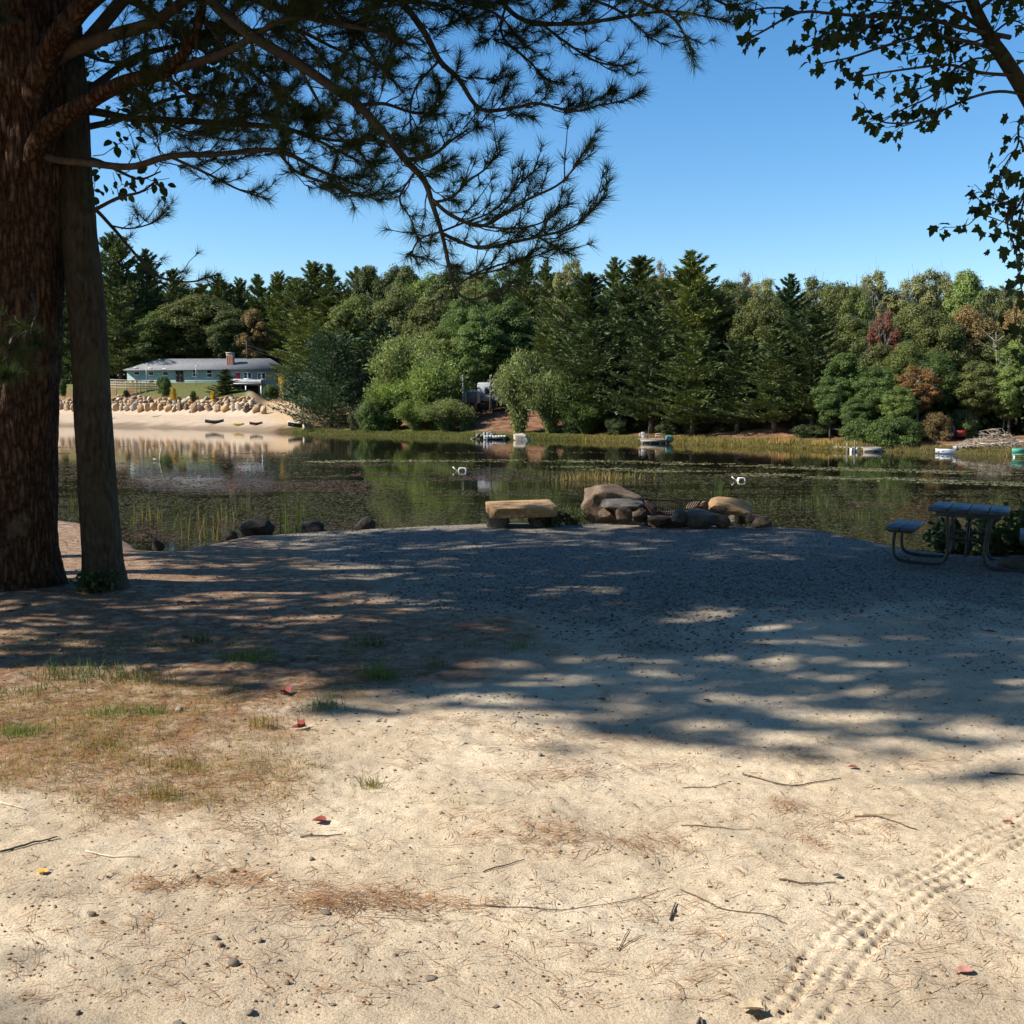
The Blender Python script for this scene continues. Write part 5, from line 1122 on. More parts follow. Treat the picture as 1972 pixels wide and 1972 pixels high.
m.add(V, [(0, i + 1, i) for i in range(1, q - 1)], [(i, i + 1, q + i + 1, q + i) for i in range(q - 1)]); link('shell', m.mesh('shed_shell'), MT['rock_pale'], sh_)
m = MB(); m.box(-.62, .62, -.05, -.012, 0, 1.35); link('door', m.mesh('shed_door'), MT['rock_grey'], sh_)
for (px, py0, py1, d, r_, lab) in ((892, 722, 780, 135, .16, 'pale lit trunk left of the arched shed'), (945, 722, 782, 134, .15, 'dark trunk before the white camper trailer')):
    b = P(px, py1, d); t = P(px, py0, d); ro = empty('tree_trunk', b, 0, lab, 'tree trunk'); m = MB(); m.tube([(0, 0, -.5), (.03, 0, 2), (-.05, 0, t.z - b.z)], [r_ * 1.3, r_, r_ * .7], 9); link('trunk', m.mesh('bare_trunk', True), MT['bark_pale' if px < 900 else 'bark_far'], ro)
    m = MB(); m.tube([(0, 0, 2.5), (.5, 0, 3.6), (.9, .2, 4.4)], [.07, .05, .03], 6); link('branch', m.mesh('bare_branch', True), MT['bark_far'], ro)
pil = P(932, 812, 122); spile = empty('stone_pile', (pil.x, pil.y, on_shore(pil.x, pil.y)), 0, 'pile of grey stones on the brown leaf slope', 'stone pile')
for i in range(7):
    x_, y_ = pil.x + (i - 3) * .33 + rw.normal(0, .15), pil.y + rw.uniform(-1, 1)
    rock_obj('stone', (x_, y_, on_shore(x_, y_) + .3 + .25 * (i % 2)), (.7, .6, .5), 'rock_grey', 520 + i, i, spile, 2, 7)
bb = P(1006, 824, 118); rock_obj('boulder', (bb.x, bb.y, on_shore(bb.x, bb.y) + .55), (2.3, 1.5, 1.2), 'rock_pale', 546, .3, None, 3, 16, .45, (0.1, 0.2), 'big pale topped boulder tilted beside the birch stems')
dk0 = P(972, 846, 113.0)
def dock(name, o, x0, x1, y0, y1, zt, mat, planks, posts, parent_lab):
    n = planks
    for i in range(n):
        a = x0 + (x1 - x0) * i / n; b = x0 + (x1 - x0) * (i + 1) / n
        m = MB(); m.box(a + .01, b - .01, y0, y1, zt - .06, zt); link('plank', m.mesh('plank'), MT[mat], o)
    m = MB(); m.box(x0, x1, y0 - .05, y0 - .005, zt - .3, zt - .065); link('beam', m.mesh('beam'), MT['grey_wood'], o)
    for xx in posts: m = MB(); m.box(xx - .07, xx + .07, y0 + .02, y0 + .16, -.6, zt - .065); link('post', m.mesh('post'), MT['grey_wood'], o)
w0 = G(953, 847, 0); dw = F / w0.y
o = empty('floating_dock', (w0.x, w0.y, 0), 0, 'small white topped dock with a ladder below the leaf slope', 'dock')
dock('d', o, -22 / dw, 22 / dw, 0, 2.2, .42, 'white', 8, (-1.0, 1.0), '')
for xx in (-21 / dw, -15 / dw): m = MB(); m.tube([(xx, -.1, -.4), (xx, -.1, .75), (xx, .15, .85), (xx, .4, .75), (xx, .4, .42)], .035, 6); link('ladder_rail', m.mesh('ladder_rail', True), MT['white_metal'], o)
for z in (-.1, .15): m = MB(); m.tube([(-21 / dw, -.1, z), (-15 / dw, -.1, z)], .03, 6); link('rung', m.mesh('rung'), MT['white_metal'], o)
# dock with railings and chair
w0 = G(1263, 854.5, 0); dw = F / w0.y
o = empty('railed_dock', (w0.x, w0.y, 0), 0, 'pinkish wooden dock with two railing frames on the far bank', 'dock')
dock('d', o, -29 / dw, 22 / dw, 0.2, 2.6, .45, 'pink_wood', 12, (-29 / dw + .2, -10 / dw, 10 / dw, 21 / dw), '')
for (a, b) in ((-31, -15), (1, 18)):
    for xx in (a / dw, b / dw):
        m = MB(); m.box(xx - .05, xx + .05, .25, .35, .46, 1.0); link('railing_post', m.mesh('railing_post'), MT['pink_wood'], o)
    for z in (.72, 0.93): m = MB(); m.box(a / dw, b / dw, .2, .246, z, z + .07); link('rail', m.mesh('rail'), MT['pink_wood'], o)
ch = empty('lawn_chair', (w0.x - 20.5 / dw, w0.y + 1.0, .45), .3, 'white lawn chair sitting on the railed dock', 'chair')
m = MB(); m.box(-.2, .2, -.2, .2, .22, .26); link('seat', m.mesh('chair_seat'), MT['white'], ch)
m = MB(); m.box(-.2, .2, .18, .22, .26, .65, bev=.015); link('backrest', m.mesh('chair_back'), MT['white'], ch)
for a in (-1, 1):
    for b in (-1, 1): m = MB(); m.box(a * .17 - .02, a * .17 + .02, b * .16 - .02, b * .16 + .02, 0, .22); link('leg', m.mesh('chair_leg'), MT['white'], ch)
gb = empty('covered_boat', (w0.x + 26.5 / dw, w0.y + .6, .2), .2, 'small boat under a green cover at the right end of the railed dock', 'boat')
V, Q, n_, mm = hull(.9, .55, .35); link('hull', raw_mesh('small_hull', V, None, Q, True), MT['grey_plastic'], gb)
Vc, Tc = rock_geo(77, 2, 3); link('cover', raw_mesh('boat_cover', Vc * np.array([.42, .28, .2]) + np.array([0, 0, .42]), Tc, None, True), MT['green_plastic'], gb)
# pavilion under the pines
pv = P(1520, 806, 112); pv0 = on_shore(pv.x, pv.y); o = empty('open_pavilion', (pv.x, pv.y, pv0), .15, 'dark open pavilion with a low brown roof under the pines', 'pavilion')
hp_ = P(1520, 779, 112).z - pv0
m = MB(); m.add([(-3.6, -2, hp_ - .25), (3.6, -2, hp_ - .25), (3.6, 2, hp_ - .25), (-3.6, 2, hp_ - .25), (-3.4, 0, hp_ + .5), (3.4, 0, hp_ + .5)], [(1, 2, 5), (3, 0, 4)], [(0, 1, 5, 4), (2, 3, 4, 5), (3, 2, 1, 0)]); link('roof', m.mesh('pavilion_roof'), MT['rock_brown'], o)
for xx in (-3.3, -1.1, 1.1, 3.3):
    for yy in (-1.7, 1.7): m = MB(); m.box(xx - .09, xx + .09, yy - .09, yy + .09, -.5, hp_ - .24); link('post', m.mesh('post'), MT['grey_wood'], o)
# swing frame on the dark bank
b0 = P(1385, 850, 92); o = empty('wooden_frame', (b0.x, b0.y, on_shore(b0.x, b0.y)), 0, 'thin wooden rail frame standing in the dark under the pines', 'frame')
for (x0, z0, x1, z1) in ((-1.5, 0, -1.5, 1.3), (-1.5, 1.3, -.6, 1.3), (-.6, 1.3, -.6, .7), (-.6, .75, 1.2, .75), (1.2, 0, 1.2, .75)):
    m = MB(); m.tube([(x0, 0, z0), (x1, 0, z1)], .05, 5); link('rail', m.mesh('frame_rail'), MT['grey_wood'], o)
# floating dock right
w0 = G(1680, 870.5, 0); dw = F / w0.y
o = empty('floating_dock', (w0.x, w0.y, 0), -.05, 'grey floating dock with a narrow gangway beside the bright shrub', 'dock')
dock('d', o, -18 / dw, 19 / dw, 0, 1.6, .36, 'grey_wood', 8, (-.6, .1, .7), '')
for i in range(6):
    m = MB(); a = (-62 + i * 7.3) / dw; m.box(a, a + 7 / dw, .7 + (5 - i) * .12, 1.4 + (5 - i) * .12, .3, .36); link('gangway_plank', m.mesh('gangway_plank'), MT['deck_wood'], o)
for xx in (-36, -26): m = MB(); m.box(xx / dw - .1, xx / dw + .12, .62, .72, -.3, .29); link('gangway_post', m.mesh('gangway_post'), MT['white'], o)
for px in (1632, 1646):
    b = P(px, 862, 88); t = P(px, 826, 88); q = empty('fence_post', (b.x, b.y, on_shore(b.x, b.y)), 0, 'pale post standing in the shade left of the shrub, ' + ('left of the pair' if px < 1640 else 'right of the pair'), 'post', 'pale posts by the floating dock')
    m = MB(); m.tube([(0, 0, -.3), (0, 0, t.z - b.z)], .07, 7); link('post', m.mesh('pale_post'), MT['rock_grey'], q)
# pedal boat
w0 = G(1828, 873.5, 0); dw = F / w0.y
o = empty('pedal_boat', (w0.x, w0.y - .3, 0), 0, 'white pedal boat moored at the far right bank', 'pedal boat')
for s_ in (-1, 1):
    V, Q, n_, mm = hull(52 / dw, .42, .34); V = V.copy(); V[:, 1] += s_ * .42; V[:, 2] -= .08
    link('float', raw_mesh('pedal_float', V, None, Q, True), MT['white_metal'], o)
m = MB(); m.box(-24 / dw, -2 / dw, -.55, .55, .2, .36, bev=.05); link('foredeck', m.mesh('pedal_deck'), MT['white_metal'], o)
for i in (0, 1): m = MB(); m.box(.05 + i * .4, .3 + i * .4, -.35, .35, .26, .32); m.box(.26 + i * .4, .31 + i * .4, -.35, .35, .32, .62); link('seat', m.mesh('pedal_seat'), MT['grey_plastic'], o)
# cart and red bin on the bank
b0 = P(1825, 862, 92); o = empty('utility_cart', (b0.x, b0.y, on_shore(b0.x, b0.y)), 0, 'grey utility cart parked on the bank behind the pedal boat', 'cart')
m = MB(); m.box(-.5, .5, 0, 1.2, .3, .6, bev=.05); link('body', m.mesh('cart_body'), MT['grey_plastic'], o)
m = MB(); m.box(-.48, .48, 0.1, .14, .66, 1.05); link('windscreen', m.mesh('cart_screen'), MT['glass'], o)
m = MB(); m.box(-.55, .55, 0, 1.2, 1.06, 1.13, bev=.02); link('roof', m.mesh('cart_roof'), MT['grey_plastic'], o)
for xx in (-.5, .5):
    m = MB(); m.box(xx - .03, xx + .03, .05, .09, .6, 1.06); link('pillar', m.mesh('cart_pillar'), MT['grey_plastic'], o)
    for yy in (.2, 1.0): m = MB(); m.tube([(xx - .06, yy, .18), (xx + .06, yy, .18)], .2, 12); link('wheel', m.mesh('cart_wheel'), MT['dark'], o)
b0 = P(1850, 860, 92); o = empty('red_trailer', (b0.x, b0.y, on_shore(b0.x, b0.y)), 0, 'small red cart trailer beside the grey utility cart', 'trailer')
m = MB(); m.box(-.4, .4, 0, .9, .25, .29); m.box(-.4, .4, 0, .04, .29, .75); m.box(-.4, .4, .86, .9, .29, .75); m.box(-.4, -.36, .04, .86, .29, .75); m.box(.36, .4, .04, .86, .29, .75); link('tub', m.mesh('tub'), MT['red_plastic'], o)
for xx in (-.45, .45): m = MB(); m.tube([(xx - .04, .45, .17), (xx + .04, .45, .17)], .18, 12); link('wheel', m.mesh('trailer_wheel'), MT['dark'], o)
b0 = P(1793, 859, 92); Vc, Tc = rock_geo(91, 2, 4); z0 = on_shore(b0.x, b0.y)
tag(link('tarp', raw_mesh('tarp', Vc * np.array([.75, .5, .16]) + np.array([b0.x, b0.y, z0 + .1]), Tc, None, True), MT['purple']), 'purple tarp lying on the dark bank left of the cart', 'tarp')
# camper van at right
b0 = P(1925, 822, 138); o = empty('motorhome', (b0.x, b0.y, b0.z), .1, 'white motorhome parked on the bank among the right trees', 'motorhome')
m = MB(); m.box(-3.2, 2.4, 0, 2.2, .45, 2.75, bev=.12); link('body', m.mesh('motorhome_body'), MT['trailer'], o)
m = MB(); m.box(2.4, 3.6, .1, 2.1, .45, 1.5, bev=.15); link('cab', m.mesh('motorhome_cab'), MT['white_metal'], o)
for (a, b) in ((-2.6, -1.5), (-.4, 1.0)): m = MB(); m.box(a, b, -.05, -.01, 1.6, 2.2); link('window', m.mesh('motorhome_window'), MT['glass'], o)
m = MB(); m.add([(-3.15, -.02, 1.2), (-1.2, -.02, 1.2), (.8, -.02, .75), (2.3, -.02, .75), (2.3, -.02, .95), (.9, -.02, .95), (-1.1, -.02, 1.4), (-3.15, -.02, 1.4)], None, [(0, 1, 6, 7), (1, 2, 5, 6), (2, 3, 4, 5)]); link('stripe', m.mesh('motorhome_stripe'), MT['grey_plastic'], o)
for xx in (-2, 2.7): m = MB(); m.tube([(xx, -.05, .38), (xx, .25, .38)], .4, 14); link('wheel', m.mesh('motorhome_wheel'), MT['dark'], o)
# bare birch trees at right
def bare_tree(px, bot, top, d, r_, lean, label, seed):
    b = P(px, bot, d); t = P(px + lean, top, d); z0 = on_shore(b.x, b.y); r = np.random.default_rng(seed); o = empty('bare_tree', (b.x, b.y, z0), 0, label, 'tree')
    h = t.z - z0; pts = spline([(0, 0, -.3), (.1, 0, h * .3), ((t.x - b.x) * .5 + .15, 0, h * .6), (t.x - b.x, 0, h)], 14); m = MB(); m.tube(pts, np.linspace(r_, r_ * .2, 14), 8); link('trunk', m.mesh('bare_tree_trunk', True), MT['bark_pale'], o)
    for i in range(12):
        k = int(r.integers(4, 13)); a = r.uniform(0, 6.28); L = h * r.uniform(.12, .28); q = pts[k]; e = q + np.array([math.cos(a) * L, math.sin(a) * L * .6, L * .6])
        m = MB(); m.tube(spline([q, (q + e) / 2 + r.normal(0, .1, 3), e], 6), np.linspace(r_ * .35, .015, 6), 5, False); link('branch', m.mesh('bare_branch', True), MT['bark_pale'], o)
bare_tree(1913, 846, 640, 98, .14, 5, 'pale bare birch before the motorhome, left of the two', 3)
bare_tree(1930, 852, 690, 95, .09, 12, 'thin pale bare birch before the motorhome, right of the two', 4)
bare_tree(1955, 838, 700, 100, .08, 25, 'thin bent bare trunk at the far right bank', 6)
# brush pile
bp = P(1915, 868, 84); r = np.random.default_rng(55); o = empty('brush_pile', (bp.x, bp.y, on_shore(bp.x, bp.y)), 0, 'pile of cut brown brush on the far right bank', 'brush pile')
m = MB()
for i in range(420):
    a, q = r.uniform(0, 6.28), math.sqrt(r.random()); p0 = np.array([math.cos(a) * q * 2.6, math.sin(a) * q * 1.6, (1 - q) * 1.5 * r.random() + .05]); d = rdir(r, 1)[0] * np.array([1, 1, .35]) * r.uniform(.3, .9)
    m.tube([p0 - d, p0 + r.normal(0, .08, 3), p0 + d], [.02, .022, .01], 3, False)
q = link('sticks', m.mesh('brush_sticks'), MT['deck_wood'], o); q['kind'] = 'stuff'
for i in range(6):
    a = r.uniform(0, 6.28); p0 = np.array([r.uniform(-2, 2), -1.4 + r.uniform(-.3, .3), .2 + .2 * r.random()]); m = MB(); m.tube([p0, p0 + (r.uniform(.8, 1.6), r.uniform(-.3, .3), r.uniform(-.1, .3))], [.05, .03], 6); link('log', m.mesh('log'), MT['deadwood'], o)
# green bench at the far right
b0 = P(1966, 872, 78); o = empty('dock_bench', (b0.x, b0.y, on_shore(b0.x, b0.y)), 0, 'green bench on white posts at the right edge bank', 'bench')
m = MB(); m.box(-.45, .6, 0, .4, .5, .56); link('seat', m.mesh('bench_seat'), MT['green_plastic'], o)
m = MB(); m.box(-.45, .6, .38, .43, .62, .95); link('backrest', m.mesh('bench_back'), MT['green_plastic'], o)
for xx in (-.35, .5): m = MB(); m.box(xx - .05, xx + .05, .15, .25, -.4, .495); link('leg', m.mesh('bench_leg'), MT['white'], o)
for xx in (-.35, .5): m = MB(); m.box(xx - .03, xx + .03, .435, .47, .3, .95); link('back_post', m.mesh('bench_post'), MT['white'], o)

# ------------------------------------------------------------------ bank grass
def blades(r, B, H, wd, lean=0.35, seg=2, curve=0.4):
    n = len(B); a = r.uniform(0, 6.283, n); d = np.stack([np.cos(a), np.sin(a), np.zeros(n)], 1); s = np.stack([-np.sin(a), np.cos(a), np.zeros(n)], 1)
    ph = r.uniform(0, 6.283, n); s = np.stack([np.cos(ph), np.sin(ph), np.zeros(n)], 1)
    l = np.abs(r.normal(0, lean, n)); V = []
    for k in range(seg + 1):
        t = k / seg; c = B + np.array([0, 0, 1.0]) * (H * t * (1 - 0.35 * l * t))[:, None] + d * (H * l * (t * (1 - curve) + curve * t * t))[:, None]
        w = wd * (1 - t) ** 0.7
        if k < seg: V += [c + s * (w if np.isscalar(w) else w)[..., None] if not np.isscalar(w) else c + s * w, c - s * w]
        else: V += [c]
    m = len(V); V = np.stack(V, 1).reshape(-1, 3); base = (np.arange(n) * m)[:, None]
    T = []
    for k in range(seg - 1): T += [(2 * k, 2 * k + 1, 2 * k + 2), (2 * k + 1, 2 * k + 3, 2 * k + 2)]
    T += [(2 * seg - 2, 2 * seg - 1, 2 * seg)]
    T = (base[:, :, None] + np.array(T)[None]).reshape(-1, 3)
    return V, T
r = np.random.default_rng(31)
def bank_grass(name, px0, px1, n, s0, s1, h, colr, label):
    px = r.uniform(px0, px1, n); B = np.zeros((n, 3))
    s = s0 + (s1 - s0) * r.random(n) ** 1.3
    tt = np.interp(px, np.linspace(px0, px1, 120), [shore_at(p, 0)[1] for p in np.linspace(px0, px1, 120)])
    y = tt + s * 1.25; x = (px - 986) / F * y; B = np.stack([x, y, tz(x, y) - .03], 1)
    cl = 0.4 + 1.2 * vn(px * 0.08, s * 0.5, s=9)
    V, T = blades(r, B, h * r.uniform(.5, 1.2, n) * cl, .03, .3, 1)
    o = link(name, raw_mesh(name, V, T), MT['reed']); o.color = (*colr, 1); tag(o, label, 'grass', kind='stuff')
bank_grass('bank_grass', 565, 1120, 9000, -.2, 2.6, .32, (0.12, 0.13, 0.035), 'green grass strip along the far waterline left of centre')
bank_grass('bank_grass', 1100, 1660, 11000, -.2, 2.2, .36, (0.21, 0.175, 0.055), 'yellow green grass strip along the far waterline right of centre')
bank_grass('bank_grass', 1600, 2050, 5000, -.2, 1.8, .28, (0.18, 0.14, 0.055), 'dry grass strip along the far right waterline')
for i, (px, bot, top, colr) in enumerate(((1500, 856, 834, (.35, .22, .09)), (1522, 858, 838, (.33, .24, .08)), (1572, 862, 845, (.36, .27, .09)), (1590, 864, 843, (.38, .28, .09)), (1638, 866, 848, (.33, .3, .08)))):
    x, y = shore_at(px, 1.2); z = on_shore(x, y); hh = P(px, top, y).z - z; k = 160; B = np.stack([x + r.normal(0, .35, k), y + r.normal(0, .3, k), np.full(k, z)], 1)
    V, T = blades(r, B, hh * r.uniform(.5, 1.1, k), .03, .18, 1); o = link('tall_grass_clump', raw_mesh('tall_grass_clump', V, T), MT['reed']); o.color = (*colr, 1)
    tag(o, 'tall tawny plume grass on the far bank, %s from the left' % ORD[i], 'grass', 'plume grass on the far bank')
#__PART5__
# ------------------------------------------------------------------ near shore: fire pit, stones, table
def pxrock(name, x0, x1, y0, y1, d, mat, seed, label, depth=None, box=0.0, cuts=7, tilt=(0, 0), rz=None, group=None, parent=None, rest=True):
    a = P((x0 + x1) / 2, (y0 + y1) / 2, d); w = (x1 - x0) * d / F; h = (y1 - y0) * d / F
    rr = random.Random(seed); rz = rr.uniform(-.4, .4) if rz is None else rz
    return rock_obj(name, a, (w * 1.08, (depth or w * .8), h * 1.1), mat, seed, rz, parent, 3, cuts, box, tilt, label, 'rock', group)
pc = P(1290, 1000, 14.4); fp = empty('fire_pit', (pc.x, pc.y, on_ground(pc.x, pc.y)), 0, 'fire pit ringed by piled stones with a rusty grate at the water edge', 'fire pit')
for (x0, x1, y0, y1, d, mat, sd, bx) in (
    (1158, 1238, 960, 980, 14.75, 'rock_grey', 1, .35), (1153, 1188, 978, 1000, 14.8, 'rock_brown', 2, .2), (1185, 1217, 976, 1010, 14.35, 'rock_brown', 3, .1), (1190, 1236, 967, 985, 14.6, 'rock_grey', 4, .2),
    (1214, 1247, 978, 1006, 14.5, 'rock_brown', 5, .2), (1248, 1296, 993, 1011, 14.25, 'rock_brown', 6, .2), (1294, 1324, 982, 1013, 14.15, 'rock_grey', 7, .05), (1318, 1382, 980, 1015, 14.2, 'rock_grey', 8, .25),
    (1368, 1407, 990, 1017, 14.15, 'rock_brown', 9, .2), (1366, 1397, 975, 993, 14.4, 'rock_brown', 10, .2), (1234, 1264, 962, 990, 14.95, 'rock_brown', 11, .2), (1318, 1374, 964, 990, 15.0, 'rock_brown', 12, .3),
    (1398, 1422, 986, 1009, 14.65, 'rock_pale', 13, .2), (1420, 1442, 986, 1010, 14.75, 'rock_brown', 14, .3), (1262, 1320, 985, 1008, 15.05, 'rock_grey', 15, .2)):
    pxrock('stone', x0, x1, y0, y1, d, mat, 600 + sd, None, box=bx, parent=fp)
pxrock('stone', 1368, 1446, 964, 990, 14.75, 'rock_orange', 622, None, depth=.5, box=.45, cuts=4, parent=fp, tilt=(0.18, 0.1), rz=-.1)
# steel ring and grate
m = MB(); an = np.linspace(0, 2 * np.pi, 33)[:-1]; R1 = .36
V = [(R1 * math.cos(a), R1 * math.sin(a), z) for z in (0.0, .17) for a in an] + [(.335 * math.cos(a), .335 * math.sin(a), z) for z in (0.0, .17) for a in an]
q = 32; Q = []
for i in range(q): j = (i + 1) % q; Q += [(i, j, q + j, q + i), (3 * q + i, 3 * q + j, 2 * q + j, 2 * q + i), (q + i, q + j, 3 * q + j, 3 * q + i)]
rp_ = P(1292, 985, 14.6); off = Vector((rp_.x, rp_.y, 0)) - Vector((fp.location.x, fp.location.y, 0))
m.add(np.array(V) + np.array((off.x, off.y, -.02)), None, Q); link('fire_ring', m.mesh('fire_ring', True), MT['rust'], fp)
gr = [P(1236, 962, 14.55) - fp.location, P(1352, 964, 14.9) - fp.location, P(1330, 992, 14.8) - fp.location, P(1258, 992, 14.4) - fp.location]
m = MB(); m.tube(gr + [gr[0]], .012, 6); g_ = link('grate_frame', m.mesh('grate_frame', True), MT['rust'], fp)
for i in range(24):
    t = (i + .5) / 24; a = gr[0].lerp(gr[1], t); b = gr[3].lerp(gr[2], t); m = MB(); m.tube([a, b], .006, 5); link('grate_bar', m.mesh('grate_bar'), MT['rust'], g_)
pxrock('rock', 1436, 1478, 990, 1012, 14.3, 'rock_brown', 631, 'brown rock right of the fire pit, the rear of two', box=.2)
pxrock('rock', 1450, 1486, 997, 1019, 14.0, 'rock_brown', 632, 'rounded brown rock right of the fire pit, the front of two', box=.15)
# sandstone slab bench
sp_ = P(1003, 985, 14.6); sbn = empty('stone_bench', (sp_.x, sp_.y, on_ground(sp_.x, sp_.y)), 0, 'flat orange sandstone slab bench left of the fire pit', 'bench')
_a = P(1003, 980, 14.6)
V, T = rock_geo(640, 3, 0, .07, .84); o = link('slab', raw_mesh('slab', V * np.array([.47, .36, .075]), T, None, True), MT['rock_orange'], sbn); o.location = _a - sbn.location; o.rotation_euler = (0.06, -.02, .12)
for (px, sd) in ((957, 1), (1040, 2)):
    a = P(px, 994, 14.65); a.z = on_ground(a.x, a.y) + .06; V, T = rock_geo(650 + sd, 3, 6, .1, .4); q = link('support_stone', raw_mesh('support_stone', V * np.array([.17, .27, .13]), T, None, True), MT['rock_grey'], sbn); q.location = a - sbn.location
# boulder in the shallows
a = P(1172, 985, 20.5); V, T = rock_geo(664, 3, 12, .14, .25); bo = link('boulder', raw_mesh('big_boulder', V * np.array([.66, .6, .62]), T, None, True), MT['rock_brown']); bo.location = (a.x, a.y, P(1172, 962, 20.5).z - .12); bo.rotation_euler = (0, .2, .4)
bo.scale = (1, 1, 0.7)
tag(bo, 'large tan boulder behind the fire pit at the water', 'rock')
for (x0, x1, y0, y1, sd, mat, lab) in ((464, 527, 998, 1034, 1, 'rock_shaded', 'dark domed rock on the bank left of the cattails'), (572, 628, 1004, 1030, 2, 'rock_shaded', 'dark domed rock on the bank below the cattails'), (683, 722, 996, 1020, 3, 'rock_shaded', 'dark rock on the bank between cattails and slab bench'), (428, 458, 1022, 1042, 4, 'rock_shaded', 'small dark rock beside the leftmost domed rock'), (290, 318, 1038, 1056, 5, 'rock_shaded', 'small rock in the inlet beside the leaning tree')):
    d = min(15.2, 1.6 * F / (y1 - 8 - 783)); pxrock('rock', x0, x1, y0, y1 + 6, d, mat, 670 + sd, lab)
pxrock('rock', 1922, 1985, 1070, 1098, 11.0, 'rock_grey', 681, 'pale flat stone under the right bench of the table')
pxrock('rock', 562, 592, 1130, 1148, 9.6, 'rock_tan', 682, 'tan stone in the litter right of the leaning tree, left of two'); pxrock('rock', 596, 650, 1128, 1142, 9.75, 'rock_brown', 683, 'low tan stone in the litter right of the leaning tree, right of two')
sandp = None
# picnic table
TA = math.radians(-25); tcx, tcy = 4.70, 11.25; tzz = on_ground(tcx, tcy)
tb = empty('picnic_table', (tcx, tcy, tzz), TA, 'dark weathered picnic table with attached benches in the shade at right', 'table'); tb.rotation_euler = (-.03, 0.035, TA)
TL, TH, SH = .62, .60, .375
for i in range(4):
    x0 = -.37 + i * .186; m = MB(); m.box(x0, x0 + .176, -TL, TL, TH - .04, TH, bev=.006); link('plank', m.mesh('table_plank'), MT['table_wood'], tb)
m = MB(); m.box(-.3, .3, -TL + .12, -TL + .18, TH - .085, TH - .043); link('cleat', m.mesh('cleat'), MT['table_wood'], tb)
m = MB(); m.box(-.3, .3, TL - .18, TL - .12, TH - .085, TH - .043); link('cleat', m.mesh('cleat'), MT['table_wood'], tb)
for s_ in (-1, 1):
    b_ = link('bench', None, None, tb) if False else None
    for i in range(2):
        x0 = s_ * .62 - .145 + i * .15; m = MB(); m.box(x0, x0 + .14, -TL, TL, SH - .038, SH, bev=.006); link('bench_plank', m.mesh('bench_plank'), MT['table_wood'], tb)
    for y_ in (-.42, .42):
        def arc(p): return p
        pts = spline([(s_ * .68, y_, SH - .04), (s_ * .69, y_, .2), (s_ * .66, y_, .06), (s_ * .55, y_, .022), (s_ * .3, y_, .02), (s_ * .2, y_, .06), (s_ * .17, y_, .2), (s_ * .2, y_, TH - .05)], 40)
        m = MB(); m.tube(pts, .017, 8); link('leg', m.mesh('leg_tube', True), MT['steel_dark'], tb)
        m = MB(); m.tube([(s_ * .52, y_, SH - .05), (s_ * .74, y_, SH - .05)], .018, 6); link('seat_bracket', m.mesh('seat_bracket'), MT['steel_dark'], tb)
for s_ in (-1, 1): m = MB(); m.tube([(0, s_ * .42, .12), (0, s_ * .06, TH - .06)], .014, 6); link('brace', m.mesh('brace'), MT['steel_dark'], tb)
for y_ in (-.42, .42): m = MB(); m.tube([(-.19, y_, .3), (.19, y_, .3)], .016, 6); link('crossbar', m.mesh('crossbar'), MT['steel_dark'], tb)

# ------------------------------------------------------------------ shore plants
r = np.random.default_rng(61)
def plant(name, px, d, z, n, h, rad, wd, lean, colr, label, cat='grass', group=None, seg=3, rot=1.0):
    x = P(px, 900, d).x; z = z if z is not None else float(gz(np.array([x]), np.array([d]))[0])
    B = np.stack([r.normal(0, rad, n), r.normal(0, rad * .6, n), np.full(n, -.03)], 1)
    V, T = blades(r, B, h * r.uniform(.45, 1.1, n), wd, lean, seg); o = link(name, raw_mesh(name, V, T), MT['reed']); o.location = (x, d, z); o.color = (*colr, 1)
    return tag(o, label, cat, group)
GR = (.055, .08, .022); DRY = (.25, .18, .075); OL = (.085, .085, .028)
plant('cattails', 563, 26, -.1, 16, 2.05, .18, .03, .1, GR, 'tall green cattails standing behind the domed rocks', 'cattails')
plant('cattails', 575, 27, -.1, 12, 1.6, .25, .025, .2, OL, 'shorter olive cattails beside the tall ones', 'cattails')
for (px, h, c, lab) in ((530, .75, DRY, 'straw coloured reeds bending over the left domed rock'), (600, .55, DRY, 'dry tan grass between the domed rocks'), (640, .55, OL, 'olive grass right of the cattails'), (680, .4, OL, 'thin olive grass beside the rightmost domed rock'), (760, .22, GR, 'low green grass on the bank left of the slab bench')):
    plant('reed_clump', px, 15.9, None, 60, h + .35, .3, .008, .35, c, lab)
plant('reed_clump', 510, 15.6, None, 5, .8, .05, .014, .9, (.5, .42, .24), 'pale broken reed blades leaning left of the cattails')
for i, (px, bot, h, n, c) in enumerate(((250, 1010, 1.3, 14, OL), (290, 1000, 1.0, 10, DRY), (330, 1020, 1.5, 14, GR), (352, 1030, 1.1, 16, OL), (372, 1035, 1.3, 18, GR), (392, 1040, 1.0, 18, DRY), (412, 1030, 1.2, 12, OL), (450, 1010, 1.1, 10, GR), (470, 985, 1.2, 9, OL), (435, 1005, .9, 10, DRY), (345, 985, 1.1, 8, GR), (150, 985, 1.0, 60, OL), (180, 985, 1.1, 60, OL))):
    d = 3.6 * F / (bot - 783); plant('reeds', px, d, -.05, n, h, .3, .012, .15, c, 'sparse reeds in the shallows right of the leaning tree, %s from the left' % ORD[i] if i < 11 else 'olive reeds seen between the two near trunks, ' + ('left clump' if px < 160 else 'right clump'), 'reeds', 'sparse reeds in the left shallows')
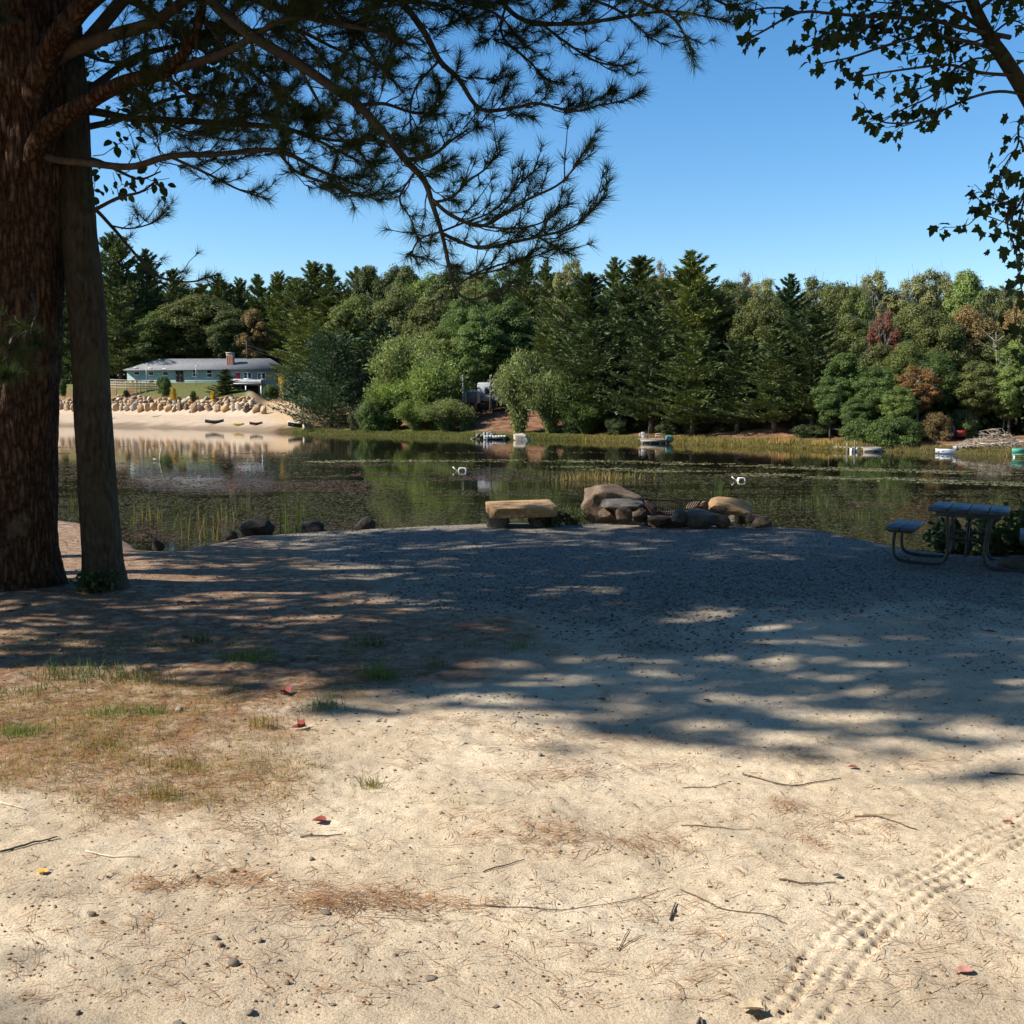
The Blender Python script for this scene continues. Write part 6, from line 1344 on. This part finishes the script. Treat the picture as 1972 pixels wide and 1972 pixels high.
for i, (px, bot, hpx, n, wd_, c) in enumerate(((1105, 922, 18, 70, .5, OL), (1140, 924, 26, 150, .8, DRY), (1180, 922, 22, 150, .8, (.2, .15, .06)), (1205, 922, 15, 60, .5, OL), (1035, 915, 22, 30, .3, OL), (1387, 950, 40, 30, .2, GR), (1400, 955, 20, 24, .2, OL), (1570, 975, 30, 50, .4, GR), (1470, 970, 20, 60, .6, GR), (1660, 1000, 24, 50, .6, OL), (890, 975, 10, 40, .6, OL), (1090, 985, 22, 80, .5, GR))):
    d = 3.6 * F / (bot - 783); plant('marsh_grass', px, d, -.03, n, hpx * d / F, wd_, .014 * d / 40, .3, c, 'tuft of marsh grass out in the pond, %s in a list from left' % ORD[i] if False else 'marsh grass tuft standing in the pond, about %d percent across the picture' % round(px / 19.72), 'grass', 'marsh grass tufts in the pond')
# weeds beside slab bench and leafy shrub behind table
def leafy_plant(name, px, py, d, z, h, w, n, size, label, mat='broad', cat='shrub'):
    x = P(px, py, d).x; z = z if z is not None else float(gz(np.array([x]), np.array([d]))[0]); ro = empty(name, (x, d, z), 0, label, cat); m = MB(); C = []; D = []
    for i in range(n):
        a = r.uniform(0, 6.28); q = w * math.sqrt(r.random()); hh = h * r.uniform(.5, 1.05); pts = spline([(q * .3 * math.cos(a), q * .3 * math.sin(a), 0), (q * .6 * math.cos(a), q * .6 * math.sin(a), hh * .6), (q * math.cos(a), q * math.sin(a), hh)], 8); m.tube(pts, np.linspace(.006, .002, 8), 4, False)
        for k in range(2, 8):
            for _ in range(2): C.append(pts[k] + r.normal(0, .02, 3)); D.append(nrm((r.normal(0, 1, 3) + np.array([0, 0, .4]))[None])[0])
    q = link('stems', m.mesh('stems'), MT['twig'], ro); q['kind'] = 'stuff'
    V, T = leaf_mass(r, np.array(C), np.array(D), size, 'oval', .1); q = link('leaves', raw_mesh('shrub_leaves', V, T), MT[mat], ro); q['kind'] = 'stuff'
leafy_plant('weed_clump', 1060, 985, 14.5, None, .16, .16, 26, .04, 'leafy green weeds at the right end of the slab bench', 'broad', 'weeds')
leafy_plant('weed_clump', 1100, 985, 14.9, None, .2, .25, 26, .04, 'leafy weeds between the slab bench and the large boulder', 'maple', 'weeds')
leafy_plant('leafy_shrub', 1930, 1040, 12.4, None, .72, .5, 46, .085, 'leafy shrub with yellowing leaves behind the picnic table', 'maple')
leafy_plant('leafy_shrub', 1845, 1040, 12.7, None, .55, .35, 30, .08, 'lower leafy shrub seen through the table legs', 'broad')
leafy_plant('leafy_shrub', 1990, 1040, 12.2, None, .8, .4, 30, .09, 'leafy shrub cut by the right edge behind the table', 'maple')
leafy_plant('seedling', 190, 1160, 8.95, None, .16, .22, 24, .05, 'small green seedlings at the foot of the leaning tree', 'broad', 'seedlings')

# ------------------------------------------------------------------ pond weed on the water
def weeds():
    r = np.random.default_rng(71); Cs = []; Ss = []
    n = 520000
    py = r.uniform(858, 1062, n); px = r.uniform(-60, 2040, n); d = 3.6 * F / (py - 783); x = (px - 986) / F * d
    a = fbm(x * .10, d * .22, o=4, s=91); b = fbm(x * .5, d * 1.4, o=3, s=92)
    # bands read from the photograph: mats in the left middle, open water beyond, thin streaks in between
    w = ss(.56, .62, a * .6 + b * .4 + .12 * ss(890, 930, py) + .07 * ss(930, 990, py) - .10 * ss(880, 860, py))
    lft_band = np.exp(-((py - 925) / 22) ** 2) * ss(760, 420, px); w = np.maximum(w, lft_band * ss(.36, .5, b * .6 + a * .4))
    w = w * np.where(px > 700, .7, 1.0)
    st = np.exp(-((py - (884 + (px - 560) * .0165 + 5 * np.sin(px * .004))) / 3.2) ** 2) * ss(560, 640, px); w = np.maximum(w, .8 * st * ss(.42, .55, b))
    st2 = np.exp(-((py - (896 + (px - 1000) * .038)) / 4.0) ** 2) * ss(1000, 1150, px); w = np.maximum(w, .9 * st2 * ss(.4, .52, b))
    band = np.maximum(st, st2) > .35
    keep = r.random(n) < np.where(band, w * 1.5, w) * np.interp(py, [920, 960, 1060], [.40, .24, .13]); px, py, d, x, band = px[keep], py[keep], d[keep], x[keep], band[keep]
    ok = d > y_edge(x) + 2.5; px, py, d, x, band = px[ok], py[ok], d[ok], x[ok], band[ok]; m = len(x)
    sz = r.uniform(.35, 1.0, m) * np.interp(d, [20, 50, 100], [.045, .1, .16]); an = r.uniform(0, 6.283, m); ar = r.uniform(.35, 1, m)
    C = np.stack([x, d, .006 + r.random(m) * .012], 1); V = []
    for k in range(4):
        t = an + k * math.pi / 2; q = sz * (1 if k % 2 == 0 else ar); V.append(C + np.stack([np.cos(t) * q, np.sin(t) * q, r.normal(0, .10, m) * sz], 1))
    V = np.stack(V, 1).reshape(-1, 3); Q = np.arange(m * 4).reshape(-1, 4); fl = fbm(x * .3, d * .3, o=2, s=95)
    br = (px < 760) & (py < 950) | (fl > .62)
    for nm, k, colr, lab in (('lily_pads', band, (.21, .205, .13), 'pale floating pads in thin bands across the open pond'), ('pondweed', br & ~band, (.085, .058, .042), 'brownish floating weed mats spread over the pond'), ('lily_pads', ~br & ~band, (.065, .06, .028), 'olive floating pads and weed scattered over the pond')):
        Vk = V.reshape(-1, 4, 3)[k].reshape(-1, 3); o = link(nm, raw_mesh(nm, Vk, None, np.arange(len(Vk)).reshape(-1, 4)), MT['reed']); o.color = (*colr, 1); tag(o, lab, 'pondweed', kind='stuff')
    return m
NW = weeds()
def float_thing(px, wl, label, stick, dome):
    d = 3.6 * F / (wl - 783); k = d / F; o = empty('float', (P(px, wl, d).x, d, 0), 0, label, 'float')
    m = MB(); m.tube([(-2 * k, 0, 0), (stick[0] * k, 0, stick[1] * k)], 1.1 * k, 7); link('stick', m.mesh('float_stick', True), MT['foam'], o)
    n_ = 10; V = []; w, h = dome
    for y_ in (-.16, .16):
        for rad in (1.0, .68): V += [((w / 2 + w / 2 * rad * math.cos(t)) * k, y_, h * rad * k * min(1, 1.5 * math.sin(t)) - (.02 if rad == 1 else .0)) for t in np.linspace(math.pi, 0, n_)]
    Q = []
    for i in range(n_ - 1): Q += [(i, i + 1, n_ + i + 1, n_ + i), (2 * n_ + i, 3 * n_ + i, 3 * n_ + i + 1, 2 * n_ + i + 1), (i, 2 * n_ + i, 2 * n_ + i + 1, i + 1), (n_ + i, n_ + i + 1, 3 * n_ + i + 1, 3 * n_ + i)]
    m = MB(); m.add(V, None, Q); link('shell', m.mesh('float_shell'), MT['foam'], o)
float_thing(882, 906.5, 'white float with a slanting stick in mid pond left of centre', (-10, 8), (17, 7))
float_thing(1420, 925.5, 'pale float with a slanting stick right of the fire pit', (-11, 8), (15, 7))
d = 3.6 * F / (887 - 783); k = d / F; o = empty('dead_branch', (P(308, 887, d).x, d, 0), 0, 'bleached white branch standing in the pond right of the leaning tree', 'branch')
m = MB(); m.tube([(0, 0, -.2), (-.2 * k, 0, 6 * k), (1.2 * k, 0, 14 * k), (4.5 * k, 0, 31 * k)], [1.3 * k, 1.2 * k, 1.1 * k, .7 * k], 7); link('stem', m.mesh('branch_stem', True), MT['deadwood'], o)
m = MB(); m.tube([(-13 * k, 0, 3.5 * k), (-3 * k, 0, 1.5 * k)], 1.1 * k, 6); link('side_stick', m.mesh('branch_side', True), MT['deadwood'], o)
plant('marsh_grass', 318, d - .5, -.03, 60, .3, .3, .015, .4, GR, 'green sprig beside the bleached branch in the pond')

# ------------------------------------------------------------------ ground litter
r = np.random.default_rng(81)
def zz(x, y): return gz(np.asarray(x, float), np.asarray(y, float))
def straws(C, an, L, wd, lift):
    n = len(C); d = np.stack([np.cos(an), np.sin(an)], 1) * (L / 2)[:, None]; c = np.stack([-np.sin(an), np.cos(an)], 1) * (wd * np.ones(n))[:, None]
    A = C - d; B = C + d; M_ = C + c * r.normal(0, 6, (n, 1)) if False else C + np.stack([-np.sin(an), np.cos(an)], 1) * (L * r.normal(0, .07, n))[:, None]
    za = zz(A[:, 0], A[:, 1]) + lift; zm = zz(M_[:, 0], M_[:, 1]) + lift + .004 + np.abs(r.normal(0, .004, n)); zb = zz(B[:, 0], B[:, 1]) + lift
    V = np.stack([np.column_stack([A, za]), np.column_stack([M_ + c, zm]), np.column_stack([M_ - c, zm]), np.column_stack([B, zb])], 1).reshape(-1, 3)
    b = (np.arange(n) * 4)[:, None]; T = (b[:, :, None] + np.array([(0, 2, 1), (1, 2, 3)])[None]).reshape(-1, 3); return V, T
n = 110000; px = r.uniform(-30, 2000, n); py = 1090 + 890 * r.random(n) ** .8; t_ = 1.6 * F / (py - 783); yy = t_; xx = (px - 986) / F * t_
lit, grv_shade, peb = zones(xx, yy); cl = fbm(xx * 2.2, yy * 2.2, o=3, s=83)
pr = np.clip(lit * (.4 + .9 * ss(.4, .6, cl)) + .22 * ss(.58, .7, cl) * ss(3.0, 4.2, yy) + .035, 0, 1); k = r.random(n) < pr * .6; xx, yy, lit = xx[k], yy[k], lit[k]; n = len(xx)
V, T = straws(np.stack([xx, yy], 1), r.normal(.15, .8, n), r.uniform(.05, .13, n), .0009 + .00018 * yy, .004)
tag(link('pine_needle_litter', raw_mesh('pine_needle_litter', V, T), MT['drygrass']), 'fallen brown pine needles strewn over the ground', 'pine needles', kind='stuff')
# denser drifts of needles at spots seen in the photograph
C = []; An = []
for (px, py, w, h, nn, a) in ((700, 1725, 120, 20, 420, -.1), (640, 1740, 80, 14, 200, .2), (860, 1735, 90, 8, 120, -.1), (470, 1690, 60, 12, 160, .7), (1050, 1490, 90, 10, 220, 0), (1000, 1440, 80, 10, 160, 0), (1080, 1610, 50, 16, 140, .5), (1240, 1620, 70, 12, 170, -.5), (1510, 1548, 26, 8, 90, 0), (880, 1390, 70, 9, 140, 0), (1180, 1415, 60, 6, 90, 0), (500, 1590, 60, 8, 90, .2), (300, 1700, 50, 10, 120, .6), (1290, 1470, 40, 6, 60, 0), (1800, 1470, 60, 8, 80, 0), (250, 1540, 70, 14, 160, .2), (420, 1500, 60, 12, 140, .4)):
    for _ in range(int(nn * .6)):
        g = G(px + r.normal(0, w * .75), py + r.normal(0, h * 1.1), ZG); C.append((g.x, g.y)); An.append(a + r.normal(0, .7))
C = np.array(C); n = len(C); V, T = straws(C, np.array(An), r.uniform(.06, .13, n), .0016, .008)
tag(link('pine_needle_drifts', raw_mesh('pine_needle_drifts', V, T), MT['drygrass']), 'small drifts of reddish pine needles on the pale sand', 'pine needles', kind='stuff')
MT['peb_brown'] = rockmat('brown_pebble', (0.22, 0.16, 0.11), (0.34, 0.26, 0.185), (0.44, 0.35, 0.26), 3)
MT['rock_gravel'] = rockmat('gravel_stone', (0.13, 0.12, 0.105), (0.2, 0.18, 0.16), (0.3, 0.275, 0.24), 20)
MT['rock_stone'] = rockmat('sunk_stone', (0.28, 0.24, 0.195), (0.40, 0.345, 0.28), (0.50, 0.44, 0.36), 6)
# gravel and pebbles: uncounted small ones
V0, T0 = ICO[0]
def pebbles(name, n, f, smin, smax, mat, label):
    px = r.uniform(-40, 2010, n * 6); py = 1010 + 980 * r.random(n * 6); t_ = 1.6 * F / (py - 783); xx = (px - 986) / F * t_; yy = t_
    lit, grv_shade, peb = zones(xx, yy); k = (r.random(n * 6) < f(lit, grv_shade, peb, xx, yy)) & (yy < y_edge(xx) - .1); xx, yy = xx[k][:n], yy[k][:n]; m = len(xx)
    s = smin + (smax - smin) * r.random(m) ** 2.5; s = s * np.clip(yy / 4, 1, 2.2); J = V0[None] * r.uniform(.6, 1.2, (m, 12, 1)); J = J * np.stack([s * r.uniform(.8, 1.5, m), s * r.uniform(.7, 1.2, m), s * .62], 1)[:, None]
    C = np.stack([xx, yy, zz(xx, yy) + s * .12], 1); V = (C[:, None] + J).reshape(-1, 3); T = (T0[None] + (np.arange(m) * 12)[:, None, None]).reshape(-1, 3)
    tag(link(name, raw_mesh(name, V, T), MT[mat]), label, 'gravel', kind='stuff')
pebbles('sand_grit', 5000, lambda l, g, p, x, y: .18 + .82 * p, .0018, .0075, 'rock_tan', 'tiny pale grit and pebbles scattered over the sand')
pebbles('dark_grit', 2500, lambda l, g, p, x, y: .15 + .85 * p, .0018, .0065, 'rock_brown', 'tiny brown grit scattered over the sand')
pebbles('gravel', 9000, lambda l, g, p, x, y: g, .003, .008, 'rock_gravel', 'loose grey gravel on the pad by the water')
_pm = [raw_mesh('pebble', rock_geo(700 + i, 1, 5)[0], ICO[1][1]) for i in range(6)]
def pebble(px, py, w, mat, label, group=None, flat=.6):
    g = G(px, py, ZG); z = on_ground(g.x, g.y); s = .68 * w * g.y / F / 2; me = _pm[random.randrange(6)]
    if not me.materials: me.materials.append(None)
    o = bpy.data.objects.new('pebble', me); COL.objects.link(o); o.material_slots[0].link = 'OBJECT'; o.material_slots[0].material = MT[mat]
    o.location = (g.x, g.y, z + s * flat * .35); o.scale = (s, s * .85, s * flat); o.rotation_euler = (random.uniform(-.3, .3), random.uniform(-.3, .3), random.uniform(0, 6)); tag(o, label, 'pebble', group)
for (px, py, w, mat, lab) in ((600, 1652, 20, 'rock_pale', 'pale upright pebble alone on the sand left of centre'), (178, 1765, 26, 'peb_brown', 'brown wedge pebble, larger of a pair at lower left'), (196, 1780, 18, 'peb_brown', 'brown pebble just below the wedge pebble at lower left'), (415, 1808, 24, 'peb_brown', 'brown pebble touching a tan one at lower left'), (425, 1820, 22, 'rock_tan', 'tan pebble under the brown one at lower left'), (500, 1812, 22, 'rock_pale', 'pale angular pebble at lower left, right of the brown pair'),
    (368, 1675, 20, 'rock_pale', 'pale pebble in the upper left of the stony patch'), (378, 1684, 20, 'rock_pale', 'pale pebble touching the upper left one of the stony patch'), (448, 1672, 22, 'rock_tan', 'tan pebble at the top of the stony patch'), (470, 1672, 14, 'rock_tan', 'small tan pebble right of the stony patch top'), (335, 1662, 18, 'rock_pale', 'flat pale pebble above the stony patch'), (552, 1886, 24, 'rock_tan', 'tan pebble with a dark shadow at the lower left'), (150, 1945, 20, 'peb_brown', 'brown pebble near the bottom left'), (340, 1968, 44, 'rock_stone', 'flat dark grey stone cut by the bottom edge'),
    (1243, 1643, 20, 'rock_pale', 'white pebble beside the yellow straw'), (960, 1598, 22, 'rock_pale', 'pale flat pebble in mid sand'), (850, 1564, 14, 'rock_pale', 'pale pebble above the red leaf'), (1040, 1455, 18, 'rock_pale', 'pale pebble below the shadow edge'), (1220, 1228, 14, 'rock_tan', 'small tan pebble lit in the shadow band'), (830, 1870, 40, 'rock_stone', 'flat grey stone sunk in the sand below centre'), (640, 1925, 26, 'rock_stone', 'round grey stone sunk in the sand near the bottom'), (480, 1940, 38, 'rock_stone', 'flat grey stone sunk in the sand at bottom left'), (955, 1925, 22, 'rock_stone', 'dark stone sunk in the sand near bottom centre'), (1145, 1812, 16, 'rock_stone', 'small dark stone sunk in the sand below centre right'), (760, 1832, 16, 'rock_stone', 'small dark stone left of the flat grey stone'),
    (450, 1852, 40, 'rock_stone', 'low grey stone between pebbles at lower left'), (628, 1758, 36, 'rock_stone', 'bluish flat stone beside the long needle drift'), (470, 1387, 14, 'rock_pale', 'pale pebble among the yellowing grass'), (345, 1367, 28, 'rock_pale', 'pinkish pebble beside the green grass patch'), (840, 1760, 24, 'rock_stone', 'grey flat stone below the long needle drift')):
    pebble(px, py, w, mat, lab, flat=.35 if 'sunk' in lab or 'flat' in lab else .75)
for i in range(60):
    px = r.uniform(40, 760) if i < 45 else r.uniform(760, 1960); py = r.uniform(1640, 1965) if i < 45 else r.uniform(1450, 1960); pebble(px, py, r.uniform(6, 13), ['rock_pale', 'rock_tan', 'rock_tan', 'peb_brown'][i % 4], 'small loose pebble lying on the sand', 'small loose pebbles')
# grass tufts
def tuft(px, py, n, hpx, wpx, colr, label, lean=.5):
    g = G(px, py, ZG); k = g.y / F; B = np.stack([r.normal(0, wpx * k * .28, n), r.normal(0, wpx * k * .2, n), np.zeros(n)], 1); B[:, 2] = zz(B[:, 0] + g.x, B[:, 1] + g.y) - on_ground(g.x, g.y) - .005
    V, T = blades(r, B, hpx * k * r.uniform(.4, 1.25, n), .0017 * max(1, g.y / 4.5), lean, 3); o = link('grass_tuft', raw_mesh('grass_tuft', V, T), MT['grass']); o.location = (g.x, g.y, on_ground(g.x, g.y)); o.color = (*colr, 1); tag(o, label, 'grass', kind='stuff' if wpx >= 80 else None)
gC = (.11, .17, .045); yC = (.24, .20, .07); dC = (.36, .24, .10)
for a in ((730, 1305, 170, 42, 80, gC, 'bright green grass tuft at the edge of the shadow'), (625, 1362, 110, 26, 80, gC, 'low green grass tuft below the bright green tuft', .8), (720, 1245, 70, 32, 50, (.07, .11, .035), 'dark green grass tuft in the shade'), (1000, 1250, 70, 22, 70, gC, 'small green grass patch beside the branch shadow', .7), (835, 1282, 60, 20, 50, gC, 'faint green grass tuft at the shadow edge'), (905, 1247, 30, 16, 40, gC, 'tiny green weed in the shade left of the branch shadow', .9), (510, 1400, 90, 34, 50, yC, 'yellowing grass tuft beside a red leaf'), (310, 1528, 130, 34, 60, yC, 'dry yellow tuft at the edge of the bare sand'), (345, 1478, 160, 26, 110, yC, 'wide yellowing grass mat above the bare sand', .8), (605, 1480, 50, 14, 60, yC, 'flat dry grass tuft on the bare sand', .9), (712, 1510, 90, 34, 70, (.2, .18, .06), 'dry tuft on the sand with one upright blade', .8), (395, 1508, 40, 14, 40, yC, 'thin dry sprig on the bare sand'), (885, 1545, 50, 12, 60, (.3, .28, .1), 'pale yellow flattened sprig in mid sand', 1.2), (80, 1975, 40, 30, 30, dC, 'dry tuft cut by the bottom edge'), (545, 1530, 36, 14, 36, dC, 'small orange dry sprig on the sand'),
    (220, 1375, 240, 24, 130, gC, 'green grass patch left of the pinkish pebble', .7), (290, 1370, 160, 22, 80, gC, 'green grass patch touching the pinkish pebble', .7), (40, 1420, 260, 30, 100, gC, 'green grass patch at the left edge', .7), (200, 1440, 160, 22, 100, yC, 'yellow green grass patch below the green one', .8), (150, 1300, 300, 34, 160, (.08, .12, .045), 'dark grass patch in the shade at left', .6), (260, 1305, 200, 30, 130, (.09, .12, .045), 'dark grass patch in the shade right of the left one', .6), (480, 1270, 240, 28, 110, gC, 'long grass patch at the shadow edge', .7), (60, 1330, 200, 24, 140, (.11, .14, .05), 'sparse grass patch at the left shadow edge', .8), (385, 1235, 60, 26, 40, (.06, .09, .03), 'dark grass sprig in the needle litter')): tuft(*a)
# twigs
def twig(pts, rad, mat, label, name='twig'):
    rad *= .55
    P3 = []
    for px, py in pts: g = G(px, py, ZG); P3.append((g.x, g.y, on_ground(g.x, g.y) + rad * .9))
    m = MB(); q = spline(P3, 14); q[:, 2] = zz(q[:, 0], q[:, 1]) + rad * 1.0 + .002; m.tube(q, np.linspace(rad, rad * .55, 14), 6); tag(link(name, m.mesh(name, True), MT[mat]), label, 'twig')
for (pts, rad, mat, lab) in (
    (((1430, 1488), (1500, 1508), (1570, 1507), (1620, 1503)), .006, 'twig', 'long brown twig on the sand right of centre'), (((1315, 1512), (1370, 1512), (1400, 1506)), .004, 'twig', 'short twig left of the long brown twig'), (((1312, 1585), (1380, 1590), (1445, 1591)), .004, 'twig', 'straight twig on the sand left of the pale straw'), (((1645, 1573), (1700, 1580), (1765, 1605)), .006, 'twig', 'bent twig above the faint tyre marks'), (((1500, 1692), (1550, 1698), (1610, 1700)), .006, 'twig', 'brown twig beside the dark chip'), (((930, 1672), (965, 1662), (1010, 1648)), .005, 'twig', 'dark crooked twig below centre'), (((0, 1640), (60, 1622), (110, 1605)), .008, 'twig', 'brown stick at the left edge'), (((165, 1634), (215, 1645), (270, 1648)), .007, 'deadwood', 'pale peeled stick at left'), (((520, 1690), (560, 1715), (600, 1745)), .004, 'deadwood', 'pale thin stalk leading to the long stalk'), (((590, 1745), (680, 1760), (800, 1765), (900, 1762)), .003, 'deadwood', 'long pale stalk below the needle drift'), (((900, 1735), (1060, 1740), (1180, 1728), (1290, 1700)), .003, 'twig', 'long thin brown stalk running right from the needle drift'), (((1310, 1702), (1390, 1735), (1480, 1750), (1515, 1765)), .0035, 'twig', 'thin arching stalk left of the tyre track'), (((578, 1602), (620, 1604), (660, 1602)), .007, 'twig', 'short dark stick under the red leaf'), (((0, 1548), (30, 1556), (50, 1560)), .008, 'deadwood', 'white stick end at the left edge'), (((1905, 1495), (1945, 1500), (1980, 1505)), .007, 'twig', 'stick at the right edge in the sun'), (((1340, 1965), (1350, 1945), (1358, 1980)), .008, 'twig', 'dark stick end at the bottom edge'), (((1190, 1820), (1205, 1790), (1212, 1778)), .003, 'twig', 'thin twig of a crossed pair at lower centre, left'), (((1190, 1818), (1220, 1800), (1245, 1788)), .003, 'twig', 'thin twig of a crossed pair at lower centre, right'), (((1290, 1755), (1297, 1735), (1302, 1725)), .006, 'twig', 'short reddish twig left of the arching stalk'), (((1185, 1610), (1210, 1622), (1240, 1640)), .004, 'straw', 'yellow straw beside the white pebble'), (((1660, 1570), (1700, 1572), (1740, 1574)), .004, 'straw', 'pale straw beside the bent twig')):
    twig(pts, rad, mat, lab)
# fallen leaves
def fallen(px, py, wpx, mat, label, kind='oval', curl=.5, rz=0):
    g = G(px, py, ZG); s = .8 * wpx * g.y / F; LV, LT = leaf_shape(kind); V = LV.copy(); V[:, 0] -= 0; V[:, 1] -= .5; V[:, 2] = curl * np.abs(V[:, 0]) ** 1.3 + .25 * curl * V[:, 1] ** 2 + .03; 
    o = link('fallen_leaf', raw_mesh('fallen_leaf', V * s, LT, None, True), MT[mat]); o.location = (g.x, g.y, on_ground(g.x, g.y) + .006); o.rotation_euler = (0, 0, rz); tag(o, label, 'leaf')
for a in ((615, 1573, 40, 'redleaf', 'curled dark red leaf on the sand', 'oval', 1.2, 1.5), (545, 1338, 36, 'redleaf', 'dark red leaf at the shadow edge', 'maple', .9, 1.2), (573, 1405, 40, 'redleaf', 'crumpled red leaf right of the yellow tuft', 'maple', 1.0, 1.8), (1857, 1863, 50, 'pinkleaf', 'faded pink leaf beside the tyre track at lower right', 'oval', .5, 1.7), (1940, 1590, 28, 'redleaf', 'red brown leaf above the tyre track at the right edge', 'oval', .5, 1.2), (1642, 1484, 26, 'redleaf', 'small red leaf above the sand right of centre', 'oval', .6, 1.5), (80, 1684, 34, 'yellowleaf', 'yellow leaf at the lower left', 'oval', .5, 1.4), (1445, 1936, 70, 'tanleaf', 'curled tan leaf at the bottom right of centre', 'oval', 1.3, 1.5), (1612, 1689, 26, 'twig', 'dark bark chip beside the brown twig', 'oval', .7, 1.3), (1905, 1220, 30, 'redleaf', 'dark leaf in the shade at right', 'oval', .5, 1.2), (1360, 1350, 22, 'twig', 'dark chip at the shadow edge', 'oval', .6, 1.1), (1158, 1345, 26, 'twig', 'dark chip in the sun patch below the shadow', 'oval', .8, 1.2)):
    fallen(*a)
for i in range(22):
    fallen(r.uniform(20, 620), r.uniform(1165, 1300), r.uniform(16, 28), ['redleaf', 'tanleaf', 'twig'][i % 3], 'small dry leaf lying in the needle litter', 'oval', .7, r.uniform(0, 6)); 
for o in list(COL.objects):
    if o.get('label') == 'small dry leaf lying in the needle litter': o['group'] = 'dry leaves in the needle litter'

# thin dry grass spread through the litter on the left
n = 26000; px = r.uniform(-40, 700, n); py = r.uniform(1180, 1600, n); t_ = 1.6 * F / (py - 783); xx = (px - 986) / F * t_; yy = t_
cl = fbm(xx * 1.5, yy * 1.5, o=3, s=88); lt_ = zones(xx, yy)[0]; k = (r.random(n) < lt_ * ss(.42, .62, cl) * .9) & (yy < 7.6); xx, yy = xx[k], yy[k]; n = len(xx)
V, T = blades(r, np.stack([xx, yy, zz(xx, yy) - .004], 1), r.uniform(.02, .06, n), .0014, .8, 2)
o = link('thin_grass', raw_mesh('thin_grass', V, T), MT['grass']); o.color = (.24, .22, .08, 1); tag(o, 'thin yellowing grass spread through the needle litter at left', 'grass', kind='stuff')
